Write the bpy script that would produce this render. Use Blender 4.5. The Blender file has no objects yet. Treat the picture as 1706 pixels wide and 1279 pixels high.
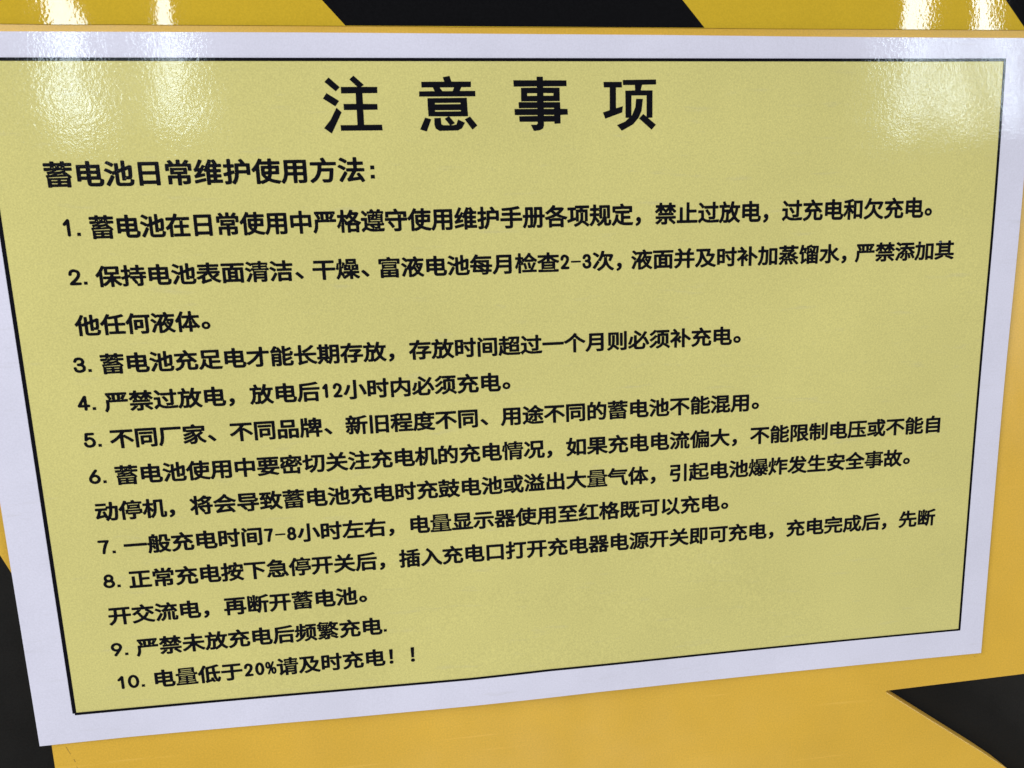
import bpy, bmesh, math, random
from mathutils import Matrix, Vector, noise
from mathutils.geometry import tessellate_polygon

# everything is laid out in the plane of the machine's cover plate (millimetres:
# u to the right, v up, depth d towards the viewer), and the plate leans back
MM = 0.001
LEAN = Matrix.Translation((0, 0, 0.9)) @ Matrix.Rotation(math.radians(-40), 4, 'X')
sc = bpy.context.scene
COL = sc.collection

# ------------------------------------------------------------------ camera
cam_d = bpy.data.cameras.new('camera')
cam_d.sensor_width = 36.0
cam_d.lens = 22.555
cam_d.clip_start = 0.005
cam_d.clip_end = 100.0
cam_d.dof.use_dof = True
cam_d.dof.focus_distance = 0.285
cam_d.dof.aperture_fstop = 26.0
cam = bpy.data.objects.new('camera', cam_d)
COL.objects.link(cam)
M = Matrix(((0.9937054, 0.0497153, -0.1003890, -0.0387668),
            (-0.1067705, 0.1490802, -0.9830438, -0.2622680),
            (-0.0339063, 0.9875746, 0.1534499, 0.0426159),
            (0, 0, 0, 1)))
cam.matrix_world = LEAN @ M
sc.camera = cam

# ------------------------------------------------------------------ light
sc.view_settings.view_transform = 'Standard'
sc.view_settings.look = 'None'
sc.view_settings.exposure = 0.08
sc.view_settings.gamma = 1.0
sc.view_settings.use_curve_mapping = False
world = bpy.data.worlds.new('World')
sc.world = world
world.use_nodes = True
bg = world.node_tree.nodes['Background']
bg.inputs['Color'].default_value = (0.93, 0.96, 1.0, 1)
bg.inputs['Strength'].default_value = 0.02


def lamp(name, x, y, z, sx, sy, power, aim=None, color=(1, 1, 1)):
    """rectangular area lamp; position in metres in the plate's frame"""
    ld = bpy.data.lights.new(name, 'AREA')
    ld.shape = 'RECTANGLE'
    ld.size, ld.size_y = sx, sy
    ld.energy = power
    ld.color = color
    lo = bpy.data.objects.new(name, ld)
    COL.objects.link(lo)
    if aim is None:                      # faces the plate squarely
        R = Matrix(((1, 0, 0), (0, 0, -1), (0, 1, 0))).to_4x4()
    else:
        R = (Vector(aim) - Vector((x, y, z))).to_track_quat('-Z', 'Y').to_matrix().to_4x4()
    lo.matrix_world = LEAN @ Matrix.Translation((x, y, z)) @ R
    return lo


# two pairs of ceiling tubes, far behind the photographer
TUBES = [(-1.66, 1.47, 0.12, 1.32), (-1.22, 1.50, 0.09, 1.34), (2.43, 1.48, 0.11, 1.40), (2.81, 1.54, 0.11, 1.40)]
for (lx, lz, w, h) in TUBES:
    lamp('ceiling_tube', lx, -3.0, lz, w, h, 18.0 * math.pi * w * h, color=(0.74, 0.89, 1.0))
lamp('hall_light_left', -2.0, -1.3, 1.0, 1.2, 1.0, 58.0, aim=(0, 0, 0), color=(1, 0.985, 0.96))
lamp('fill_light_right', 3.0, -1.4, 0.2, 1.0, 1.0, 46.0, aim=(0.05, 0, 0), color=(1, 0.985, 0.96))  # added fill, no known source; brightens the right side of the sheet
lamp('hall_light_above', 0.2, -1.3, 2.7, 1.4, 0.9, 15.0, aim=(0, 0, -0.1), color=(1, 0.985, 0.96))
lamp('fill_light_low', 0.2, -0.4, -1.5, 0.8, 0.5, 15.0, aim=(0, 0, -0.1), color=(1, 0.985, 0.96))  # added fill from below, not a fitting of the hall; lifts the lower half


# ------------------------------------------------------------------ materials
class Nodes:
    def __init__(s, name):
        s.m = bpy.data.materials.new(name)
        s.m.use_nodes = True
        s.t = s.m.node_tree
        s.b = s.t.nodes['Principled BSDF']
        s.tc = s.t.nodes.new('ShaderNodeTexCoord').outputs['Object']

    def new(s, kind, **kw):
        n = s.t.nodes.new(kind)
        for k, v in kw.items():
            setattr(n, k, v)
        return n

    def link(s, a, b):
        s.t.links.new(a, b)

    def noise(s, scale, detail=2.0, rough=0.5, vec=None):
        n = s.new('ShaderNodeTexNoise')
        n.inputs['Scale'].default_value = scale
        n.inputs['Detail'].default_value = detail
        n.inputs['Roughness'].default_value = rough
        s.link(vec or s.tc, n.inputs['Vector'])
        return n.outputs['Fac']

    def ramp(s, fac, stops):
        r = s.new('ShaderNodeValToRGB')
        el = r.color_ramp.elements
        while len(el) < len(stops):
            el.new(0.5)
        for e, (p, c) in zip(el, stops):
            e.position = p
            e.color = (c, c, c, 1) if isinstance(c, (int, float)) else (*c, 1)
        s.link(fac, r.inputs['Fac'])
        return r.outputs['Color']

    def mix(s, fac, a, b, mode='MIX'):
        n = s.new('ShaderNodeMix', data_type='RGBA', blend_type=mode)
        for sock, val in ((n.inputs[0], fac), (n.inputs[6], a), (n.inputs[7], b)):
            if hasattr(val, 'is_linked') or hasattr(val, 'links'):
                s.link(val, sock)
            elif isinstance(val, (int, float)):
                sock.default_value = val
            else:
                sock.default_value = (*val, 1)
        return n.outputs[2]

    def bumps(s, layers):
        """layers of (noise socket, height in metres)"""
        prev = None
        for fac, h in layers:
            b = s.new('ShaderNodeBump')
            b.inputs['Strength'].default_value = 1.0
            b.inputs['Distance'].default_value = h
            if 'Filter Width' in b.inputs:
                b.inputs['Filter Width'].default_value = 0.03
            s.link(fac, b.inputs['Height'])
            if prev:
                s.link(prev, b.inputs['Normal'])
            prev = b.outputs['Normal']
        s.link(prev, s.b.inputs['Normal'])


def print_grain(n, base, amt, blotch=0.04):
    """fibre and ink unevenness of the printed sheet"""
    g = n.ramp(n.noise(1500, 2, 0.7), [(0.28, 1 - amt), (0.72, 1 + amt)])
    c = n.mix(1.0, base, g, 'MULTIPLY')
    g2 = n.ramp(n.noise(13, 4, 0.6), [(0.3, 1 - blotch), (0.7, 1.0 + blotch * 0.6)])
    return n.mix(1.0, c, g2, 'MULTIPLY')


def laminate(name, base, amt=0.12, rough=0.09, specks=True, blotch=0.06):
    n = Nodes(name)
    c = print_grain(n, base, amt, blotch)
    if specks:                            # faint grey rub marks, then a few specks of dirt
        mp = n.new('ShaderNodeMapping')
        mp.inputs['Rotation'].default_value = (0, -0.5, 0)
        mp.inputs['Scale'].default_value = (40, 40, 260)
        n.link(n.tc, mp.inputs['Vector'])
        rub = n.ramp(n.noise(1.0, 4, 0.65, mp.outputs['Vector']), [(0.60, 0.0), (0.78, 0.22)])
        c = n.mix(rub, c, (0.42, 0.40, 0.37))
        v = n.new('ShaderNodeTexVoronoi')
        v.inputs['Scale'].default_value = 46
        n.link(n.tc, v.inputs['Vector'])
        k = n.ramp(v.outputs['Distance'], [(0.009, 1.0), (0.015, 0.0)])
        k2 = n.ramp(n.noise(35, 1), [(0.56, 0.0), (0.62, 0.5)])
        c = n.mix(n.mix(1.0, k, k2, 'MULTIPLY'), c, (0.03, 0.025, 0.02))
    n.link(c, n.b.inputs['Base Color'])
    n.b.inputs['Roughness'].default_value = rough
    n.b.inputs['IOR'].default_value = 1.5
    n.bumps([(n.noise(45, 1, 0.4), 0.00014), (n.noise(680, 2, 0.6), 0.000034)])
    return n.m


M_PAPER = laminate('laminated_white_paper', (0.70, 0.695, 0.835), 0.05, blotch=0.07)
M_PANEL = laminate('printed_yellow_field', (0.645, 0.592, 0.222), 0.12)
M_INK = laminate('printed_black_ink', (0.006, 0.006, 0.009), 0.3, specks=False)


def tape_mat(name, base, amt):
    n = Nodes(name)
    c = print_grain(n, base, amt, 0.06)
    n.link(c, n.b.inputs['Base Color'])
    n.b.inputs['Roughness'].default_value = 0.03
    n.bumps([(n.noise(40, 1, 0.4), 0.00014), (n.noise(700, 1.5, 0.5), 0.000008)])
    return n.m


M_TAPE = tape_mat('glossy_yellow_film', (0.60, 0.405, 0.030), 0.08)
M_STRIPE = tape_mat('glossy_black_film', (0.006, 0.006, 0.007), 0.2)


def paint_mat(name, base, amt, rough, scratch=True):
    n = Nodes(name)
    g = n.ramp(n.noise(1300, 2, 0.7), [(0.28, 1 - amt), (0.72, 1 + amt)])
    c = n.mix(1.0, base, g, 'MULTIPLY')
    g2 = n.ramp(n.noise(14, 5, 0.6), [(0.3, 0.92), (0.7, 1.04)])
    c = n.mix(1.0, c, g2, 'MULTIPLY')
    if scratch:                           # rubbed paler streaks and dirt specks
        mp = n.new('ShaderNodeMapping')
        mp.inputs['Rotation'].default_value = (0, 0.35, 0)
        mp.inputs['Scale'].default_value = (14, 60, 420)
        n.link(n.tc, mp.inputs['Vector'])
        s1 = n.ramp(n.noise(1.0, 3, 0.6, mp.outputs['Vector']), [(0.65, 0.0), (0.72, 0.3)])
        c = n.mix(s1, c, tuple(min(1, x * 1.2 + 0.06) for x in base))
        v = n.new('ShaderNodeTexVoronoi')
        v.inputs['Scale'].default_value = 60
        n.link(n.tc, v.inputs['Vector'])
        k = n.ramp(v.outputs['Distance'], [(0.012, 0.7), (0.02, 0.0)])
        k2 = n.ramp(n.noise(30, 1), [(0.52, 0.0), (0.6, 1.0)])
        c = n.mix(n.mix(1.0, k, k2, 'MULTIPLY'), c, (0.08, 0.05, 0.02))
    n.link(c, n.b.inputs['Base Color'])
    n.link(n.ramp(n.noise(60, 3), [(0.3, rough - 0.04), (0.7, rough + 0.05)]), n.b.inputs['Roughness'])
    n.bumps([(n.noise(120, 3, 0.5), 0.00006), (n.noise(1400, 2, 0.6), 0.000030)])
    return n.m


M_PLATE = paint_mat('yellow_machine_paint', (0.71, 0.435, 0.056), 0.10, 0.34)
M_DARK = paint_mat('black_machine_paint', (0.0065, 0.0062, 0.0060), 0.5, 0.62, False)
M_DARK.node_tree.nodes['Principled BSDF'].inputs['Specular IOR Level'].default_value = 0.25
M_SCUFF = paint_mat('dark_scuff', (0.34, 0.21, 0.04), 0.3, 0.5, False)


# ------------------------------------------------------------------ helpers
def smooth(t):
    t = min(1.0, max(0.0, t))
    return t * t * (3 - 2 * t)


def lift(u, v):
    """how far the sheet stands off the plate (mm): it bulges along its lower edge and at its right edge"""
    b = 2.2 * math.exp(-((u + 5) / 95.0) ** 2) * smooth((-v - 40) / 105.0)
    r = 1.3 * smooth((u - 165) / 50.0) * math.exp(-((v - 70) / 60.0) ** 2)
    return 0.5 + b + r


def P(u, v, d):
    return Vector((u * MM, -d * MM, v * MM))


def obj(name, bm, mat, parent=None, flat=False):
    me = bpy.data.meshes.new(name)
    bmesh.ops.recalc_face_normals(bm, faces=bm.faces) if not flat else None
    bm.to_mesh(me)
    bm.free()
    me.materials.append(mat)
    o = bpy.data.objects.new(name, me)
    COL.objects.link(o)
    if parent:
        o.parent = parent
    return o


def thing(name, label, cat, back=0.0):
    o = bpy.data.objects.new(name, None)
    o.empty_display_size = 0.05
    COL.objects.link(o)
    o.matrix_world = LEAN @ Matrix.Translation((0, back * MM, 0))
    o['label'] = label
    o['category'] = cat
    return o


def interp(pts, x):
    if x <= pts[0][0]:
        return pts[0][1]
    for (a, ya), (b, yb) in zip(pts, pts[1:]):
        if x <= b:
            t = (x - a) / (b - a)
            return ya + (yb - ya) * t
    return pts[-1][1]


def sheet(bm, left, right, bottom, top, nu, nv, off, thick=0.0):
    """grid following the sheet's lift; edges are functions of the other coordinate; off in mm above the sheet"""
    rows = []
    for j in range(nv + 1):
        row = []
        for i in range(nu + 1):
            s, t = i / nu, j / nv
            u = left + (right - left) * s
            v = bottom(u) + (top(u) - bottom(u)) * t
            row.append((u, v))
        rows.append(row)
    F = [[bm.verts.new(P(u, v, lift(u, v) + off)) for u, v in r] for r in rows]
    for j in range(nv):
        for i in range(nu):
            f = bm.faces.new((F[j][i], F[j][i + 1], F[j + 1][i + 1], F[j + 1][i]))
            f.smooth = True
    if thick:
        B = [[bm.verts.new(P(u, v, lift(u, v) + off - thick)) for u, v in r] for r in rows]
        for j in range(nv):
            for i in range(nu):
                bm.faces.new((B[j][i], B[j + 1][i], B[j + 1][i + 1], B[j][i + 1])).smooth = True
        ring = [(0, i) for i in range(nu)] + [(j, nu) for j in range(nv)] + \
               [(nv, i) for i in range(nu, 0, -1)] + [(j, 0) for j in range(nv, 0, -1)]
        cp = {q: (bm.verts.new(F[q[0]][q[1]].co), bm.verts.new(B[q[0]][q[1]].co)) for q in ring}
        for a, b in zip(ring, ring[1:] + ring[:1]):      # cut edge, sharp against the faces
            bm.faces.new((cp[a][0], cp[a][1], cp[b][1], cp[b][0]))


def fillet(poly, r, n=4):
    out = []
    m = len(poly)
    for i in range(m):
        a, b, c = Vector(poly[i - 1]), Vector(poly[i]), Vector(poly[(i + 1) % m])
        rr = min(r, (a - b).length * 0.45, (c - b).length * 0.45)
        p, q = b + (a - b).normalized() * rr, b + (c - b).normalized() * rr
        for k in range(n + 1):
            t = k / n
            out.append(tuple((1 - t) ** 2 * p + 2 * t * (1 - t) * b + t * t * q))
    return out


def cut_plate(name, loops, thick, bevel, mat, parent, front=0.0):
    """plate with openings and softly rounded edges; its front face at depth `front` mm"""
    cu = bpy.data.curves.new(name, 'CURVE')
    cu.dimensions = '2D'
    cu.fill_mode = 'BOTH'
    cu.extrude = (thick / 2 - bevel) * MM
    cu.bevel_depth = bevel * MM
    cu.bevel_resolution = 2
    cu.offset = -bevel * MM
    for L in loops:
        sp = cu.splines.new('POLY')
        sp.points.add(len(L) - 1)
        for p, (x, y) in zip(sp.points, L):
            p.co = (x * MM, y * MM, 0, 1)
        sp.use_cyclic_u = True
    tmp = bpy.data.objects.new(name + '_curve', cu)
    COL.objects.link(tmp)
    dg = bpy.context.evaluated_depsgraph_get()
    me = bpy.data.meshes.new_from_object(tmp.evaluated_get(dg))
    bpy.data.objects.remove(tmp)
    bpy.data.curves.remove(cu)
    me.name = name
    for v in me.vertices:
        x, y, z = v.co
        v.co = (x, (thick / 2) * MM - z - front * MM, y)
    me.materials.clear()
    me.materials.append(mat)
    o = bpy.data.objects.new(name, me)
    COL.objects.link(o)
    o.parent = parent
    return o


def slab(bm, pts, d0, d1):
    """prism between depths d0 (back) and d1 (front)"""
    f = [bm.verts.new(P(u, v, d1)) for u, v in pts]
    b = [bm.verts.new(P(u, v, d0)) for u, v in pts]
    bm.faces.new(f)
    bm.faces.new(b[::-1])
    n = len(pts)
    for i in range(n):
        bm.faces.new((f[i], b[i], b[(i + 1) % n], f[(i + 1) % n]))


# ------------------------------------------------------------------ the machine behind the notice
body = thing('machine_cover', 'yellow painted metal machine cover with black openings, behind the notice', 'machine panel', 0.9)
outer = fillet([(-340, -320), (340, -320), (340, 215), (-340, 215)], 18, 6)
hole_r = fillet([(164.0, -157.6), (236.4, -156.2), (300, -155.0), (300, -262), (276, -246), (231.5, -206.6), (218.7, -196.9)], 1.6, 4)
hole_l = fillet([(-211.5, -77.5), (-212.3, -250), (-300, -250), (-300, -20), (-234.5, -20)], 1.6, 4)
cut_plate('cover_plate', [outer, hole_r, hole_l], 9.0, 0.45, M_PLATE, body)
bm = bmesh.new()
slab(bm, [(-325, -305), (325, -305), (325, 200), (-325, 200)], -16.0, -13.0)
obj('inner_panel', bm, M_DARK, body)
bm = bmesh.new()                       # scuffs in the paint by the left opening
for pts in ([(-206.2, -143.5), (-205.9, -143.6), (-205.2, -145.6), (-204.6, -147.2), (-204.8, -147.3), (-205.6, -145.2)],
            [(-203.9, -149.6), (-203.4, -149.9), (-203.1, -151.2), (-203.5, -151.0)],
            [(-203.2, -153.0), (-202.9, -153.3), (-202.6, -154.5), (-202.9, -154.3)]):
    slab(bm, pts, 0.0, 0.03)
obj('scuff_mark', bm, M_SCUFF, body)

# ------------------------------------------------------------------ hazard tape along the top
tape = thing('hazard_tape', 'glossy yellow and black striped hazard tape above the notice', 'hazard tape', 0.9)
V0, V1 = 140.35, 190.0
bm = bmesh.new()
slab(bm, [(-330, V0)] + [(-330 + 20 * i, V0 + 0.25 * noise.noise((i * 0.7, 3, 0))) for i in range(1, 33)] + [(330, V0), (330, V1), (-330, V1)], 0.02, 0.20)
obj('yellow_film', bm, M_TAPE, tape)
SK = -0.90
for a in (-70.0 - 279.2, -70.0, -70.0 + 279.2):
    b = a + 139.6
    lo, hi = V0 + 0.15, V1 - 0.15
    q = [(max(a, -329.8), lo), (min(b, 329.8), lo), (min(b + SK * (hi - lo), 329.8), hi), (max(a + SK * (hi - lo), -329.8), hi)]
    if q[1][0] - q[0][0] < 1:
        continue
    bm = bmesh.new()
    slab(bm, q, 0.205, 0.25)
    obj('black_stripe', bm, M_STRIPE, tape)

# ------------------------------------------------------------------ the notice
sign = thing('notice_sign', 'white bordered yellow laminated notice with black Chinese battery care rules', 'notice')
LOWER = [(-215.4, -141.15), (-180, -140.9), (-94, -141.4), (-35, -141.1), (20, -140.45), (53, -140.55), (130, -141.1), (211.8, -141.4)]
UPPER = [(-215.4, 137.35), (-86, 137.55), (52, 137.3), (112, 136.95), (212, 136.7)]
bm = bmesh.new()
sheet(bm, -215.3, 211.7, lambda u: interp(LOWER, u), lambda u: interp(UPPER, u), 108, 70, 0.0, 0.45)
obj('paper_sheet', bm, M_PAPER, sign, True)
FB = [(-199.8, -127.9), (-93, -128.1), (-35, -128.0), (0, -127.3), (68, -127.45), (199.5, -127.9)]
fb = lambda u: interp(FB, u)
bm = bmesh.new()
sheet(bm, -199.8, 199.2, fb, lambda u: 128.1, 100, 64, 0.05)
obj('yellow_field', bm, M_PANEL, sign, True)
bm = bmesh.new()
sheet(bm, -200.55, -199.05, lambda u: -127.75, lambda u: 127.9, 1, 64, 0.10)
sheet(bm, 198.6, 199.7, lambda u: -127.95, lambda u: 127.9, 1, 64, 0.10)
sheet(bm, -199.7, 199.6, lambda u: fb(u) - 0.65 + 0.0003 * (u + 200), lambda u: fb(u) + 0.5 - 0.0003 * (u + 200), 100, 1, 0.13)
sheet(bm, -200.5, 199.6, lambda u: 127.55, lambda u: 128.7, 100, 1, 0.13)
obj('border_line', bm, M_INK, sign, True)

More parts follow.
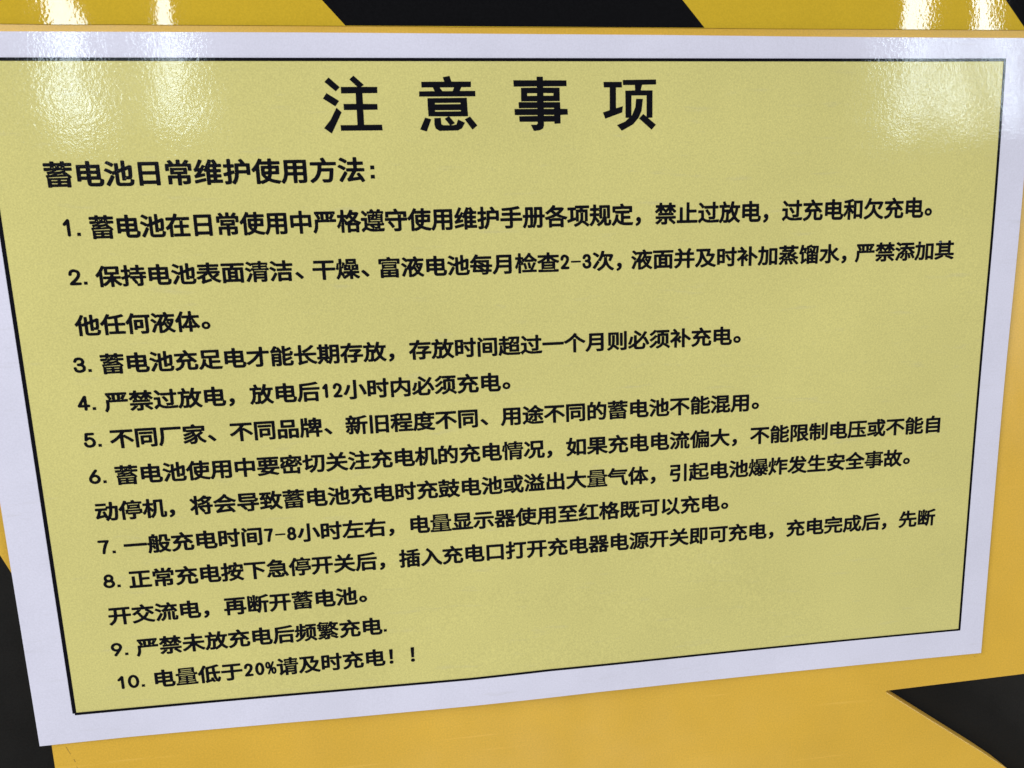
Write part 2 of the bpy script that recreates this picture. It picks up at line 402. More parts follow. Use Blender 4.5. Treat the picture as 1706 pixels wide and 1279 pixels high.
# outlines of the printed characters (1/250 em; narrow and wide figures drawn separately, title in 1/20 mm)
GLYPHS = {}
for ln in '''、|64,-21,68,-22,72,-21,90,-6,93,-1,92,4,48,50,33,63,26,63,8,48,6,44,6,39,36,10
。|42,-22,49,-23,66,-20,81,-10,91,5,95,23,91,41,81,56,67,65,49,69,31,65,16,55,7,41,3,23,6,5,16,-9,31,-19;46,6,36,11,33,16,31,23,33,30,36,35,42,39,49,40,56,39,61,35,64,30,66,23,65,16,61,10,56,7
一|7,81,11,79,241,79,246,82,248,86,248,109,245,114,239,116,9,115,6,114,3,109,3,86
下|106,-26,130,-28,135,-25,138,-21,138,99,170,80,209,55,215,57,231,79,228,85,209,99,139,138,138,164,140,165,239,165,242,167,244,172,244,192,240,198,14,199,10,199,7,195,6,172,7,169,11,165,102,164,102,-20
不|111,-26,136,-27,141,-25,143,-21,143,104,144,107,183,78,221,44,226,43,229,44,247,62,248,67,246,70,229,86,182,122,156,139,151,139,144,134,143,135,143,144,158,165,233,165,238,167,241,172,241,192,239,197,236,200,18,200,13,199,10,195,9,172,11,168,14,166,111,165,112,164,100,145,73,117,43,92,6,70,3,64,4,60,18,42,21,40,26,40,53,55,78,74,106,100,107,-20
严|18,-27,24,-28,28,-25,42,0,50,25,53,48,55,89,234,89,239,91,242,96,242,113,239,120,235,122,200,122,199,123,222,163,221,171,229,172,233,176,234,196,232,201,225,204,27,204,20,201,18,196,19,176,24,172,31,171,29,166,29,163,42,140,49,123,47,122,25,121,22,119,20,115,20,55,17,35,11,15,-1,-7,1,-12;65,116,63,118,77,122,80,126,78,141,62,171,80,172,81,141,86,118;164,116,163,118,168,140,168,171,186,171,170,138,167,126,169,122,180,119,183,116;117,122,116,123,116,170,117,172,133,171,134,123,132,122;40,173,41,175,45,176,50,175,45,173;204,173,199,175,202,177,209,176,212,173
个|111,-26,135,-28,140,-25,142,-21,142,137,140,142,135,144,114,144,109,142,107,137,107,-20;20,87,26,87,55,104,82,122,109,146,125,165,145,144,170,122,197,103,225,87,230,86,234,89,249,107,250,112,247,117,219,132,192,150,167,171,147,192,151,202,149,208,130,217,125,218,120,215,98,185,70,159,39,136,3,117,1,112,2,107
中|110,-26,136,-27,141,-23,142,54,197,54,200,44,206,40,227,40,231,42,233,47,232,169,226,173,142,173,142,212,140,215,136,218,114,218,107,214,106,173,24,173,19,171,16,165,17,44,22,39,44,39,50,44,51,54,52,54,106,54,107,-20;51,89,51,139,106,139,106,89;142,88,142,139,198,139,198,89
事|77,-27,80,-29,107,-28,124,-26,131,-22,138,-16,140,-9,142,10,185,10,187,3,194,-1,214,-1,219,3,221,8,221,43,240,44,244,46,247,51,247,68,245,71,240,74,222,74,221,76,220,99,215,105,207,106,197,102,139,102,138,109,139,111,195,111,207,108,214,109,217,116,217,159,214,166,235,167,240,169,242,174,242,191,239,196,234,198,144,198,142,199,142,211,139,216,134,218,115,218,112,217,108,214,107,199,105,198,17,198,10,195,9,191,9,174,11,169,15,167,38,166,35,161,35,116,38,109,44,108,55,111,110,111,110,103,109,102,55,102,44,106,35,106,30,103,28,98,28,83,30,78,34,76,49,80,109,80,110,79,110,71,49,71,35,75,12,74,7,73,4,68,4,49,6,46,10,44,35,44,45,46,109,46,109,38,45,38,34,41,29,39,26,36,26,18,27,14,30,11,107,10,107,2,74,3,67,-1,67,-7,74,-24;140,38,139,39,139,44,140,46,188,46,189,39,187,38;139,71,139,80,189,79,189,71;67,134,67,141,109,141,110,139,109,134;140,134,139,136,139,141,140,141,184,141,185,139,184,134;50,164,44,168,54,171,110,171,112,169,110,163;137,164,137,171,139,171,197,171,207,168,197,163
于|68,-25,90,-27,117,-25,134,-19,141,-12,144,-4,145,6,145,83,237,84,242,86,244,91,244,111,242,116,239,118,147,118,145,120,145,165,222,166,225,169,227,173,227,193,224,199,219,200,32,200,27,199,24,196,23,173,25,168,29,166,110,165,109,118,14,118,9,116,6,111,6,90,8,86,12,84,110,83,110,10,64,9,60,8,58,5,57,0,65,-22
交|19,-27,27,-28,55,-20,82,-9,108,4,125,16,143,4,168,-9,195,-19,225,-26,230,-26,233,-24,247,-4,247,1,245,4,212,13,187,21,165,31,152,39,171,63,190,100,212,78,217,75,222,76,241,91,242,96,239,101,211,128,185,148,188,149,237,150,241,156,241,176,238,181,233,183,148,183,129,216,125,219,122,220,102,214,97,209,97,203,108,184,107,183,17,183,12,181,9,176,9,156,13,150,65,149,68,148,45,126,12,103,10,99,10,94,27,78,33,76,63,98,82,63,100,39,87,31,63,20,7,3,4,-2,5,-7;125,62,110,80,93,111,88,113,81,113,104,138,106,143,103,148,105,149,152,149,154,148,147,141,148,134,184,108,180,108,165,114,158,113,141,79,130,66;83,151,80,153,85,154,95,151,92,150
他|36,-26,60,-27,65,-25,66,-21,66,84,68,87,70,84,75,82,92,87,92,19,93,0,103,-16,120,-23,138,-25,205,-25,225,-21,238,-11,245,5,249,30,245,36,223,45,231,55,234,65,237,99,238,164,234,169,216,175,206,169,181,159,181,210,176,217,155,217,148,214,147,209,147,147,146,145,128,138,126,139,125,189,121,192,118,193,100,193,94,190,92,185,92,125,68,115,66,117,66,149,80,174,92,204,88,211,68,217,63,216,59,212,47,184,33,158,16,134,-2,113,-3,109,-2,105,11,84,18,84,31,98,32,95,32,-20;133,9,127,10,126,17,126,100,146,109,147,35,149,30,155,28,175,28,180,32,181,40,193,39,216,41,214,20,210,10,203,8;180,49,176,55,178,61,181,55;181,72,181,122,203,131,203,95,201,72;66,91,63,97,63,103,65,103,66,99
以|97,-28,103,-29,130,-15,150,0,167,17,175,28,197,5,222,-26,228,-26,246,-13,249,-10,248,-3,237,12,193,60,201,83,209,118,215,157,218,198,217,203,213,207,190,208,186,207,183,203,175,127,159,70,130,30,80,-2,79,-5,80,-10;31,-2,38,-2,58,10,127,44,131,50,125,72,122,75,118,76,68,54,68,192,65,197,62,198,38,198,35,197,32,192,32,43,28,34,19,25,17,20;127,112,133,111,152,121,155,125,156,130,147,147,127,177,115,192,108,195,88,184,86,177,108,143
任|42,-27,66,-28,71,-26,73,-22,72,-2,74,77,142,77,142,16,82,15,79,12,78,7,78,-12,82,-17,236,-18,242,-15,244,-10,244,8,242,13,239,15,177,17,177,77,241,77,246,79,248,83,248,105,242,111,177,112,177,165,232,180,237,185,237,192,221,210,214,211,187,203,156,196,94,186,93,187,100,203,97,210,76,218,71,217,68,215,53,185,38,158,19,133,0,113,-2,108,-1,104,10,85,16,81,22,83,37,99,38,98,39,-20;71,87,67,93,71,101,73,93;74,111,73,148,81,162,84,156,89,153,142,160,142,111
会|205,-26,212,-27,231,-16,233,-13,234,-8,222,10,209,27,180,57,182,58,231,58,234,59,236,62,237,67,237,85,234,91,229,92,22,92,16,89,14,85,14,65,19,59,74,58,77,57,47,25,26,9,25,2,32,-18,36,-21,41,-22,72,-17,191,-7;92,19,91,20,124,58,151,58,154,57,147,52,146,45,165,25;157,58,156,59,162,61,167,60;22,100,27,100,57,116,61,109,66,107,186,107,192,110,194,118,214,108,229,103,233,105,247,123,249,129,245,134,214,147,187,162,162,180,147,194,152,200,150,207,126,218,121,216,99,190,73,169,42,148,4,129,3,125,4,120,19,102;97,140,96,142,126,168,157,142,156,140
低|87,-28,94,-28,107,-23,151,-10,154,-7,160,-21,166,-24,185,-18,189,-13,188,-6,183,-1,178,7,168,36,164,42,161,45,142,40,138,37,137,31,142,21,120,16,121,88,162,88,168,49,172,37,187,4,190,-8,196,-15,219,-26,231,-22,239,-11,245,6,249,34,232,47,229,48,224,47,220,42,219,26,216,16,207,34,201,61,197,87,239,88,242,90,246,96,245,117,239,122,194,122,192,124,190,176,231,187,235,192,234,199,216,216,211,217,157,202,92,191,87,187,87,189,92,202,90,209,69,216,62,216,59,212,47,184,32,156,17,132,-1,111,-2,104,9,84,13,81,17,80,21,81,34,96,35,-23,38,-26,42,-27,61,-27,66,-25,68,-19,68,147,86,186,86,11,85,6,77,-1,76,-6,84,-24;121,122,120,162,156,168,158,122
体|36,-26,58,-27,63,-26,66,-20,66,20,68,21,74,14,81,13,96,28,98,22,103,19,136,19,137,17,137,-20,140,-25,144,-26,164,-26,170,-23,171,-20,171,17,173,19,206,19,210,22,213,27,226,14,231,13,234,15,249,31,251,34,250,39,230,60,211,85,196,114,188,132,189,134,243,135,246,140,246,160,244,165,239,167,173,167,171,169,171,210,168,215,163,217,144,217,140,215,138,212,137,169,136,167,76,167,75,169,88,202,87,207,83,212,64,217,58,215,45,184,31,157,18,135,0,110,1,105,14,84,18,83,22,84,31,93,32,92,32,-20;68,48,66,50,66,137,68,138,71,135,74,134,121,133,114,114,98,85,79,60;116,52,135,87,143,119,144,112,137,85,137,52;173,52,171,85,165,112,166,121,169,114,174,85,193,52;66,141,62,150,68,159,69,159,70,152
何|39,-26,63,-28,68,-25,69,-21,70,150,78,165,80,162,84,160,194,160,196,159,196,9,191,7,151,7,146,4,145,-1,152,-23,158,-27,203,-26,213,-24,221,-19,227,-11,230,5,230,159,243,160,248,164,249,187,246,192,241,194,91,194,89,195,92,205,89,211,68,218,61,215,48,185,35,160,20,137,3,115,1,112,3,107,16,86,23,85,34,97,35,95,35,-20;88,22,93,21,114,22,118,26,118,37,119,38,171,38,177,42,179,47,179,132,176,139,171,140,93,140,86,137,84,132,84,29;119,70,118,72,118,107,144,108,145,72,144,70
使|39,-28,44,-29,64,-29,68,-24,70,-17,79,-28,85,-28,119,-14,140,0,157,-8,179,-17,204,-23,232,-28,237,-26,250,-6,250,-1,247,3,195,14,174,21,162,27,169,44,174,63,232,63,235,64,239,67,240,141,239,145,232,148,177,148,176,156,179,157,244,158,248,164,248,182,246,187,240,190,177,190,176,211,174,215,169,217,149,217,144,214,142,209,142,191,140,190,90,190,95,204,92,211,70,218,64,216,50,186,35,161,18,137,-1,116,-3,112,-1,107,9,89,14,85,20,87,35,102,35,-21;70,3,69,4,69,151,74,159,80,157,140,157,142,154,142,149,140,148,87,148,80,144,80,72,81,66,80,59,97,35,111,21,99,13;132,45,115,62,139,63,137,54;114,95,114,117,140,117,142,116,142,96;177,95,176,97,177,117,205,117,206,116,206,96
保|41,-27,61,-27,66,-26,69,-22,69,-8,71,-7,77,-15,81,-17,86,-16,107,-2,124,14,141,32,142,-22,144,-26,147,-28,169,-28,175,-23,176,30,177,32,192,14,209,-2,229,-17,234,-17,237,-15,251,0,253,5,251,11,232,23,216,38,195,62,242,63,246,70,245,92,239,95,177,95,176,97,176,108,177,111,226,111,232,115,233,198,229,205,224,206,96,206,89,211,71,217,66,216,63,213,50,185,34,158,18,135,-2,112,-1,107,9,88,14,84,21,85,34,100,35,98,35,-20,37,-25;71,16,69,18,69,63,71,65,76,62,122,62,101,38,84,24;69,71,66,78,69,87,72,78;71,93,69,95,69,150,84,178,89,196,90,192,87,177,88,115,94,111,141,111,142,97,139,95,76,95;122,143,121,145,121,173,198,173,197,143
偏|39,-26,44,-27,64,-27,68,-23,69,-16,84,-25,89,-24,92,-21,97,-5,100,14,108,99,108,44,102,-6,102,-20,104,-25,109,-27,126,-27,132,-23,133,31,140,30,138,-13,143,-19,159,-20,166,-16,167,-6,166,30,168,31,175,30,173,-11,177,-18,181,-19,195,-20,199,-25,204,-26,224,-25,231,-22,235,-18,239,-11,240,-1,240,105,238,110,234,113,228,113,221,110,214,110,111,110,111,117,113,118,214,118,221,117,226,114,233,115,236,122,236,184,234,189,229,191,178,191,165,215,159,219,139,214,135,210,134,205,140,192,139,191,93,191,91,192,95,204,93,210,71,217,64,214,50,184,36,159,20,135,0,110,1,105,11,87,15,84,23,85,34,97,36,95,36,-20;66,-5,64,0,69,49,69,147,79,165,84,182,85,177,82,164,81,100,79,65,74,25,69,0;203,4,202,29,209,29,210,5,209,4;133,59,132,82,133,83,139,83,140,60;166,60,166,83,174,83,175,60,173,59;203,60,202,82,209,83,210,60;116,146,115,147,116,159,201,159,202,157,202,147,201,146
停|36,-26,58,-28,63,-25,65,-21,65,55,63,64,63,77,65,92,65,144,75,164,93,164,92,159,92,110,95,104,93,102,75,102,70,97,69,90,72,79,72,65,69,57,70,50,76,46,91,46,93,40,98,37,140,37,140,5,108,5,103,0,103,-5,110,-22,113,-26,151,-26,160,-24,166,-21,173,-13,175,-6,175,35,176,37,216,37,221,40,223,45,240,46,245,50,245,97,240,102,223,102,221,104,225,110,225,159,223,164,240,164,244,167,246,170,246,187,243,193,238,195,176,195,165,215,158,219,136,212,133,205,137,197,136,195,90,195,89,197,91,205,88,210,66,217,60,215,48,185,34,159,19,135,1,114,0,110,1,106,15,84,20,83,23,85,32,94,32,-20;100,65,99,72,100,74,215,74,216,72,215,65;108,98,100,102,111,106,205,106,216,102,206,98;125,130,123,132,123,137,125,138,190,138,192,137,191,130;108,161,101,165,111,169,205,169,215,165,210,162,203,161
充|21,-27,29,-28,67,-11,92,13,107,44,112,73,114,75,134,76,135,74,135,13,137,-1,142,-12,145,-15,157,-21,210,-22,227,-19,237,-11,239,-7,245,9,247,36,244,42,224,51,219,51,214,46,210,13,175,12,171,13,171,76,172,79,194,79,207,64,212,62,217,64,236,76,237,79,237,84,224,100,206,118,177,143,237,145,240,147,242,151,242,171,240,175,234,178,154,178,132,215,125,219,104,213,99,208,99,203,113,179,112,178,17,178,12,176,9,171,9,153,12,145,17,144,69,143,39,110,24,99,23,94,31,73,37,69,76,73,73,54,62,33,44,17,10,3,7,-1,7,-7;85,108,115,144,149,144,150,143,143,138,142,131,163,111
先|20,-28,27,-29,63,-10,87,15,101,47,106,75,108,76,140,75,141,-3,148,-17,162,-23,212,-24,227,-21,237,-12,244,7,246,34,242,39,223,47,218,47,214,42,212,20,210,10,175,10,174,75,238,77,242,80,243,84,243,104,241,107,235,110,143,110,142,112,143,145,220,146,225,152,225,172,222,177,217,179,143,179,142,212,140,216,135,218,115,218,109,214,107,179,83,179,88,199,86,205,82,208,63,212,57,210,54,207,40,165,31,145,18,125,18,120,21,117,41,109,28,110,15,110,10,109,7,104,7,84,10,79,13,77,71,75,68,57,57,34,40,17,8,2,5,-1,4,-6,5,-10;48,110,70,145,105,145,108,144,107,110
入|23,-25,27,-26,32,-25,67,1,96,33,119,73,130,103,163,42,190,5,227,-24,232,-25,238,-22,249,2,247,9,199,53,137,162,91,210,87,212,79,210,67,193,66,187,69,183,90,164,105,145,92,102,70,61,42,28,3,0,3,-5,4,-8
全|15,-20,20,-21,232,-21,237,-20,240,-15,240,4,239,9,235,11,143,12,143,37,205,38,210,44,210,62,208,67,203,70,143,70,143,92,145,93,203,93,208,96,212,102,228,92,233,92,237,94,251,110,252,114,251,119,192,157,166,179,146,199,148,205,145,211,127,220,120,220,95,189,68,164,37,141,2,122,-1,115,1,110,13,95,18,92,23,93,40,102,44,95,48,93,107,93,107,70,48,69,43,64,43,45,45,40,50,37,107,37,107,12,17,11,13,9,11,4,11,-15;78,126,77,127,97,143,125,173,157,142,175,127,173,126
关|21,-26,29,-27,72,-8,102,12,123,34,129,44,130,44,141,29,164,6,190,-12,225,-26,230,-26,233,-23,247,-3,248,2,246,5,212,18,185,34,165,54,157,67,237,68,241,74,242,94,240,98,234,101,145,101,144,104,145,130,220,130,227,134,228,157,225,163,220,165,186,165,205,199,205,205,203,209,179,217,173,215,145,165,106,165,94,190,75,215,69,215,50,205,48,202,49,197,68,165,28,164,24,157,25,134,32,130,107,130,107,102,17,101,10,98,9,74,14,68,98,67,95,59,77,39,50,21,6,2,4,-1,5,-6
其|19,-26,25,-27,48,-19,91,0,110,10,114,14,115,17,114,22,110,25,111,26,141,26,135,17,137,12,140,9,183,-9,218,-27,225,-25,243,-12,245,-6,243,-1,225,9,193,22,163,28,157,30,163,32,196,26,238,26,244,30,244,52,241,58,236,59,200,59,198,60,198,154,200,155,231,155,235,157,238,164,238,182,236,186,231,189,199,189,198,212,195,216,190,218,171,218,166,215,164,210,163,189,86,189,86,210,84,215,80,218,60,218,55,216,52,212,51,189,20,189,15,186,13,182,13,164,16,157,20,155,50,155,52,154,52,60,50,59,10,58,6,52,6,30,10,27,15,26,61,26,85,31,88,30,61,23,6,1,3,-5,5,-9;86,60,86,70,88,71,163,71,164,69,164,60,161,59;86,103,86,114,163,114,164,112,164,104,161,103;86,147,86,155,88,155,161,155,164,154,164,147,161,146
内|21,-27,43,-28,49,-26,51,-21,51,32,58,24,65,23,90,39,109,58,122,76,126,84,153,59,181,27,188,26,198,34,199,33,199,8,198,7,161,7,155,4,154,-2,162,-26,168,-28,206,-26,216,-24,225,-20,231,-12,234,4,234,168,231,173,226,175,143,175,143,211,140,216,135,218,115,218,109,214,108,209,108,176,106,175,25,175,19,173,17,166,17,-21;51,56,51,140,106,140,105,124,96,99,77,74;198,61,140,118,142,139,143,141,198,141,199,139,199,63
册|20,-28,25,-29,30,-27,46,2,55,32,61,62,63,83,65,85,82,85,84,83,84,8,83,7,58,7,53,3,52,-3,58,-22,62,-25,77,-26,95,-24,103,-22,110,-18,122,-28,127,-28,130,-26,145,2,154,30,159,62,161,83,163,85,185,85,186,83,186,7,185,5,160,6,155,3,153,-3,160,-23,165,-27,190,-27,205,-24,213,-19,218,-12,221,2,221,83,222,85,242,85,246,88,247,93,247,112,245,116,240,119,222,119,221,120,221,193,218,199,212,202,137,202,131,200,128,193,128,120,127,119,118,119,118,120,118,193,115,200,110,202,38,202,32,198,31,193,31,120,28,119,8,118,5,116,3,112,3,92,5,87,10,85,28,85,29,83,23,42,16,18,2,-8,4,-13;112,-2,118,55,118,83,125,85,127,83,123,42,119,17;65,119,64,167,67,168,83,168,84,120,82,119;163,119,162,120,162,167,163,168,185,168,186,167,186,120,185,119
再|35,-27,58,-28,62,-27,65,-24,66,31,68,33,183,32,183,5,148,6,142,2,141,-4,148,-24,155,-28,183,-28,202,-24,211,-19,215,-14,218,-6,218,32,243,33,247,36,248,41,248,59,245,64,242,66,218,66,217,156,214,159,210,161,142,161,141,168,143,169,233,170,237,172,239,176,239,196,237,200,232,203,20,203,13,200,12,196,11,176,13,172,17,170,105,169,107,168,107,161,105,161,38,161,32,156,31,66,10,66,5,64,2,59,2,41,3,36,8,33,30,33,32,31,32,-21;67,66,67,81,105,81,107,79,106,66;142,66,142,81,182,81,184,79,183,66;67,114,67,127,105,128,107,126,107,114,105,113;142,114,141,126,143,128,182,128,184,126,183,114
况|68,-27,75,-27,110,-8,131,18,143,53,146,85,148,87,160,87,161,85,161,8,162,-5,168,-17,180,-23,218,-24,233,-21,242,-12,248,7,250,32,248,37,245,39,228,47,222,47,218,42,215,9,197,9,195,10,195,86,225,87,230,89,232,93,232,198,228,205,223,206,92,206,85,202,84,198,84,93,87,88,90,87,110,87,112,85,109,62,100,35,85,17,57,1,53,-3,54,-10;22,2,28,2,32,5,56,45,80,88,80,93,78,96,62,111,57,111,53,108,27,63,3,25,2,20,4,17;118,121,118,172,197,172,197,121;56,133,60,132,65,134,81,150,81,157,71,170,48,192,35,202,28,203,12,188,10,185,11,180,36,157
出|199,-26,203,-27,226,-27,230,-25,232,-20,232,85,228,92,217,94,221,97,222,100,222,187,220,192,214,195,193,195,189,194,186,190,186,129,184,127,143,127,142,212,140,215,136,218,111,217,106,210,106,127,66,127,65,129,64,190,61,194,58,195,38,195,33,193,30,187,30,100,31,97,34,94,23,92,18,87,18,-5,19,-10,26,-13,194,-13,196,-23;56,21,55,24,55,85,50,92,106,93,106,22;143,22,143,92,200,92,196,85,195,22
切|87,-26,92,-28,96,-26,136,10,159,57,169,112,172,162,207,162,202,50,199,22,194,10,157,11,151,7,150,2,156,-18,157,-21,162,-24,200,-24,214,-20,225,-10,232,9,237,44,243,187,242,192,239,195,105,196,99,193,97,189,97,170,100,164,105,162,137,162,135,117,127,70,119,54,114,72,109,77,104,76,67,61,66,64,66,117,114,130,116,135,112,156,105,160,67,152,66,154,65,204,59,208,39,208,34,205,32,200,32,145,2,137,-1,130,2,112,4,109,9,106,30,110,32,109,32,52,30,45,23,39,21,34,30,14,34,10,40,9,59,20,114,45,107,31,70,-2,71,-10
则|19,-27,26,-27,61,-3,78,20,123,-21,128,-21,131,-19,145,-2,144,5,134,15,98,46,91,48,90,50,93,60,96,90,96,161,95,166,90,171,80,168,68,171,62,165,62,91,60,66,54,43,50,40,37,21,6,0,4,-4,4,-10;166,-25,171,-27,198,-26,218,-23,227,-17,231,-12,234,-4,235,208,233,213,230,216,206,216,203,214,201,210,201,10,200,8,163,8,158,6,156,3,156,-2,163,-22;157,31,161,30,181,30,185,32,187,36,187,188,185,193,181,195,160,195,156,193,154,188,154,38;22,38,45,37,50,41,51,171,70,172,78,175,88,172,106,172,108,170,108,46,109,41,111,39,116,38,135,38,140,41,142,46,142,196,138,203,133,204,26,204,20,201,18,196,18,45
制|68,-26,90,-28,95,-26,98,-21,99,-4,105,-8,130,-7,139,-4,147,4,150,19,150,87,149,92,144,96,99,96,98,104,99,105,152,105,157,108,159,112,157,122,159,132,154,138,98,139,99,149,142,149,146,150,149,155,149,175,147,179,142,182,99,182,98,210,95,215,90,217,72,217,66,214,64,209,65,182,64,181,55,182,61,200,59,206,55,208,37,212,30,210,28,207,18,170,2,139,4,134,3,112,7,107,12,105,64,105,64,96,22,96,17,94,15,90,15,0,17,-5,22,-7,40,-7,46,-5,48,0,48,62,64,63,64,-20;179,-26,205,-26,224,-23,233,-16,237,-11,239,-3,240,207,239,212,234,215,212,215,209,214,206,209,206,9,174,8,169,5,167,-1,174,-21;97,1,94,9,95,13,99,7;99,24,98,62,117,62,117,24;165,42,169,41,189,41,192,43,194,47,195,187,193,192,189,195,167,195,164,193,161,189,161,130,164,122,161,114,161,49;40,138,45,149,64,149,64,138
加|17,-27,22,-28,28,-25,50,10,64,50,71,95,74,136,95,136,96,135,93,41,90,20,87,10,59,11,53,8,52,1,58,-19,60,-22,65,-23,89,-24,102,-22,111,-17,117,-10,123,6,127,45,129,150,130,165,128,168,124,170,75,171,75,208,72,213,69,214,49,215,42,211,41,206,40,171,12,170,8,168,6,165,5,143,8,138,14,136,39,136,40,135,37,100,31,58,19,25,-1,-7,1,-12;140,-24,160,-24,165,-23,169,-19,169,-7,170,-6,200,-6,202,-7,202,-17,204,-20,209,-22,230,-22,236,-17,236,178,235,183,232,186,142,187,138,185,136,181,135,160,137,150,135,-17,137,-21;170,28,169,30,169,151,170,153,200,153,202,151,202,30,200,28
动|125,-26,130,-28,135,-25,155,0,161,-20,165,-23,189,-25,210,-23,218,-20,227,-12,234,5,238,34,241,77,244,154,242,158,237,160,190,160,190,207,187,212,184,213,162,213,157,210,155,205,155,162,154,160,127,160,122,159,119,154,119,138,14,138,9,136,6,132,6,112,8,107,12,105,37,105,38,104,20,49,15,38,9,30,9,25,16,7,19,4,24,3,44,10,100,23,106,10,110,8,116,9,107,-3,107,-10;165,10,161,12,175,45,184,87,187,125,189,126,209,126,207,77,205,40,201,17,197,9;132,36,110,94,108,97,104,99,84,94,79,89,90,54,55,47,74,104,125,105,131,110,132,126,152,126,153,125,150,94,142,57,134,36;20,165,120,165,124,167,126,170,126,192,124,196,119,197,20,197,16,194,14,189,15,170
即|142,-27,165,-28,169,-27,172,-23,172,30,169,40,171,45,175,38,175,27,181,21,216,23,228,28,234,37,236,52,236,195,235,200,231,203,146,203,141,202,139,198,138,-20;22,-20,27,-20,45,-11,96,7,98,6,106,-12,111,-15,116,-15,137,-2,137,3,130,20,101,70,125,71,129,73,131,77,131,197,130,201,126,204,26,205,20,200,19,23,18,18,10,12,8,7,18,-17;55,28,54,70,81,71,91,73,92,72,91,71,75,65,71,60,72,55,81,38,81,37;173,53,172,168,175,170,201,170,202,55,178,55;55,104,55,122,97,122,96,104;55,155,55,172,97,172,96,156
厂|23,-26,30,-27,34,-23,50,11,59,47,63,84,64,164,235,165,239,167,242,172,242,192,240,197,233,200,37,200,30,197,28,192,28,87,24,56,17,24,2,-8,5,-15
压|19,-27,25,-28,30,-25,39,-3,39,5,41,8,42,3,40,-10,43,-15,46,-17,238,-17,243,-15,246,-10,246,8,245,13,241,16,160,17,160,87,228,87,231,89,234,93,234,112,231,118,226,120,161,120,160,122,160,167,157,172,241,172,245,175,247,180,247,198,245,203,238,206,30,206,23,203,21,198,20,88,18,55,12,23,0,-10,3,-16;45,16,50,47,54,83,54,97,52,103,54,112,55,172,126,172,125,167,125,121,63,120,58,117,57,112,59,103,57,93,61,88,125,87,125,17;202,22,210,21,225,32,228,37,228,42,220,53,200,73,189,83,183,84,165,73,163,70,164,65,186,42;141,170,134,173,138,176,145,176,150,173
及|76,-26,82,-27,104,-20,124,-11,154,6,185,-11,227,-26,234,-24,248,-5,249,0,245,6,207,19,184,30,184,32,195,45,212,70,225,97,235,132,232,138,215,145,174,144,185,195,184,200,180,204,22,204,19,203,15,200,15,177,19,171,59,169,57,122,50,82,34,44,2,4,1,-3,19,-23,24,-24,29,-22,57,12,75,45,89,86,102,62,117,42,127,30,102,16,63,2,62,-1,62,-6;155,53,138,70,120,99,105,132,94,165,94,169,95,170,144,169,130,119,131,115,134,112,139,110,189,110,192,109,177,79
发|66,-27,73,-28,113,-14,148,6,161,-3,183,-14,204,-22,228,-28,233,-28,235,-26,248,-7,248,-1,244,3,201,16,183,24,175,29,197,56,209,77,219,101,218,106,216,109,199,117,124,116,122,118,126,127,233,127,239,131,241,153,239,158,234,161,216,161,222,168,222,174,186,214,179,214,164,204,160,198,162,193,189,161,134,161,142,206,141,211,136,215,113,219,108,216,106,213,96,161,71,161,83,198,83,203,78,207,56,211,51,209,48,206,35,168,29,158,22,151,22,146,29,128,32,124,36,123,53,127,84,127,86,126,76,101,58,71,34,44,3,20,0,14,1,9,16,-6,21,-8,25,-7,49,10,69,28,87,49,94,60,96,60,106,45,120,29,94,15,54,1,52,-2,53,-7;146,50,131,67,121,81,123,82,171,82,172,81,163,67,152,54,148,50
口|28,-20,32,-22,55,-21,59,-15,60,0,190,0,192,-15,195,-20,220,-21,225,-18,227,-12,227,183,224,190,218,192,32,192,26,190,24,183,24,-14;60,35,60,157,191,156,190,35
可|137,-26,157,-27,186,-26,202,-20,211,-11,213,-3,214,7,214,164,216,166,237,166,242,168,245,174,244,196,241,199,237,200,11,199,6,194,6,174,8,169,12,166,178,165,179,9,132,9,128,7,126,4,125,-1,134,-23;38,15,57,15,62,17,65,20,66,34,67,35,142,35,149,39,150,44,150,137,147,143,142,145,41,145,34,142,32,137,32,24,33,19;66,70,66,111,116,110,116,70,114,69,67,69
右|63,-27,88,-28,93,-24,94,-15,96,-14,188,-14,190,-22,194,-26,218,-27,223,-24,224,-19,224,96,223,101,216,104,94,105,109,137,238,138,241,140,243,145,242,165,239,170,234,171,122,171,130,205,130,210,124,214,103,218,98,216,96,213,84,171,16,171,10,168,8,163,8,145,9,141,13,138,71,136,63,120,46,93,26,70,2,50,0,45,1,40,14,24,21,21,38,33,58,52,59,51,59,-20;94,20,94,70,189,70,189,21,188,20
各|47,-28,51,-29,72,-28,77,-24,78,-18,79,-17,171,-17,173,-24,177,-28,201,-28,206,-25,207,-19,207,61,209,61,229,56,234,57,249,77,250,84,246,88,194,102,159,117,183,137,199,154,213,174,213,179,210,182,192,193,114,192,112,192,119,204,118,211,114,213,92,220,88,217,71,194,54,175,32,157,8,141,6,136,7,132,26,115,33,116,67,142,93,119,93,117,82,112,56,101,4,87,0,82,1,76,10,59,14,56,17,55,43,61,43,-21;79,15,77,17,78,44,171,44,171,15;56,72,64,75,96,81,126,96,157,81,187,75,194,72,186,71,156,77,96,77,64,71;126,136,97,159,156,159,136,142
同|18,-27,42,-28,45,-26,48,-22,49,171,202,171,202,6,167,5,162,1,162,-4,169,-24,175,-28,212,-26,221,-24,229,-19,234,-12,236,4,236,196,234,203,227,205,22,205,17,203,14,196,14,-21;70,6,75,5,95,6,100,11,100,23,175,23,180,25,183,31,183,111,181,116,175,118,75,118,69,116,67,111,67,13;100,55,100,87,150,86,150,56,149,55;59,129,190,129,195,131,197,134,197,154,194,159,189,161,60,161,56,158,54,153,54,134
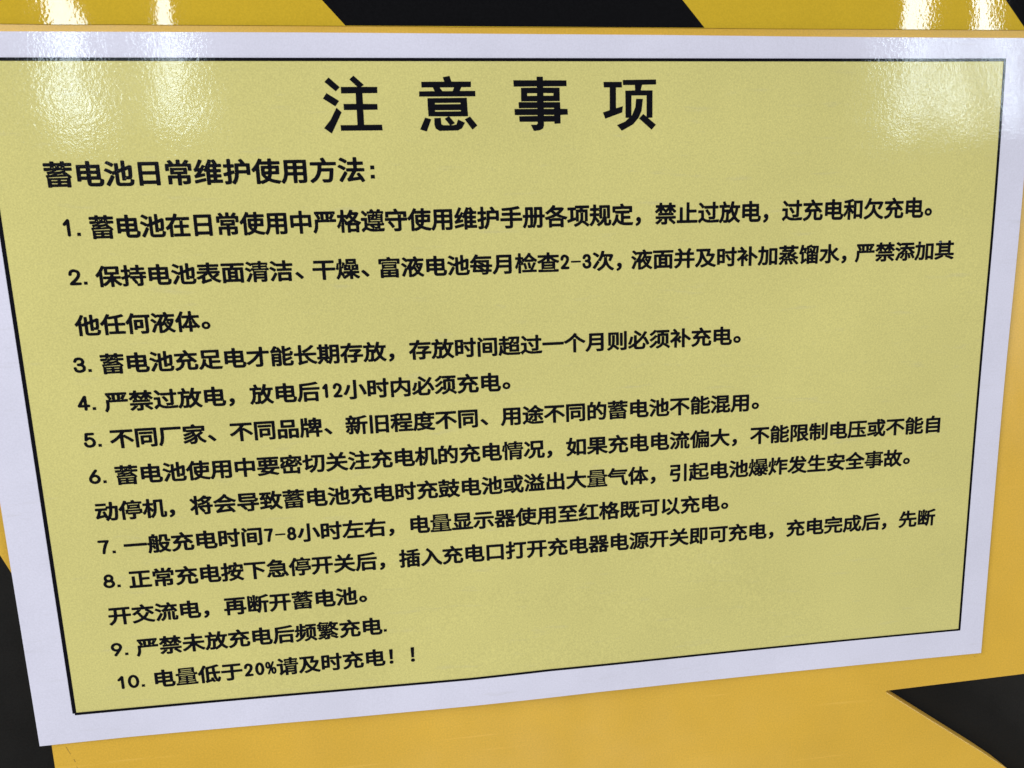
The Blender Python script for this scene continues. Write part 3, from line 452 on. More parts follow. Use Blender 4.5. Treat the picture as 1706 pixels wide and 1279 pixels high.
后|20,-27,25,-28,30,-26,49,11,59,49,63,88,65,115,238,115,245,118,246,123,246,141,244,146,240,149,65,149,65,164,146,172,186,178,225,186,228,189,228,196,210,214,205,216,170,209,128,203,36,195,31,192,30,188,29,93,25,59,17,26,0,-7,3,-14;74,-27,100,-28,104,-24,105,-16,106,-15,191,-15,194,-24,198,-27,220,-28,225,-26,227,-24,228,-19,228,86,226,92,220,95,78,95,73,93,70,86,70,-21;105,19,105,61,192,61,193,19,191,18,106,18
和|58,-26,82,-27,86,-25,88,-21,88,69,89,65,104,44,108,41,116,42,125,55,125,-10,127,-13,130,-16,155,-15,158,-11,160,4,198,4,200,-10,203,-14,227,-15,232,-12,233,-6,233,187,230,193,225,194,130,194,128,198,116,212,110,215,65,203,13,194,10,192,7,185,13,169,17,165,22,164,53,168,54,145,53,144,12,144,5,139,5,117,8,112,12,111,45,110,28,75,15,55,0,37,-1,32,11,10,17,8,22,10,36,27,51,52,57,77,60,84,60,75,54,52,54,-20;160,37,159,39,159,160,198,161,199,39,197,37;125,72,92,110,125,110;128,122,126,127,128,133,131,127;88,144,88,175,125,186,125,144
品|17,-27,21,-28,42,-27,46,-23,47,-14,82,-14,84,-22,91,-26,111,-26,116,-23,118,-18,118,88,115,95,109,97,21,97,14,93,13,88,13,-20;133,-27,157,-28,162,-23,164,-14,204,-15,206,-23,211,-26,232,-26,237,-23,239,-18,239,88,237,95,231,97,137,97,131,94,129,88,129,-20;47,20,47,63,83,63,83,20;164,20,164,63,204,64,204,20;56,108,194,108,199,110,202,117,202,198,201,203,197,207,194,207,57,207,52,205,49,200,49,117,51,112;84,142,84,174,167,173,167,143,166,142
器|28,-27,51,-28,54,-26,59,-21,83,-21,87,-25,91,-26,111,-26,115,-23,117,-18,117,60,111,65,89,65,88,67,103,80,143,80,157,67,156,65,136,65,133,62,131,58,131,-20,134,-26,139,-28,158,-28,166,-21,193,-21,196,-25,201,-26,219,-26,225,-23,227,-18,227,28,228,30,233,29,237,32,250,48,250,55,246,59,226,65,199,78,181,83,184,84,199,80,238,80,242,82,244,85,245,105,243,111,238,113,209,113,206,118,200,122,203,123,221,123,226,128,227,198,224,204,219,207,139,207,134,205,130,200,130,140,129,137,117,140,117,198,114,205,109,207,33,207,26,204,24,198,24,132,26,126,31,123,91,123,94,122,86,113,13,113,9,112,6,108,5,87,9,81,53,80,24,65,4,57,0,52,1,45,13,30,18,27,24,28,24,-20;58,12,58,32,83,33,83,12;164,12,164,32,193,32,193,12;174,107,156,112,159,113,168,111,179,107;129,113,129,115,134,124,144,123,147,117,151,113;188,125,174,128,178,130,183,129,194,125;58,155,58,174,83,175,84,173,83,155;164,155,164,174,193,174,193,156
在|44,-26,48,-27,70,-26,73,-24,76,-17,79,-21,83,-22,235,-22,241,-19,242,-14,242,4,238,11,178,11,176,13,176,66,228,67,233,73,233,91,231,97,226,100,176,101,175,144,238,146,241,149,243,153,242,173,240,178,235,179,118,179,125,204,124,209,120,213,98,218,91,214,79,179,16,179,10,176,8,171,8,153,11,147,16,145,62,144,41,113,25,94,5,78,2,73,3,68,13,50,16,47,23,47,40,60,40,59,40,-19;75,-12,72,-6,75,3,78,-6;76,7,75,9,75,99,103,145,141,145,143,144,141,100,90,99,85,93,85,74,88,69,93,67,141,67,142,13,140,11,83,11,80,10;156,144,152,146,152,148,156,150,161,150,166,148,165,146,161,144
大|21,-26,26,-27,29,-26,71,0,100,30,120,65,126,82,136,60,158,25,186,-3,222,-27,227,-27,231,-25,246,-6,247,-3,246,2,211,24,185,50,164,84,153,110,237,111,241,113,243,117,242,142,236,146,141,147,143,210,141,215,136,218,114,218,110,215,108,212,104,146,16,146,11,145,8,139,8,119,9,114,12,112,97,110,90,87,72,54,46,26,4,0,3,-5,4,-8
如|19,-27,25,-28,45,-18,60,-7,82,15,102,-5,107,-7,112,-5,125,11,125,-15,127,-19,132,-22,155,-20,159,-15,160,-3,203,-3,205,-14,210,-17,232,-18,237,-15,239,-9,239,183,237,188,232,191,132,191,127,188,125,185,125,163,108,167,75,167,74,168,80,211,77,215,73,216,53,218,48,215,46,211,38,167,10,166,7,165,4,160,4,140,7,135,12,133,32,133,16,75,17,70,56,38,37,18,5,-1,4,-5,5,-9;125,23,102,46,109,63,118,91,121,121,123,148,127,155,129,148,125,98;160,31,159,33,159,156,203,157,204,31;72,70,54,83,66,133,90,133,88,118,83,96,74,70,73,68
存|43,-26,68,-27,72,-25,74,-21,74,49,71,59,74,65,74,100,90,125,103,150,104,151,236,151,240,154,243,159,243,179,239,184,234,185,118,185,123,204,122,210,118,213,96,218,93,217,89,214,79,185,16,185,9,182,8,177,8,159,11,153,16,151,63,151,64,150,42,115,24,95,3,77,0,72,1,67,10,50,14,47,21,47,38,60,39,59,39,-20;114,-26,118,-28,154,-26,164,-24,173,-20,177,-15,180,-6,181,41,239,41,246,45,247,67,243,74,180,75,181,77,217,105,230,119,231,122,230,127,216,139,211,140,104,139,98,135,97,114,98,110,102,107,168,105,147,92,144,74,83,74,77,70,76,65,78,57,76,49,78,44,81,42,145,40,144,6,111,6,105,2,105,-5,111,-23
守|107,-25,128,-26,153,-25,170,-19,176,-12,179,-3,179,5,180,85,236,86,242,90,244,113,240,119,228,121,218,118,210,121,181,120,179,122,179,148,177,153,180,154,201,153,201,128,205,123,210,122,220,125,230,122,235,125,237,130,237,180,233,186,228,188,148,188,133,215,126,219,105,214,101,210,101,203,108,188,20,188,14,183,13,130,15,125,20,122,30,125,41,122,46,125,47,130,48,154,146,153,144,148,144,122,143,120,40,121,30,118,20,121,11,120,7,113,7,93,11,87,57,87,51,85,40,77,37,73,38,69,63,40,80,13,85,11,90,12,106,23,109,27,109,32,91,59,68,86,143,86,144,85,144,8,105,8,100,7,97,3,97,-2,104,-22;158,153,153,155,160,158,165,158,170,155,163,152
安|28,-26,34,-27,62,-20,91,-10,116,2,136,13,176,-6,211,-26,216,-26,219,-23,235,-6,236,-1,234,4,216,15,164,41,177,59,191,86,234,87,239,89,242,94,241,116,234,120,226,120,217,117,207,120,121,121,133,146,133,151,131,154,134,156,199,155,200,129,202,124,207,123,217,125,226,123,231,123,234,127,235,131,235,181,232,187,227,189,142,189,129,215,122,218,101,213,97,211,96,204,102,191,101,189,24,189,17,186,15,181,15,131,17,126,21,123,26,123,32,125,42,123,47,125,50,129,51,156,96,156,97,154,81,120,41,120,32,118,26,120,17,120,13,119,10,116,9,94,11,90,14,87,60,86,41,59,41,54,42,51,94,31,94,29,91,27,69,18,16,4,13,-1,14,-6;129,54,91,69,101,86,151,86,143,71;112,155,108,157,111,160,116,160,123,157,122,156,119,155
完|17,-27,23,-28,63,-15,89,6,103,35,107,63,109,65,134,65,137,63,138,-4,146,-17,158,-23,173,-24,213,-24,228,-21,239,-12,244,3,247,26,246,31,224,42,219,42,214,36,213,18,211,9,171,10,171,63,173,65,239,65,244,71,243,94,236,98,11,97,8,95,6,90,6,71,11,65,69,65,72,63,69,45,60,26,42,13,9,3,5,0,3,-4,4,-9;56,111,194,112,198,113,201,118,199,131,200,138,198,143,193,144,56,144,51,142,49,136,50,131,49,126,49,116,52,113;19,118,41,118,46,121,47,125,47,155,49,155,201,155,203,131,201,125,203,121,209,118,231,118,234,120,237,125,237,183,234,187,229,189,146,189,135,210,128,219,123,220,104,215,99,212,97,206,104,189,21,189,15,186,13,181,13,125,14,121
定|20,-27,24,-29,28,-27,42,-14,52,0,64,20,77,3,102,-12,136,-21,174,-24,232,-24,239,-21,248,3,246,8,242,11,164,11,144,12,142,14,142,48,209,48,213,49,216,53,217,74,214,80,209,82,144,82,142,83,142,106,201,107,206,111,207,120,229,119,234,121,237,128,237,183,235,188,229,190,146,190,132,216,126,220,104,214,100,211,99,204,106,191,104,190,21,190,15,188,13,183,13,128,16,121,21,119,39,119,44,121,46,111,51,107,106,107,107,104,107,26,106,24,93,34,84,46,77,61,83,91,81,98,76,100,56,102,50,99,43,64,34,38,21,16,2,-6,2,-11,4,-14;47,139,47,156,202,156,202,141,52,141
家|86,-26,120,-27,134,-22,143,-15,152,-3,158,17,159,40,153,60,157,63,166,39,181,17,203,-3,225,-16,230,-17,235,-15,249,2,249,7,247,11,224,25,206,40,192,60,184,77,217,101,220,105,220,110,219,114,204,125,205,131,210,128,230,128,234,129,238,132,239,187,235,194,230,195,144,195,132,216,125,220,100,212,98,205,102,195,20,195,15,192,13,187,13,135,17,129,39,128,44,129,47,124,52,122,69,122,99,128,102,127,70,118,15,100,12,95,13,90,24,74,30,71,40,74,70,85,100,100,102,100,106,95,92,87,67,76,15,58,12,54,12,49,23,32,27,29,30,29,57,39,105,62,119,72,120,71,122,65,102,52,74,37,44,25,12,15,8,10,8,5,19,-13,25,-16,77,4,76,-3,81,-21;102,5,84,7,124,30,125,29,124,20,118,9,114,6;145,91,129,115,137,122,185,122,186,120,167,105,147,91;204,152,197,154,49,153,47,160,49,163,202,163,204,162
密|189,-26,213,-27,218,-23,219,54,216,57,211,59,191,58,187,55,185,52,185,17,143,17,142,19,142,62,163,63,178,65,181,67,191,74,197,87,200,100,219,75,223,73,228,74,245,87,246,92,245,96,236,108,214,130,216,132,233,132,239,137,239,189,237,194,231,196,143,196,135,217,128,220,110,217,105,214,103,209,106,196,20,196,15,194,12,189,12,137,17,132,31,132,33,130,18,110,5,97,4,92,6,89,16,82,5,77,2,70,16,50,21,48,33,50,33,-8,34,-13,41,-16,185,-16,186,-23;68,17,66,19,66,49,65,54,60,57,46,54,40,55,45,58,55,59,80,68,90,64,107,62,107,17;121,65,119,67,122,69,130,67,126,64;31,81,30,82,32,84,43,90,51,100,68,130,68,99,46,90;110,88,108,89,111,90,133,96,153,109,169,122,181,138,190,142,186,135,178,130,177,127,178,124,192,114,193,111,188,112,178,120,173,121,169,115,167,100,165,94,133,94;101,114,101,141,122,127;68,135,65,138,46,146,46,164,83,164,80,157,84,150,75,150,70,147,68,144;205,140,200,144,193,145,196,152,193,157,185,162,171,165,205,164;148,146,125,162,100,169,105,170,126,164,165,164
富|33,-27,37,-28,57,-28,61,-26,64,-20,187,-20,189,-20,192,-25,197,-27,217,-27,222,-24,223,-19,223,71,219,77,204,78,202,79,203,84,203,131,201,138,204,140,207,136,212,134,232,135,237,138,238,143,238,189,235,196,230,198,144,198,132,218,125,220,104,215,100,213,98,208,102,198,20,198,14,194,12,189,12,143,14,138,20,134,40,135,47,139,49,138,46,131,46,84,48,79,34,77,29,71,29,-21;62,9,62,17,107,17,108,14,107,9;140,9,140,17,190,16,190,9;62,42,61,48,62,50,109,49,109,43,107,42;140,42,139,43,139,48,140,50,191,49,190,42;60,74,56,78,69,82,182,82,194,78,190,75,182,73,69,73;77,104,77,112,170,112,172,109,172,104,170,103;64,134,55,138,67,142,182,142,194,138,182,134;45,145,43,154,43,168,45,169,184,170,205,169,207,168,207,153,205,147,204,146,201,159,197,162,69,162,54,163,49,159,48,149
导|117,-26,122,-27,162,-26,179,-21,186,-14,188,-6,189,46,191,47,237,47,241,49,243,53,244,74,240,79,236,81,191,81,189,83,189,89,191,91,209,92,225,99,234,111,238,129,237,134,234,137,221,141,214,144,214,201,212,205,209,208,34,208,29,206,26,203,26,126,29,109,40,98,61,92,152,91,154,89,154,81,16,81,11,79,8,74,8,54,10,49,16,47,44,47,47,40,70,18,89,-6,96,-7,106,0,114,-22;112,6,115,11,115,16,106,28,89,46,92,47,154,47,154,6;169,94,167,96,169,97,176,96,174,94;71,122,62,125,62,133,201,133,203,131,201,124,187,122;62,165,62,176,179,176,180,174,179,165
将|53,-26,76,-28,80,-26,83,-23,84,60,85,63,102,62,98,57,99,50,118,27,133,4,136,2,143,2,143,-5,149,-23,151,-26,156,-28,191,-26,200,-24,208,-19,212,-13,215,-5,216,62,238,62,243,65,245,70,245,89,243,93,240,95,216,96,215,97,215,120,213,124,208,127,193,127,216,146,240,180,241,185,238,190,221,199,181,198,184,205,180,211,155,218,123,187,105,175,85,165,83,214,76,218,56,218,52,215,50,210,50,164,48,162,30,182,25,184,20,183,5,171,3,167,4,162,23,140,38,119,43,116,48,116,50,115,50,95,4,55,2,49,14,29,20,26,25,28,48,49,49,49,50,-20;150,6,160,14,162,17,162,22,147,45,132,62,180,62,181,60,181,7,178,5;81,72,78,79,81,89,81,104,83,107,93,94,86,93,82,90,84,79;103,90,103,92,111,95,143,99,180,117,181,115,181,97,180,96,145,96,113,90;85,115,84,117,85,150,95,139,100,137,120,147,121,146,136,132,135,130,118,124;165,148,147,165,150,167,188,166,189,165,184,160,173,151,166,147
小|71,-27,75,-28,105,-27,126,-24,134,-20,139,-15,143,-5,144,207,142,212,138,214,115,214,110,212,108,208,108,8,103,7,66,7,62,5,60,2,60,-3,68,-23;220,23,226,23,248,32,251,35,252,40,244,67,232,95,218,125,200,155,193,157,171,149,168,142,198,82,209,53,216,28;26,27,32,30,48,53,61,83,72,113,79,143,78,148,75,151,51,156,46,154,44,152,37,123,28,97,16,71,0,47,1,42,3,38
左|54,-19,59,-21,237,-21,243,-18,245,-13,245,6,244,10,240,13,167,14,167,72,230,74,234,81,234,101,230,105,225,107,96,107,105,139,235,139,239,142,240,146,240,166,238,171,232,173,115,173,114,174,120,206,119,211,114,215,92,218,87,216,85,212,77,173,17,173,11,171,9,166,9,147,12,140,17,139,67,139,69,137,60,111,45,74,25,42,0,12,0,6,15,-11,20,-13,25,-11,46,12,64,37,82,72,132,72,132,14,55,13,52,11,50,6,50,-14
常|114,-27,138,-28,142,-27,145,-23,147,38,187,38,188,37,188,15,158,15,154,13,152,10,151,5,158,-13,162,-17,178,-18,200,-16,213,-12,220,-5,223,12,223,63,221,68,215,71,144,70,145,78,180,78,192,76,195,77,199,80,200,120,198,125,198,138,195,143,177,141,77,141,60,144,54,140,52,85,55,78,60,76,72,78,112,78,112,70,38,71,32,68,30,63,31,-12,33,-15,38,-17,58,-16,63,-13,65,-8,65,38,110,38,111,-20;87,106,86,113,88,115,163,115,165,113,165,107,163,106;19,110,40,110,46,113,47,118,47,147,48,148,82,150,178,150,205,148,206,127,204,118,205,113,212,110,233,110,237,113,238,117,238,173,236,177,232,179,203,180,217,197,218,203,213,209,193,215,188,215,185,213,162,180,160,179,144,180,144,212,142,216,138,218,117,218,111,215,109,210,108,179,88,179,78,197,65,213,62,215,57,215,38,208,35,203,35,197,48,180,20,179,16,177,14,173,14,117,15,113
干|110,-26,135,-28,140,-25,142,-21,142,79,144,81,237,81,240,82,244,85,244,110,243,114,239,116,144,116,142,119,142,164,144,165,229,166,232,169,233,174,233,194,229,199,27,200,22,199,19,195,18,172,20,168,24,166,104,165,106,164,105,116,12,116,8,114,6,110,6,89,8,84,14,81,105,81,106,-20
并|23,-28,26,-30,31,-28,60,-9,79,13,92,40,96,60,98,60,152,60,153,-23,160,-28,181,-28,186,-25,188,-20,188,60,238,60,243,63,245,68,245,88,240,93,188,95,188,132,231,133,235,135,237,140,237,160,233,166,187,167,205,202,205,207,201,211,178,218,171,217,152,175,148,167,146,166,107,167,94,193,78,215,75,218,70,218,48,208,47,205,47,200,68,167,23,166,18,165,15,160,14,140,16,135,21,132,63,132,63,95,11,94,7,92,5,87,5,67,10,61,60,60,57,50,48,32,33,15,6,-3,6,-8,7,-12;100,94,100,132,152,132,153,97,151,94
度|22,-27,28,-28,32,-25,41,-6,49,-23,54,-26,103,-19,144,-7,181,-19,204,-24,229,-28,236,-25,248,-7,248,-2,246,2,243,4,203,10,186,13,186,15,200,27,213,40,225,60,223,65,219,68,208,74,197,75,201,78,202,82,202,115,236,116,240,118,242,123,242,140,239,145,234,147,203,147,202,158,204,160,238,160,242,162,245,168,245,187,243,191,238,193,156,193,144,215,138,219,116,214,112,212,111,205,116,193,31,193,26,191,24,185,23,88,20,55,14,22,1,-12,4,-18;44,5,54,45,59,43,78,42,86,32,105,15,86,10;143,30,126,40,123,42,124,43,164,43,168,42,146,29;53,54,51,60,53,64,54,64,55,58;108,70,99,73,98,75,111,79,181,79,191,76,193,73,181,70;58,74,56,75,58,115,88,116,89,82,90,78,94,75;123,106,122,115,124,116,167,115,167,107,166,105;59,147,58,148,59,160,88,160,89,158,88,147;123,148,122,158,124,160,166,160,167,158,167,148,166,147;183,163,181,165,189,165,186,163
开|24,-28,28,-29,33,-27,64,-1,83,26,94,54,98,77,100,79,153,79,154,77,155,-23,157,-26,161,-28,181,-28,187,-26,189,-21,190,78,238,79,243,81,245,87,245,106,243,110,240,112,190,113,189,167,234,169,237,176,237,194,235,200,230,202,23,202,16,199,14,194,14,176,18,169,23,168,65,168,65,166,65,112,11,112,8,111,5,106,5,86,10,79,60,79,62,77,59,62,50,40,34,19,8,-1,6,-4,6,-9,8,-13;101,112,100,114,100,167,154,167,154,114,153,112
引|191,-27,215,-28,220,-25,222,-20,222,208,220,213,215,215,194,215,190,213,188,208,188,-20;57,-25,92,-26,112,-24,120,-20,125,-15,132,-3,137,13,141,40,145,85,144,90,137,94,57,94,55,95,59,116,135,117,142,120,144,125,144,200,142,204,139,207,27,207,22,206,19,202,19,180,24,175,109,173,109,150,35,150,30,148,28,143,14,70,16,63,22,60,108,60,103,23,100,13,97,8,52,10,46,5,45,0,50,-10,52,-20
必|98,-24,164,-25,183,-22,197,-9,204,11,207,42,203,47,183,57,178,56,173,52,171,26,169,14,166,10,161,9,114,9,105,11,105,39,139,69,178,113,201,74,219,31,223,30,228,30,246,39,250,42,250,49,242,69,222,109,208,131,204,133,199,133,191,130,186,125,184,126,191,132,199,143,224,184,224,189,221,194,199,203,193,201,172,166,149,132,122,101,104,85,104,152,101,156,96,157,76,157,72,156,70,152,69,56,39,35,4,17,1,14,0,9,14,-11,21,-13,69,12,71,-3,78,-16,91,-23;22,37,28,37,32,39,43,60,51,83,62,129,61,134,58,137,38,142,33,141,29,137,19,94,11,74,0,52,3,45;138,141,143,140,146,142,158,157,161,162,160,167,129,191,94,216,89,217,85,216,71,201,70,196,71,191
急|83,-23,159,-24,177,-22,191,-13,197,0,201,15,213,-11,217,-16,222,-16,241,-8,244,-6,245,-1,232,29,212,59,213,150,211,155,206,159,172,159,171,160,184,184,181,190,167,199,107,199,106,200,108,209,106,213,81,219,74,215,64,199,48,180,31,164,6,145,5,140,7,137,21,123,24,121,29,121,41,129,179,129,180,127,179,121,61,121,47,123,40,119,39,99,42,94,46,92,177,94,180,92,179,85,61,85,39,86,33,84,31,79,31,62,34,57,39,55,66,55,76,57,94,55,97,47,117,26,131,9,96,9,92,10,92,45,89,52,74,51,64,53,60,50,57,44,36,53,29,49,18,24,3,0,3,-6,7,-10,26,-19,32,-18,48,9,59,36,58,9,60,-6,69,-18;149,8,147,9,161,17,162,22,153,35,137,54,189,55,193,54,186,50,184,45,184,42,192,30,187,31,177,36,172,35,168,30,166,14,164,9;77,159,76,160,84,168,135,167,129,159
情|34,-26,57,-27,60,-25,62,-21,63,117,57,154,57,164,61,155,64,130,70,124,68,115,70,110,75,107,88,106,86,99,86,-20,88,-25,95,-27,112,-27,117,-25,119,-20,119,10,122,12,195,12,195,4,193,4,168,5,162,0,162,-5,168,-21,173,-26,205,-25,213,-23,221,-18,225,-11,227,0,227,100,225,105,227,107,242,107,246,110,247,114,247,132,244,135,240,137,225,137,213,133,172,133,170,134,170,142,213,142,225,139,230,140,233,145,233,160,232,165,229,167,237,170,240,175,239,192,237,196,232,198,175,198,174,200,173,212,170,216,147,218,142,215,140,212,140,199,82,198,77,194,75,179,70,181,63,179,63,210,61,215,53,218,37,218,33,215,30,210,30,169,17,169,11,165,7,130,-1,97,3,91,20,85,25,86,29,90,28,102,30,125,33,152,35,156,37,154,35,112,34,100,30,92,30,-20;117,39,117,47,118,47,197,47,197,39;117,71,117,81,197,80,197,71;103,104,95,107,100,110,107,111,207,111,215,110,219,107,205,103;85,133,84,134,88,137,87,142,88,142,143,142,143,134,142,133;85,146,78,169,78,172,83,171,102,172,144,172,143,164,87,164,84,160;170,164,170,172,215,172,225,169,215,164
成|21,-28,27,-29,32,-25,46,3,52,30,55,15,57,11,62,9,81,9,101,10,113,18,119,30,122,72,123,120,119,123,116,124,61,124,59,127,59,140,61,141,129,141,131,140,138,90,148,45,111,11,101,7,92,1,92,-7,107,-24,112,-27,117,-25,144,-7,162,10,179,-13,194,-23,211,-26,227,-22,238,-10,244,8,248,37,246,42,226,55,218,53,216,48,212,15,211,10,209,10,200,17,188,38,211,77,230,122,230,128,226,132,207,137,202,137,199,136,176,84,174,86,171,103,166,140,169,141,241,142,244,144,246,148,246,168,243,173,239,175,232,175,231,177,232,183,229,187,208,202,182,216,176,216,164,205,161,215,154,218,134,217,129,213,129,177,127,175,32,175,27,173,24,168,23,73,21,45,14,18,1,-8,4,-15;67,42,55,43,59,90,87,91,89,90,89,72,86,42;189,175,166,175,164,177,164,190,193,175
或|109,-27,116,-27,131,-18,162,9,164,9,167,1,179,-14,194,-24,211,-28,224,-26,228,-24,238,-14,244,5,248,38,245,41,229,52,222,54,217,50,213,13,211,8,207,9,201,16,189,40,212,78,223,101,232,130,231,134,227,136,207,141,201,140,177,86,173,105,169,143,237,144,242,150,242,170,239,176,233,178,235,185,232,189,212,204,187,216,181,216,167,203,165,213,161,217,137,217,134,216,130,210,131,178,17,178,12,176,10,173,9,150,11,146,16,144,102,145,133,143,139,91,149,46,136,32,132,44,129,46,122,46,124,47,126,53,126,130,124,135,119,137,51,136,31,137,26,135,24,131,23,53,26,48,31,45,92,45,112,47,118,45,114,42,92,40,12,24,9,21,8,16,13,-7,17,-10,22,-10,97,6,126,18,127,16,124,14,111,8,99,4,91,-3,91,-10;57,77,57,105,91,105,92,78;201,175,187,178,167,178,166,191,167,192,189,180,205,175
手|65,-26,88,-27,114,-25,124,-23,134,-18,139,-12,142,-4,143,53,144,54,239,54,245,58,246,61,246,81,244,86,241,88,143,89,143,111,144,113,224,113,228,114,231,118,232,141,230,144,226,147,143,148,143,173,198,182,216,187,219,189,221,193,220,198,204,216,198,217,164,210,121,203,28,196,22,193,21,188,26,169,31,165,106,169,108,168,108,147,29,147,23,144,21,139,22,119,24,115,28,113,108,113,108,89,13,88,8,87,5,83,5,61,7,56,11,54,108,54,108,7,61,7,57,6,54,3,54,-4,62,-22
才|103,-23,124,-24,149,-23,164,-17,171,-10,174,-2,175,8,175,132,236,132,241,135,242,138,242,160,241,164,237,167,176,168,175,212,174,215,169,218,146,218,141,215,139,210,139,168,17,167,12,166,9,162,9,138,14,133,113,132,98,112,69,80,37,54,3,32,1,27,2,23,21,3,27,3,64,28,98,58,127,92,139,108,139,12,134,10,99,11,94,8,92,1,100,-20
打|23,-25,56,-23,68,-18,74,-10,76,5,76,68,108,78,111,80,114,85,111,105,106,111,101,111,76,104,76,133,103,134,108,136,111,140,111,162,168,161,168,10,126,10,122,8,120,5,119,0,128,-22,131,-25,135,-26,165,-26,185,-23,195,-17,200,-10,204,6,204,161,241,162,245,164,248,170,248,190,246,195,240,197,103,197,99,195,97,191,96,168,78,167,76,168,76,210,75,214,68,218,50,218,45,216,42,210,42,168,10,167,6,165,4,160,4,140,8,135,42,133,42,95,6,85,3,82,2,78,8,56,11,52,16,51,42,58,42,8,16,8,13,6,11,1,17,-20
护|92,-27,96,-28,101,-26,119,-1,130,28,136,56,138,76,205,76,205,66,207,63,211,61,233,61,237,63,239,66,239,169,233,174,198,175,179,204,170,214,166,217,145,210,140,204,141,199,155,179,156,175,111,175,107,173,105,170,104,158,106,151,104,141,104,99,106,91,105,85,103,85,101,89,101,103,97,108,91,109,73,104,73,133,95,134,100,136,102,141,100,151,102,159,100,164,96,167,73,168,73,209,70,216,65,218,46,218,42,216,39,209,39,168,11,167,8,165,6,161,6,141,8,136,13,134,38,134,39,131,39,94,6,84,3,81,2,78,7,56,11,52,16,51,38,58,39,56,39,8,16,7,11,3,10,-2,16,-22,19,-26,23,-27,45,-26,60,-23,66,-18,73,-7,73,68,100,77,103,80,99,48,91,23,73,-4,75,-12;140,110,138,111,140,142,205,141,205,111,203,110
持|18,-26,32,-27,49,-25,60,-19,65,-13,68,2,68,69,84,74,86,74,86,65,89,60,92,59,109,59,105,54,106,47,122,24,134,2,139,-1,145,1,146,0,152,-21,155,-26,160,-27,192,-26,200,-24,207,-20,212,-13,215,-5,215,59,240,59,244,61,246,65,246,84,244,89,239,91,215,92,215,104,240,104,245,106,248,110,247,130,245,134,240,136,184,136,182,139,182,152,232,154,236,160,236,179,234,183,229,185,183,185,182,209,180,214,175,216,154,216,149,210,149,185,102,185,99,184,96,179,96,160,99,154,104,153,149,152,149,137,94,136,93,137,94,142,95,160,93,164,89,167,70,167,68,169,67,214,60,217,42,217,37,215,35,210,35,169,34,167,9,167,5,165,3,160,3,142,5,136,10,134,34,134,35,132,35,94,4,84,-1,79,4,57,8,52,14,51,34,58,35,57,35,7,34,6,14,6,10,4,8,0,13,-21;155,6,161,12,162,19,150,40,137,59,181,59,182,57,182,7,180,6;95,91,93,102,94,104,180,104,182,102,182,92,180,91;69,104,68,134,84,134,83,109
按|17,-27,49,-26,58,-24,64,-18,67,-14,70,-6,71,61,99,71,102,76,101,86,103,87,113,86,97,56,98,49,101,45,140,24,124,15,84,1,82,-2,82,-7,94,-27,101,-28,143,-13,161,-3,173,6,221,-27,226,-28,231,-26,245,-11,246,-7,245,-2,231,9,196,31,209,54,219,86,241,87,247,91,247,114,244,118,239,120,226,117,219,120,168,120,165,121,173,146,172,153,174,153,209,153,210,151,211,128,213,124,218,122,226,124,234,122,241,123,244,129,244,178,242,183,236,186,184,186,174,215,171,218,166,219,146,215,141,211,141,206,146,186,94,186,89,181,88,168,71,168,70,209,69,214,63,218,44,218,39,216,36,211,36,168,9,168,4,164,3,161,3,141,5,136,9,134,34,134,36,133,36,86,4,76,1,73,0,69,4,49,8,44,13,43,36,49,36,5,13,5,7,-1,7,-6,13,-22;164,49,140,63,151,86,183,87,176,65,168,50,166,48;71,96,71,134,88,134,89,126,94,122,104,124,116,122,119,124,121,128,122,153,139,153,128,120,114,120,104,117,96,120,86,119,83,117,81,113,81,99;93,146,91,151,93,155,94,153;153,154,149,156,154,158,163,156,163,154,159,153
插|96,-27,118,-27,122,-24,123,-17,126,-15,203,-15,206,-25,211,-28,231,-28,236,-24,236,111,233,115,229,116,183,116,181,118,181,125,183,126,238,126,243,128,245,131,245,151,244,155,241,158,181,160,181,175,183,176,216,183,228,186,231,188,233,193,232,196,219,215,214,216,189,210,161,206,98,200,94,196,92,191,100,171,106,169,148,172,148,160,91,159,88,165,84,167,66,168,66,210,64,215,59,218,38,217,34,215,32,211,32,168,13,167,6,163,6,141,8,137,13,134,32,133,32,91,6,84,1,78,6,56,9,52,14,51,31,56,32,55,32,6,16,6,13,4,10,0,16,-22,19,-25,23,-27,41,-26,54,-23,61,-17,64,-12,66,-4,66,66,89,74,91,71,91,-20,93,-25;124,17,123,20,124,36,148,36,148,17;183,17,181,20,181,36,204,36,204,18;151,47,149,53,151,58,153,53;178,48,176,53,178,57,180,53;148,68,124,68,123,85,148,93;183,69,181,71,181,83,183,84,204,83,204,70,203,69;93,82,89,88,91,95,94,90;178,95,176,100,178,105,180,100;68,101,66,103,66,133,68,134,83,134,87,128,91,126,129,126,144,128,150,126,150,106,141,121,136,124,96,110,93,107,91,103,83,106
放|18,-27,21,-28,26,-26,45,1,49,-7,52,-21,56,-25,91,-24,98,-22,106,-15,113,-26,116,-28,121,-28,140,-17,156,-6,178,15,195,-4,210,-16,226,-27,231,-27,235,-26,250,-7,250,-1,247,3,231,12,218,23,199,46,208,64,217,88,228,136,230,138,243,138,248,143,248,164,246,169,241,171,173,171,180,206,180,210,175,215,151,218,146,213,133,163,133,154,130,150,128,156,130,169,128,174,123,177,90,178,79,204,73,217,66,218,46,212,44,204,54,178,10,177,5,174,3,171,3,151,6,146,10,144,31,144,33,143,32,74,27,48,17,21,0,-3,-2,-7,1,-14;50,7,49,8,60,36,65,68,66,93,85,93,82,29,78,8,53,8;115,9,118,81,123,77,130,78,141,93,159,46,138,24;180,84,168,123,166,138,193,138,193,136,186,104;116,124,111,127,68,127,66,128,66,143,68,144,126,145,118,124
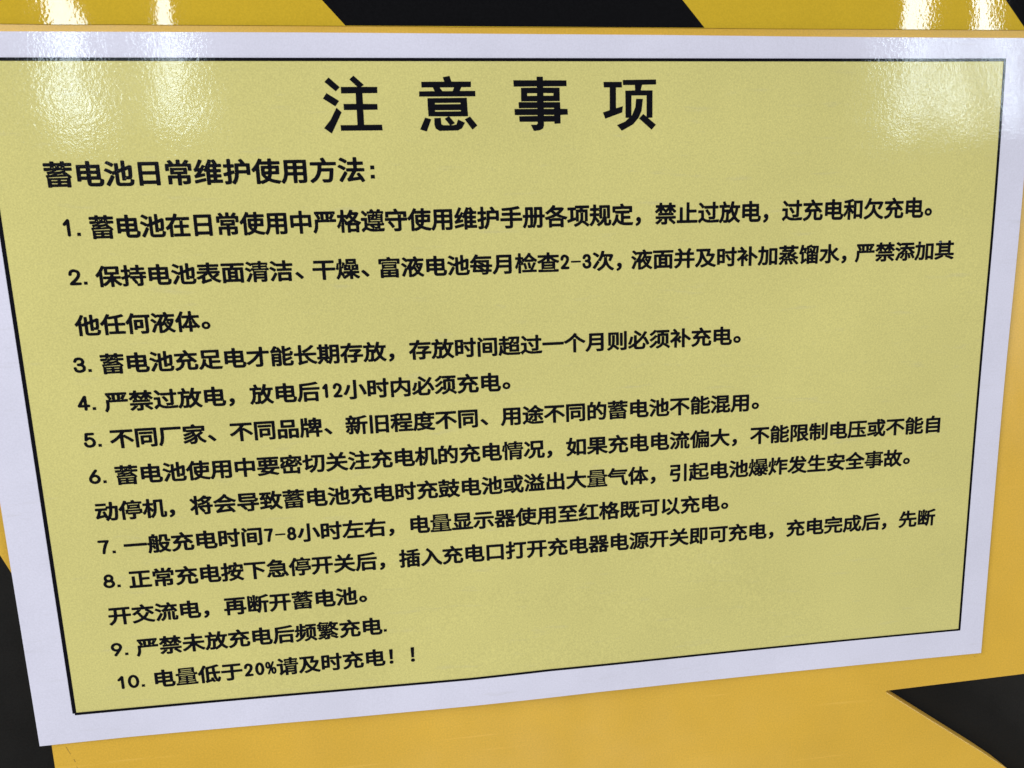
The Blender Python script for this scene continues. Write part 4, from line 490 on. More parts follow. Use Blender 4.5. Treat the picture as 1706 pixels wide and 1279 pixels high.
故|105,-27,112,-28,133,-17,151,-5,174,15,194,-6,209,-17,227,-28,234,-26,249,-7,250,-2,247,1,230,11,217,21,196,45,206,62,215,86,228,136,229,138,242,138,248,143,248,166,245,170,241,172,167,172,175,206,173,211,169,215,149,218,142,215,133,181,127,165,121,169,84,169,82,214,76,218,54,217,49,211,48,170,9,169,5,166,3,163,3,143,7,137,47,136,49,135,48,106,21,106,16,103,14,100,14,-12,17,-15,21,-17,41,-17,46,-12,47,0,91,0,91,-7;119,16,118,81,126,84,136,96,142,75,155,46,145,35,132,24;47,34,47,72,84,72,84,34;176,82,168,103,159,138,192,138,185,103,178,83;84,106,84,136,116,135,112,126,98,106;126,146,124,151,127,156,128,151
断|133,-28,138,-29,143,-26,157,7,164,39,167,72,168,99,169,101,188,101,188,99,189,-23,193,-27,198,-28,216,-28,221,-23,222,99,223,101,241,101,246,103,248,109,248,129,245,132,241,134,169,134,168,135,168,164,169,167,206,176,244,190,247,195,246,201,226,218,221,218,184,204,139,192,133,197,118,201,113,200,110,197,107,190,104,164,99,150,98,155,104,190,104,212,101,215,98,217,76,216,73,214,72,209,72,190,78,160,76,138,64,139,60,140,75,149,72,160,70,189,65,199,59,201,46,197,44,205,39,209,19,209,14,204,14,2,17,-1,21,-2,116,-2,115,-10,116,-15;46,30,46,36,54,39,71,60,72,57,72,30;104,30,104,74,105,70,117,55,123,55,131,63,132,62,131,47,127,30;74,67,74,70,78,85,78,80;46,77,46,110,65,110;133,86,112,110,134,110,134,89;138,122,136,127,138,132,140,127;99,137,98,145,99,147,110,140,106,137;44,141,41,182,43,186,46,182,48,174,53,142;121,143,131,167,133,179,136,182,134,144
新|128,-25,132,-25,136,-22,151,8,159,40,163,70,164,100,165,100,186,100,187,-22,190,-26,195,-27,214,-26,219,-22,220,100,240,100,245,103,247,108,247,128,245,131,240,133,165,133,164,136,164,166,217,179,235,185,239,188,240,193,238,196,219,213,215,213,179,202,137,194,130,190,125,192,90,192,77,216,70,219,52,214,47,211,46,206,52,193,50,192,14,191,8,186,8,165,14,160,24,160,32,136,30,135,10,135,5,132,4,126,4,108,10,103,54,103,55,95,54,93,12,93,6,90,5,85,6,65,10,61,26,60,17,40,3,20,4,13,20,0,25,0,29,1,45,26,52,40,54,53,52,58,36,63,40,65,59,64,59,58,55,40,55,10,37,8,33,5,33,0,39,-19,43,-22,62,-22,76,-19,85,-10,87,-2,88,36,84,54,83,65,99,65,100,63,87,55,90,38,104,9,107,6,111,5,107,-5,108,-10;124,40,112,60,114,60,128,60,127,46,125,41;132,70,130,76,132,82,135,76;89,93,89,103,130,103,130,93,129,92;65,135,58,160,84,160,75,135;110,135,119,160,130,161,130,135;132,170,130,175,132,180,135,175
方|21,-27,25,-28,29,-27,60,-6,83,22,98,54,107,82,178,82,180,81,174,29,170,13,167,9,163,8,118,10,114,8,111,4,111,-1,120,-22,123,-24,137,-25,168,-25,183,-22,193,-15,203,-1,208,21,213,54,217,104,217,112,213,115,210,116,113,116,111,118,113,139,115,141,237,141,240,143,242,148,242,168,240,172,235,175,155,175,135,215,128,219,107,212,102,206,103,201,115,175,17,175,12,172,9,168,9,148,13,142,75,141,77,139,74,106,64,64,44,29,7,0,4,-4,5,-11
既|117,-28,122,-29,127,-27,147,-5,162,17,166,25,174,56,175,50,169,25,169,7,170,-7,175,-15,182,-20,189,-22,219,-23,232,-19,242,-10,245,2,247,30,244,35,230,43,224,44,219,39,217,10,200,10,200,78,198,83,240,86,244,92,244,112,241,115,237,117,197,117,195,118,199,167,232,168,237,169,240,175,240,192,239,196,235,199,125,200,120,199,117,193,119,183,117,173,122,168,132,167,128,162,117,113,114,110,114,177,112,183,114,195,112,200,105,203,25,203,21,202,18,198,17,25,15,18,9,10,10,5,19,-15,22,-17,27,-18,44,-7,89,15,92,5,95,2,99,1,106,2,100,-5,99,-12;109,4,108,5,111,8,117,11,115,7;122,20,104,60,96,75,93,78,110,81,113,85,115,92,119,84,124,81,139,84,154,83,150,68,139,45;52,34,51,37,51,78,52,80,88,80,85,78,70,72,68,68,68,62,76,45;187,83,186,83,187,88,191,85;114,94,111,100,112,109,115,97;52,112,51,113,52,127,80,127,80,112;152,117,160,160,155,166,144,165,138,167,137,168,142,171,167,168,162,118,162,117;52,158,51,160,51,170,81,170,80,158
日|40,-24,44,-25,67,-24,71,-20,72,-9,179,-9,181,-19,186,-24,209,-24,214,-21,216,-16,216,193,213,199,207,201,44,201,38,198,36,193,36,-17;72,26,71,28,71,78,72,80,180,79,180,28,179,26;72,114,71,116,72,166,180,166,179,114
旧|25,-27,29,-28,50,-28,55,-25,56,-20,56,200,54,206,49,208,27,208,23,205,21,200,21,-20;85,-27,110,-26,114,-22,115,-10,117,-9,192,-9,194,-10,195,-21,200,-25,222,-25,229,-22,230,-17,230,193,225,200,87,201,81,197,80,-20,81,-23;115,25,115,82,194,82,194,25;115,115,115,167,194,167,194,115
时|143,-24,164,-25,190,-24,207,-18,214,-11,217,-3,218,7,218,132,242,134,246,136,248,141,247,164,242,168,219,168,218,211,215,215,210,217,190,217,184,212,183,169,182,168,107,167,106,191,104,194,100,197,16,196,12,189,12,7,13,2,17,-1,42,-1,46,4,47,18,99,19,105,22,106,27,107,134,182,134,183,132,183,11,182,9,177,9,140,10,135,8,133,4,133,-1,140,-21;156,44,160,45,179,56,181,59,181,64,140,126,137,129,132,129,114,119,111,116,111,111,150,47;47,52,47,92,72,92,73,52,72,51;47,125,47,164,72,164,73,162,73,126;104,144,101,151,104,157,107,151
显|6,-15,10,-16,240,-16,246,-13,248,-8,248,10,247,14,244,17,190,18,210,43,228,72,229,77,225,82,207,90,200,89,174,48,170,44,169,45,169,92,170,93,208,93,213,95,216,98,216,198,214,203,207,206,43,206,37,203,35,198,35,100,38,95,42,93,80,93,80,43,82,31,69,58,51,87,43,88,27,81,24,77,24,72,53,18,10,18,5,16,2,10,2,-8;62,16,61,17,78,25,80,28,81,27,81,17;168,16,167,17,167,23,168,26,185,17;115,18,114,20,114,92,115,93,133,93,135,92,135,18;93,95,91,97,95,99,98,99,102,97,98,94;148,95,146,97,150,99,157,97,153,94;70,124,69,127,70,135,180,135,181,133,181,125,180,124;70,165,69,167,70,175,180,175,181,173,181,167,180,165
月|17,-27,22,-28,26,-27,45,-7,57,13,66,35,71,50,72,50,177,50,177,9,127,8,124,5,123,0,132,-22,134,-25,139,-27,184,-25,196,-22,203,-19,207,-14,212,-4,213,8,213,196,211,203,206,205,52,205,46,202,44,196,43,90,37,58,24,26,0,-5,1,-12;77,84,79,110,176,111,178,110,177,84;79,144,79,170,178,170,177,144
期|24,-28,30,-26,43,-13,61,12,69,27,70,32,73,33,73,24,88,4,101,-17,108,-18,115,-15,133,-28,136,-29,141,-28,154,-4,161,17,168,56,170,57,205,57,206,56,206,7,178,7,172,2,171,-3,179,-24,185,-27,210,-26,225,-23,233,-18,237,-11,240,4,240,197,238,202,231,205,145,205,141,204,138,201,136,184,125,185,122,186,122,207,120,212,115,215,96,215,91,213,89,209,88,185,61,185,59,186,59,209,56,213,51,215,35,215,28,212,26,207,26,185,10,184,6,181,5,177,6,156,11,152,25,152,26,151,26,66,8,65,3,62,2,57,2,41,5,35,10,33,34,32,23,16,3,-4,2,-8,5,-15;123,12,108,32,130,32,127,19;53,35,48,37,50,39,58,37;136,45,135,49,138,54,140,47;60,66,60,75,88,75,89,74,88,66;123,66,122,151,123,152,136,153,137,107,135,67,135,65;171,90,171,116,205,116,206,114,206,91;60,107,60,115,89,114,88,106;60,145,60,153,90,152,90,146,88,145;171,148,171,172,205,172,206,149;138,164,136,169,140,174,142,167,140,162
未|111,-27,135,-28,142,-23,142,50,144,52,174,21,199,2,225,-14,230,-14,233,-12,248,5,249,10,246,17,219,31,194,49,171,70,163,80,239,81,242,84,243,88,243,108,240,113,235,115,145,115,142,117,144,143,219,143,224,144,226,150,225,173,219,177,144,177,142,178,142,212,140,215,135,218,114,218,109,215,107,210,107,178,105,177,34,177,29,175,26,172,25,150,29,144,34,143,105,143,107,142,107,116,105,115,15,115,10,113,8,108,8,87,14,81,87,80,78,70,55,49,30,30,4,16,1,10,2,5,17,-12,20,-14,25,-13,52,3,77,22,107,52,107,-20
机|51,-27,75,-27,80,-23,82,-14,97,-27,102,-28,105,-27,130,7,143,43,149,80,151,168,152,170,180,170,182,168,182,17,183,-5,186,-13,195,-22,209,-25,232,-24,240,-20,244,-17,249,-7,251,7,253,40,250,45,232,55,227,54,224,52,223,47,224,33,222,8,222,7,215,7,216,195,213,202,209,204,122,203,119,201,117,197,117,165,115,162,110,164,82,164,81,167,80,213,74,218,54,218,49,215,47,212,46,165,12,164,7,162,5,157,5,138,7,133,12,131,41,130,26,90,14,67,0,48,-1,42,12,20,17,19,22,21,34,37,44,57,52,91,53,83,47,55,47,-20;82,-2,81,2,81,68,82,70,94,53,100,51,104,52,109,58,115,71,116,68,101,25;114,83,81,118,81,130,110,131,115,133,117,132,116,87;117,139,114,148,117,156,120,148
果|111,-27,136,-28,142,-23,143,32,144,34,176,9,201,-6,226,-18,233,-17,248,2,249,7,246,12,221,22,197,34,171,52,237,53,241,55,243,60,243,78,240,83,234,85,194,84,144,84,141,85,142,92,197,92,212,91,219,95,220,198,216,205,41,206,36,205,33,202,33,95,39,91,54,92,107,92,109,92,109,85,107,84,57,84,16,85,11,83,8,78,8,60,9,56,12,53,79,52,54,33,31,21,4,10,2,7,1,2,17,-18,24,-19,51,-7,76,8,107,32,107,-20;67,123,67,132,69,133,106,133,107,132,107,123,106,123;144,123,143,125,144,133,182,133,184,132,184,123,182,123;67,164,67,174,107,173,107,165,106,164;144,164,143,167,144,174,184,173,184,165,182,164
查|14,-19,19,-20,232,-20,237,-18,240,-12,240,6,237,11,232,13,199,13,202,20,202,95,204,95,226,86,231,85,235,88,247,104,248,111,244,116,221,125,199,136,175,153,239,154,242,157,244,161,244,178,242,183,236,186,142,186,141,213,137,217,132,218,114,218,109,215,107,211,106,186,14,186,9,184,7,180,6,161,11,155,74,153,51,135,29,123,6,113,1,108,3,101,16,85,19,83,24,84,47,95,47,20,51,13,19,13,14,11,11,6,11,-12;62,9,57,13,69,17,181,17,193,13,189,10,181,8;81,40,81,48,167,48,169,46,169,41,167,40;81,74,81,82,167,82,169,80,169,75,167,74;121,104,120,105,121,106,124,107,129,105,126,103;189,106,177,109,142,110,142,140,172,114,177,111,192,106;71,109,107,138,107,110
格|47,-27,70,-27,76,-22,76,71,74,80,74,91,80,78,78,70,90,52,97,50,107,53,108,-20,110,-26,115,-28,135,-28,139,-25,141,-19,144,-17,194,-17,197,-25,202,-27,222,-27,227,-24,229,-19,229,55,235,56,239,58,251,75,252,80,249,85,214,100,193,113,212,138,222,156,230,176,229,181,227,185,212,191,167,191,171,205,169,211,144,218,139,215,120,179,107,161,102,164,77,164,76,210,75,215,67,218,49,218,44,215,43,210,42,165,12,164,7,162,5,158,5,138,8,133,12,131,38,130,24,90,12,66,0,48,-1,43,11,21,17,19,22,21,40,51,45,80,49,90,49,78,43,50,43,-20,44,-24;142,15,141,16,141,46,142,48,194,48,195,46,195,16,194,15;197,75,191,76,194,77,202,75,202,74;155,79,169,90,184,80;109,91,76,130,75,132,84,132,100,115,105,113,110,115,129,133,130,133,144,113,134,105;169,136,152,158,185,158
检|42,-26,63,-27,67,-25,69,-21,69,75,64,97,65,102,70,85,71,75,75,70,80,69,83,70,93,81,94,80,102,55,109,25,112,22,117,21,133,26,138,30,131,64,120,97,113,100,95,96,92,102,93,104,108,116,113,110,117,109,202,109,208,112,210,120,228,106,233,106,238,109,248,127,249,132,247,135,207,165,188,184,177,197,180,205,177,212,158,219,152,218,135,190,117,167,97,148,95,164,92,169,70,170,69,210,67,215,63,217,43,217,38,214,37,170,12,170,6,167,5,145,7,140,12,138,33,137,21,97,1,52,12,30,17,27,22,29,34,49,38,75,43,90,43,75,37,47,37,-20;83,-15,238,-14,242,-8,242,9,240,14,235,16,201,17,234,90,233,97,230,100,212,105,205,103,180,37,177,69,169,102,162,105,143,102,140,95,151,34,157,28,175,31,168,17,83,16,80,13,78,9,79,-10;83,110,76,115,77,121,82,117;73,129,68,135,68,139,87,139;135,140,158,169,186,140
欠|19,-27,26,-28,71,-6,101,17,121,42,126,52,128,52,137,35,161,6,189,-14,224,-28,229,-28,233,-26,247,-7,247,0,243,4,204,19,175,41,155,70,141,103,142,136,140,141,143,143,193,143,194,141,174,101,173,96,178,90,194,83,199,83,205,86,224,121,240,163,239,170,218,178,89,177,88,178,97,206,96,212,91,216,71,220,64,218,52,183,40,156,26,131,8,110,7,103,9,100,29,86,36,86,48,100,58,115,73,142,106,143,108,141,104,95,92,63,63,31,5,0,3,-4,4,-9;121,141,117,145,121,147,126,147,131,145,131,143,126,141
次|70,-28,77,-28,112,-6,136,16,156,45,161,34,176,11,197,-10,226,-26,231,-26,234,-23,247,-6,248,1,244,5,216,21,195,42,180,71,170,104,169,141,198,141,184,104,183,99,187,94,204,85,209,85,214,91,235,139,241,161,238,167,221,176,134,176,141,206,140,211,136,214,114,218,107,215,90,156,78,131,65,109,66,102,61,102,56,99,3,19,5,12,23,-1,27,-3,33,-1,59,38,84,79,85,84,83,87,73,94,71,97,72,99,76,98,87,89,94,89,105,104,122,141,135,141,132,92,122,61,99,29,56,0,52,-4,54,-11;59,137,64,137,69,140,81,156,82,161,81,164,69,175,44,191,29,200,22,200,8,184,7,181,7,176,37,155;149,140,145,142,149,146,154,146,159,144,160,142,156,140
止|8,-14,12,-15,237,-15,244,-12,245,12,242,17,239,19,152,19,152,99,229,100,234,106,234,126,232,131,227,134,152,134,152,209,149,216,144,217,124,217,119,215,117,211,116,19,75,19,74,156,72,160,67,163,44,162,40,159,39,154,39,19,12,19,6,16,4,11,4,-8
正|9,-15,13,-17,236,-17,243,-14,245,-9,245,10,243,15,240,17,149,18,150,80,221,81,225,83,227,86,227,106,225,112,220,114,150,114,149,165,231,166,235,168,237,173,237,193,235,197,228,200,23,200,18,198,15,193,15,173,16,168,20,166,114,165,114,18,74,18,74,130,72,133,68,135,45,135,41,133,39,128,39,18,13,17,7,15,5,10,5,-9
每|139,-27,168,-28,183,-26,191,-22,198,-15,206,5,231,5,236,7,239,12,238,33,233,37,210,38,211,62,240,62,245,64,247,68,247,90,241,94,213,95,214,143,213,147,209,150,68,150,65,152,71,160,233,160,236,162,239,167,239,187,236,191,231,193,90,193,94,205,92,212,70,219,65,219,61,215,49,192,36,170,21,150,3,132,2,128,5,121,26,108,31,110,45,125,42,95,10,95,6,93,3,88,3,68,6,63,10,62,37,62,29,13,32,7,36,5,133,5,135,3,130,0,129,-5,134,-22;150,0,143,1,137,5,143,7,173,7,171,2,168,0;113,37,68,38,72,62,83,62,84,57,86,53,118,37;158,38,155,45,135,61,132,62,176,62,175,38;125,63,109,68,130,64;125,91,115,94,76,95,79,117,90,117,90,112,93,108,115,96,129,92;163,94,160,103,140,117,143,118,178,118,179,117,178,95;135,118,115,123,125,123,140,118
气|215,-26,220,-28,232,-25,242,-15,247,2,249,22,247,27,232,39,225,40,222,38,220,34,219,9,215,13,208,37,203,70,200,114,197,119,190,120,180,118,77,118,46,120,55,133,57,127,64,124,80,126,182,126,190,124,215,124,219,126,221,130,221,149,219,153,214,155,200,153,65,154,68,160,70,161,202,161,212,158,234,158,237,160,240,165,240,184,238,187,232,190,86,190,91,205,89,211,85,214,65,218,60,217,57,214,46,187,34,164,19,142,0,122,-1,119,0,114,20,99,25,99,30,101,31,92,37,88,167,87,170,49,179,10,193,-16
水|82,-27,98,-28,120,-26,133,-20,140,-13,143,-4,143,5,143,76,145,80,171,43,196,19,226,-1,231,-2,235,0,251,21,251,26,248,30,226,42,206,58,188,77,176,93,200,116,226,145,229,150,228,155,208,170,201,170,158,122,144,150,143,210,141,215,136,217,115,217,108,213,108,150,106,148,90,155,16,154,12,151,10,148,10,126,11,122,15,120,68,118,60,95,45,66,26,43,5,25,2,21,2,16,5,13,20,-1,25,-3,30,-2,55,21,79,55,97,93,102,113,105,135,108,140,110,138,108,113,108,10,106,8,78,8,72,5,71,-2,79,-24;143,80,137,101,138,104,144,83
池|33,-24,38,-23,42,-20,64,19,86,63,85,68,83,71,67,84,62,84,57,81,34,38,11,-2,11,-7,13,-10;123,-24,203,-25,223,-22,238,-12,245,6,249,28,248,33,244,36,224,44,231,54,234,64,237,98,238,164,233,169,217,174,207,169,181,159,180,211,178,215,173,217,153,217,150,216,147,213,146,146,145,145,126,138,124,189,118,193,98,193,93,191,91,186,91,126,90,123,73,117,48,134,20,147,15,144,2,126,5,119,30,106,52,91,58,91,63,97,69,86,73,83,78,82,90,87,91,86,91,18,93,-2,102,-16,117,-23;128,9,126,11,125,18,125,99,126,101,145,108,146,106,146,36,148,31,153,28,173,28,179,31,182,39,198,38,215,40,214,19,211,11,208,9,203,8;178,48,176,54,177,59,181,54,180,49;183,71,180,73,180,121,203,131,201,73,200,71;65,159,70,158,76,161,87,178,88,183,87,186,75,195,50,208,35,215,30,214,17,198,15,194,17,189,45,173
法|215,-26,221,-27,239,-18,242,-15,243,-10,224,27,196,66,192,68,187,67,172,60,169,55,169,49,184,27,136,22,169,78,234,78,241,82,242,85,242,105,237,111,177,112,176,114,177,141,227,142,231,145,232,149,232,169,230,172,226,175,177,175,176,210,174,215,169,218,147,218,142,212,141,175,96,175,91,173,88,169,88,149,92,142,141,141,142,140,142,114,141,112,84,112,80,110,77,107,77,85,81,80,86,78,126,78,128,77,100,29,92,18,83,12,82,5,89,-15,96,-19,121,-14,202,-3,212,-23;30,-23,36,-25,41,-21,65,19,88,62,87,69,69,84,64,84,60,80,36,37,12,-1,12,-6,14,-10;53,92,59,91,63,94,74,110,75,115,74,119,62,127,37,141,22,147,17,147,4,130,3,125,4,122,32,106;68,159,72,158,77,160,89,179,89,185,76,195,51,209,36,215,30,214,17,197,17,189,47,173
注|29,-24,36,-25,41,-21,64,19,86,59,87,65,92,62,141,62,141,14,72,13,69,9,68,4,68,-14,72,-19,241,-20,246,-18,248,-14,248,6,247,10,244,13,177,14,177,62,227,63,232,66,233,71,233,89,229,95,177,96,177,136,239,138,242,144,242,163,240,168,236,170,184,171,179,183,168,204,160,216,156,219,134,212,129,206,130,201,146,171,144,170,86,170,84,171,90,181,86,188,64,201,37,214,32,215,29,213,17,198,16,194,17,189,67,159,76,158,76,143,79,138,84,137,141,137,141,134,141,96,91,95,87,93,85,89,85,73,84,70,69,83,64,84,59,81,34,36,10,-2,10,-6,12,-10;55,89,59,89,63,93,74,109,74,117,61,126,36,140,22,146,16,144,3,128,3,123,4,119
洁|91,-27,116,-28,121,-24,122,-17,191,-17,193,-24,197,-27,219,-27,224,-25,227,-19,227,73,225,78,219,81,96,81,90,80,87,73,87,-20;29,-24,36,-24,40,-20,82,59,81,66,64,80,59,81,55,78,32,35,9,-2,9,-7,11,-10;122,16,122,48,191,48,192,18,191,16;52,88,57,88,61,91,72,106,72,114,61,124,37,139,24,145,17,145,3,128,4,121,31,104;83,93,230,93,234,100,234,118,232,123,227,125,174,126,174,146,239,148,242,150,244,155,243,176,237,181,174,181,173,211,172,215,167,218,146,218,140,215,139,210,139,183,137,181,77,181,49,205,36,213,29,212,14,198,13,195,14,190,39,171,57,153,64,152,71,158,72,151,77,148,139,146,139,126,137,125,86,125,81,123,79,118,79,100
流|75,-26,80,-27,83,-26,105,-5,118,19,124,42,125,91,123,96,125,97,141,97,137,94,136,91,137,-13,140,-16,145,-17,162,-17,168,-13,169,91,167,96,163,98,160,99,152,95,145,97,145,99,152,102,160,99,207,104,211,97,212,94,188,98,183,96,181,92,181,11,183,-8,189,-18,194,-21,203,-23,228,-23,237,-19,242,-14,246,-4,248,16,249,27,245,32,230,40,223,39,220,34,220,7,215,6,213,7,214,86,215,88,220,85,226,86,242,96,244,99,244,104,235,119,208,152,237,153,242,155,244,161,244,179,242,183,237,185,177,185,163,214,157,218,137,213,133,209,132,204,139,187,138,185,77,185,60,199,33,215,27,212,16,199,13,192,16,187,40,171,60,154,67,154,72,159,75,154,78,153,112,152,94,131,78,124,75,119,74,116,81,96,85,92,92,93,92,91,91,49,87,31,78,15,60,-2,58,-6,60,-12;30,-24,35,-24,39,-21,62,19,85,62,84,69,67,84,62,84,57,81,33,37,9,-1,9,-6,10,-9;51,91,57,89,62,92,73,109,74,114,72,117,60,127,35,140,22,146,15,145,3,127,3,121,32,104;103,95,102,97,107,100,115,97,108,94;138,130,137,131,138,132,155,153,172,153,172,144,180,134,178,133
液|87,-27,109,-28,114,-25,116,-22,121,-27,127,-27,157,-10,179,7,198,-10,227,-27,234,-25,247,-10,249,-5,247,0,219,17,200,33,211,48,222,72,232,97,239,125,239,130,236,134,221,139,181,138,178,140,184,157,239,157,244,158,247,165,247,183,244,189,239,190,177,190,164,215,157,219,137,213,134,210,132,205,138,192,137,190,74,190,66,186,49,202,36,210,31,209,17,197,15,192,17,187,37,168,54,150,61,150,71,157,96,157,96,155,81,122,63,92,54,81,47,83,42,80,25,37,8,0,8,-5,11,-8,29,-20,34,-20,38,-18,48,3,69,59,76,60,82,66,83,-20;117,5,116,7,116,55,126,56,137,68,157,33,137,16;177,57,153,100,161,113,170,112,159,102,158,98,179,68,184,65,179,57;43,87,47,85,52,87,57,95,66,101,67,108,57,119,37,135,26,143,19,143,4,129,3,122;116,92,116,117,133,155,134,157,147,157,143,142,133,120,116,95;196,93,183,107,200,107
混|83,-27,89,-28,104,-23,156,-9,162,-17,171,-22,186,-24,217,-24,229,-22,241,-12,247,3,249,26,246,30,227,38,222,38,218,34,215,9,187,9,187,33,229,53,242,61,245,66,243,73,229,87,224,89,189,69,187,69,187,99,221,100,224,101,227,106,227,199,226,203,222,206,87,207,84,206,81,203,79,189,34,214,29,213,16,198,15,193,17,187,64,158,71,158,80,166,80,108,83,101,81,73,67,84,62,84,59,82,34,38,10,-1,9,-6,12,-11,29,-24,34,-25,38,-22,74,39,84,64,82,48,82,9,74,3,73,-2,80,-24;117,14,116,16,116,39,117,42,154,41,154,24,152,22;156,54,155,59,156,62,157,63,159,58,157,54;117,74,116,76,116,99,154,99,154,76,152,74;54,89,61,92,72,107,74,111,73,116,61,125,26,144,21,146,17,144,4,129,3,124,4,121;169,99,165,101,166,103,171,105,176,103,176,101;97,100,95,103,99,105,105,103,101,100;114,130,113,138,116,139,191,139,193,138,193,131,191,130;114,169,114,176,191,176,192,174,192,169,191,169
添|103,-27,118,-28,138,-26,150,-22,156,-15,159,2,159,32,155,57,156,61,160,50,170,8,173,3,181,3,196,9,200,13,200,18,193,43,185,62,185,64,186,65,192,58,222,2,230,0,249,12,250,15,249,20,229,58,236,62,249,77,250,80,250,85,247,88,231,97,218,107,206,118,240,119,243,120,246,127,246,148,240,153,158,153,163,170,230,170,235,172,238,178,238,197,235,202,230,204,81,204,75,200,73,192,48,209,33,216,27,213,15,198,13,193,16,188,40,174,60,159,66,160,76,173,81,170,127,170,120,153,66,151,63,147,62,128,61,127,36,142,20,148,13,145,3,131,2,127,5,120,28,108,46,95,51,93,58,97,68,112,71,119,101,118,89,105,76,95,58,83,55,77,48,78,43,73,7,-5,10,-12,30,-24,35,-24,39,-20,73,56,78,56,90,63,90,62,75,35,63,22,63,15,80,2,85,1,90,3,101,16,112,33,124,67,121,73,109,78,125,93,125,67,126,62,125,7,125,5,101,5,96,2,95,-5,100,-23;221,66,213,72,211,76,216,73;183,69,181,73,176,76,159,72,158,102,153,107,136,107,135,108,142,118,165,118,175,103,196,82,186,76
清|86,-26,109,-28,114,-25,116,-20,116,10,117,11,191,12,190,4,165,5,159,1,158,-5,164,-21,169,-27,202,-26,215,-20,220,-15,223,-6,224,2,224,100,222,105,224,107,239,107,244,110,245,114,245,132,242,135,237,137,222,137,210,133,167,133,166,140,167,142,209,142,222,137,227,140,230,145,230,160,226,167,234,170,236,175,236,192,232,197,170,198,170,212,167,216,162,218,144,218,140,217,137,214,135,198,79,198,75,197,70,191,47,206,32,214,27,212,14,197,13,192,15,187,37,174,57,158,62,158,65,160,74,170,82,167,78,162,78,145,80,140,85,137,99,142,139,142,140,140,139,133,97,133,85,137,69,137,63,132,62,123,35,140,19,148,14,145,1,129,1,124,4,120,49,91,55,93,67,107,82,107,84,105,82,100,82,-20;29,-23,35,-24,41,-20,60,20,78,64,78,69,75,71,57,84,52,83,49,80,29,35,9,-3,10,-10;114,40,114,47,193,47,193,40,190,39;114,72,113,74,114,81,192,81,193,79,192,72;100,104,92,107,95,110,104,111,202,111,210,110,215,107,202,103;92,165,87,169,95,172,139,172,140,170,139,164,99,164;167,164,166,165,167,172,210,172,220,169,210,164
源|67,-27,71,-27,75,-25,88,0,90,1,107,-12,111,-13,116,-11,124,-3,130,-23,136,-28,166,-27,180,-22,186,-15,188,-7,188,43,187,57,188,59,208,60,211,59,193,52,190,48,190,43,219,-8,226,-10,248,0,249,3,249,8,220,57,231,58,236,63,235,155,230,160,186,160,191,172,193,173,238,173,243,175,246,182,246,198,243,204,238,206,85,206,78,202,76,189,38,213,33,215,28,213,15,198,14,193,16,188,60,158,65,158,68,159,76,170,76,97,73,71,55,83,50,82,46,79,27,35,7,-3,7,-8,11,-13,31,-24,38,-22,45,-8,48,-15;46,-6,47,5,62,37,68,55,73,62,75,60,75,55,65,25,53,2;128,3,151,45,150,50,146,53,133,55,127,58,133,60,155,58,154,5,153,4;91,10,98,27,105,53,106,68,106,140,110,150,113,143,114,138,113,90,109,65,113,59,121,57,96,13;141,87,141,95,143,95,203,95,204,93,203,86;47,93,53,92,58,95,70,112,70,118,58,128,25,147,20,148,16,147,2,130,3,123;141,123,141,130,143,131,203,131,204,128,203,122;111,157,111,173,153,172,150,160,116,160;173,177,167,178,176,179,177,177
溢|28,-19,35,-20,40,-16,68,66,68,71,65,74,48,84,43,84,39,79,24,36,9,-3,11,-10;61,-18,240,-18,247,-14,248,-9,247,11,241,15,227,16,227,71,241,89,243,94,242,97,226,109,195,129,177,134,180,135,196,131,235,131,239,132,241,136,242,157,238,163,198,164,219,199,219,204,216,208,195,217,188,215,163,171,163,164,161,164,139,164,140,171,134,182,114,214,110,217,105,217,88,210,84,204,85,199,105,164,73,164,78,171,76,177,57,196,33,213,26,212,12,199,10,194,13,189,35,171,53,153,56,152,61,153,62,137,65,132,70,131,112,131,93,116,70,103,70,111,61,121,25,147,20,147,17,146,2,131,2,126,4,122,28,104,45,89,51,87,60,92,73,73,77,71,78,16,60,14,54,9,54,-11,56,-16;110,15,109,56,116,56,118,54,118,16;148,15,147,56,156,56,157,16;186,15,186,56,195,56,195,16;111,88,110,89,130,104,143,118,145,124,140,131,162,131,157,122,158,116,200,89,196,88
炸|19,-27,23,-29,28,-27,42,-11,53,8,63,29,81,3,85,0,92,1,108,18,109,23,107,26,72,69,74,103,75,104,83,102,90,108,107,97,113,97,128,121,136,138,138,146,140,146,142,146,140,136,140,-21,142,-26,147,-28,167,-28,172,-26,174,-21,174,36,238,37,243,39,246,44,246,63,243,67,240,69,177,69,174,71,175,92,235,92,240,94,243,99,243,118,242,122,235,125,175,125,174,143,175,144,245,145,248,149,249,153,249,171,247,175,242,178,152,178,158,206,157,211,152,214,130,218,124,213,110,164,105,168,88,175,83,174,79,171,73,126,70,119,68,121,68,128,75,166,74,211,72,214,68,216,48,217,43,214,41,209,41,164,40,163,20,167,14,163,10,128,2,99,3,94,7,91,23,84,30,87,36,104,38,148,42,156,45,149,44,123,35,56,24,26,3,-6,4,-12;92,120,91,126,100,147,103,153,108,157,108,149,103,137,96,124
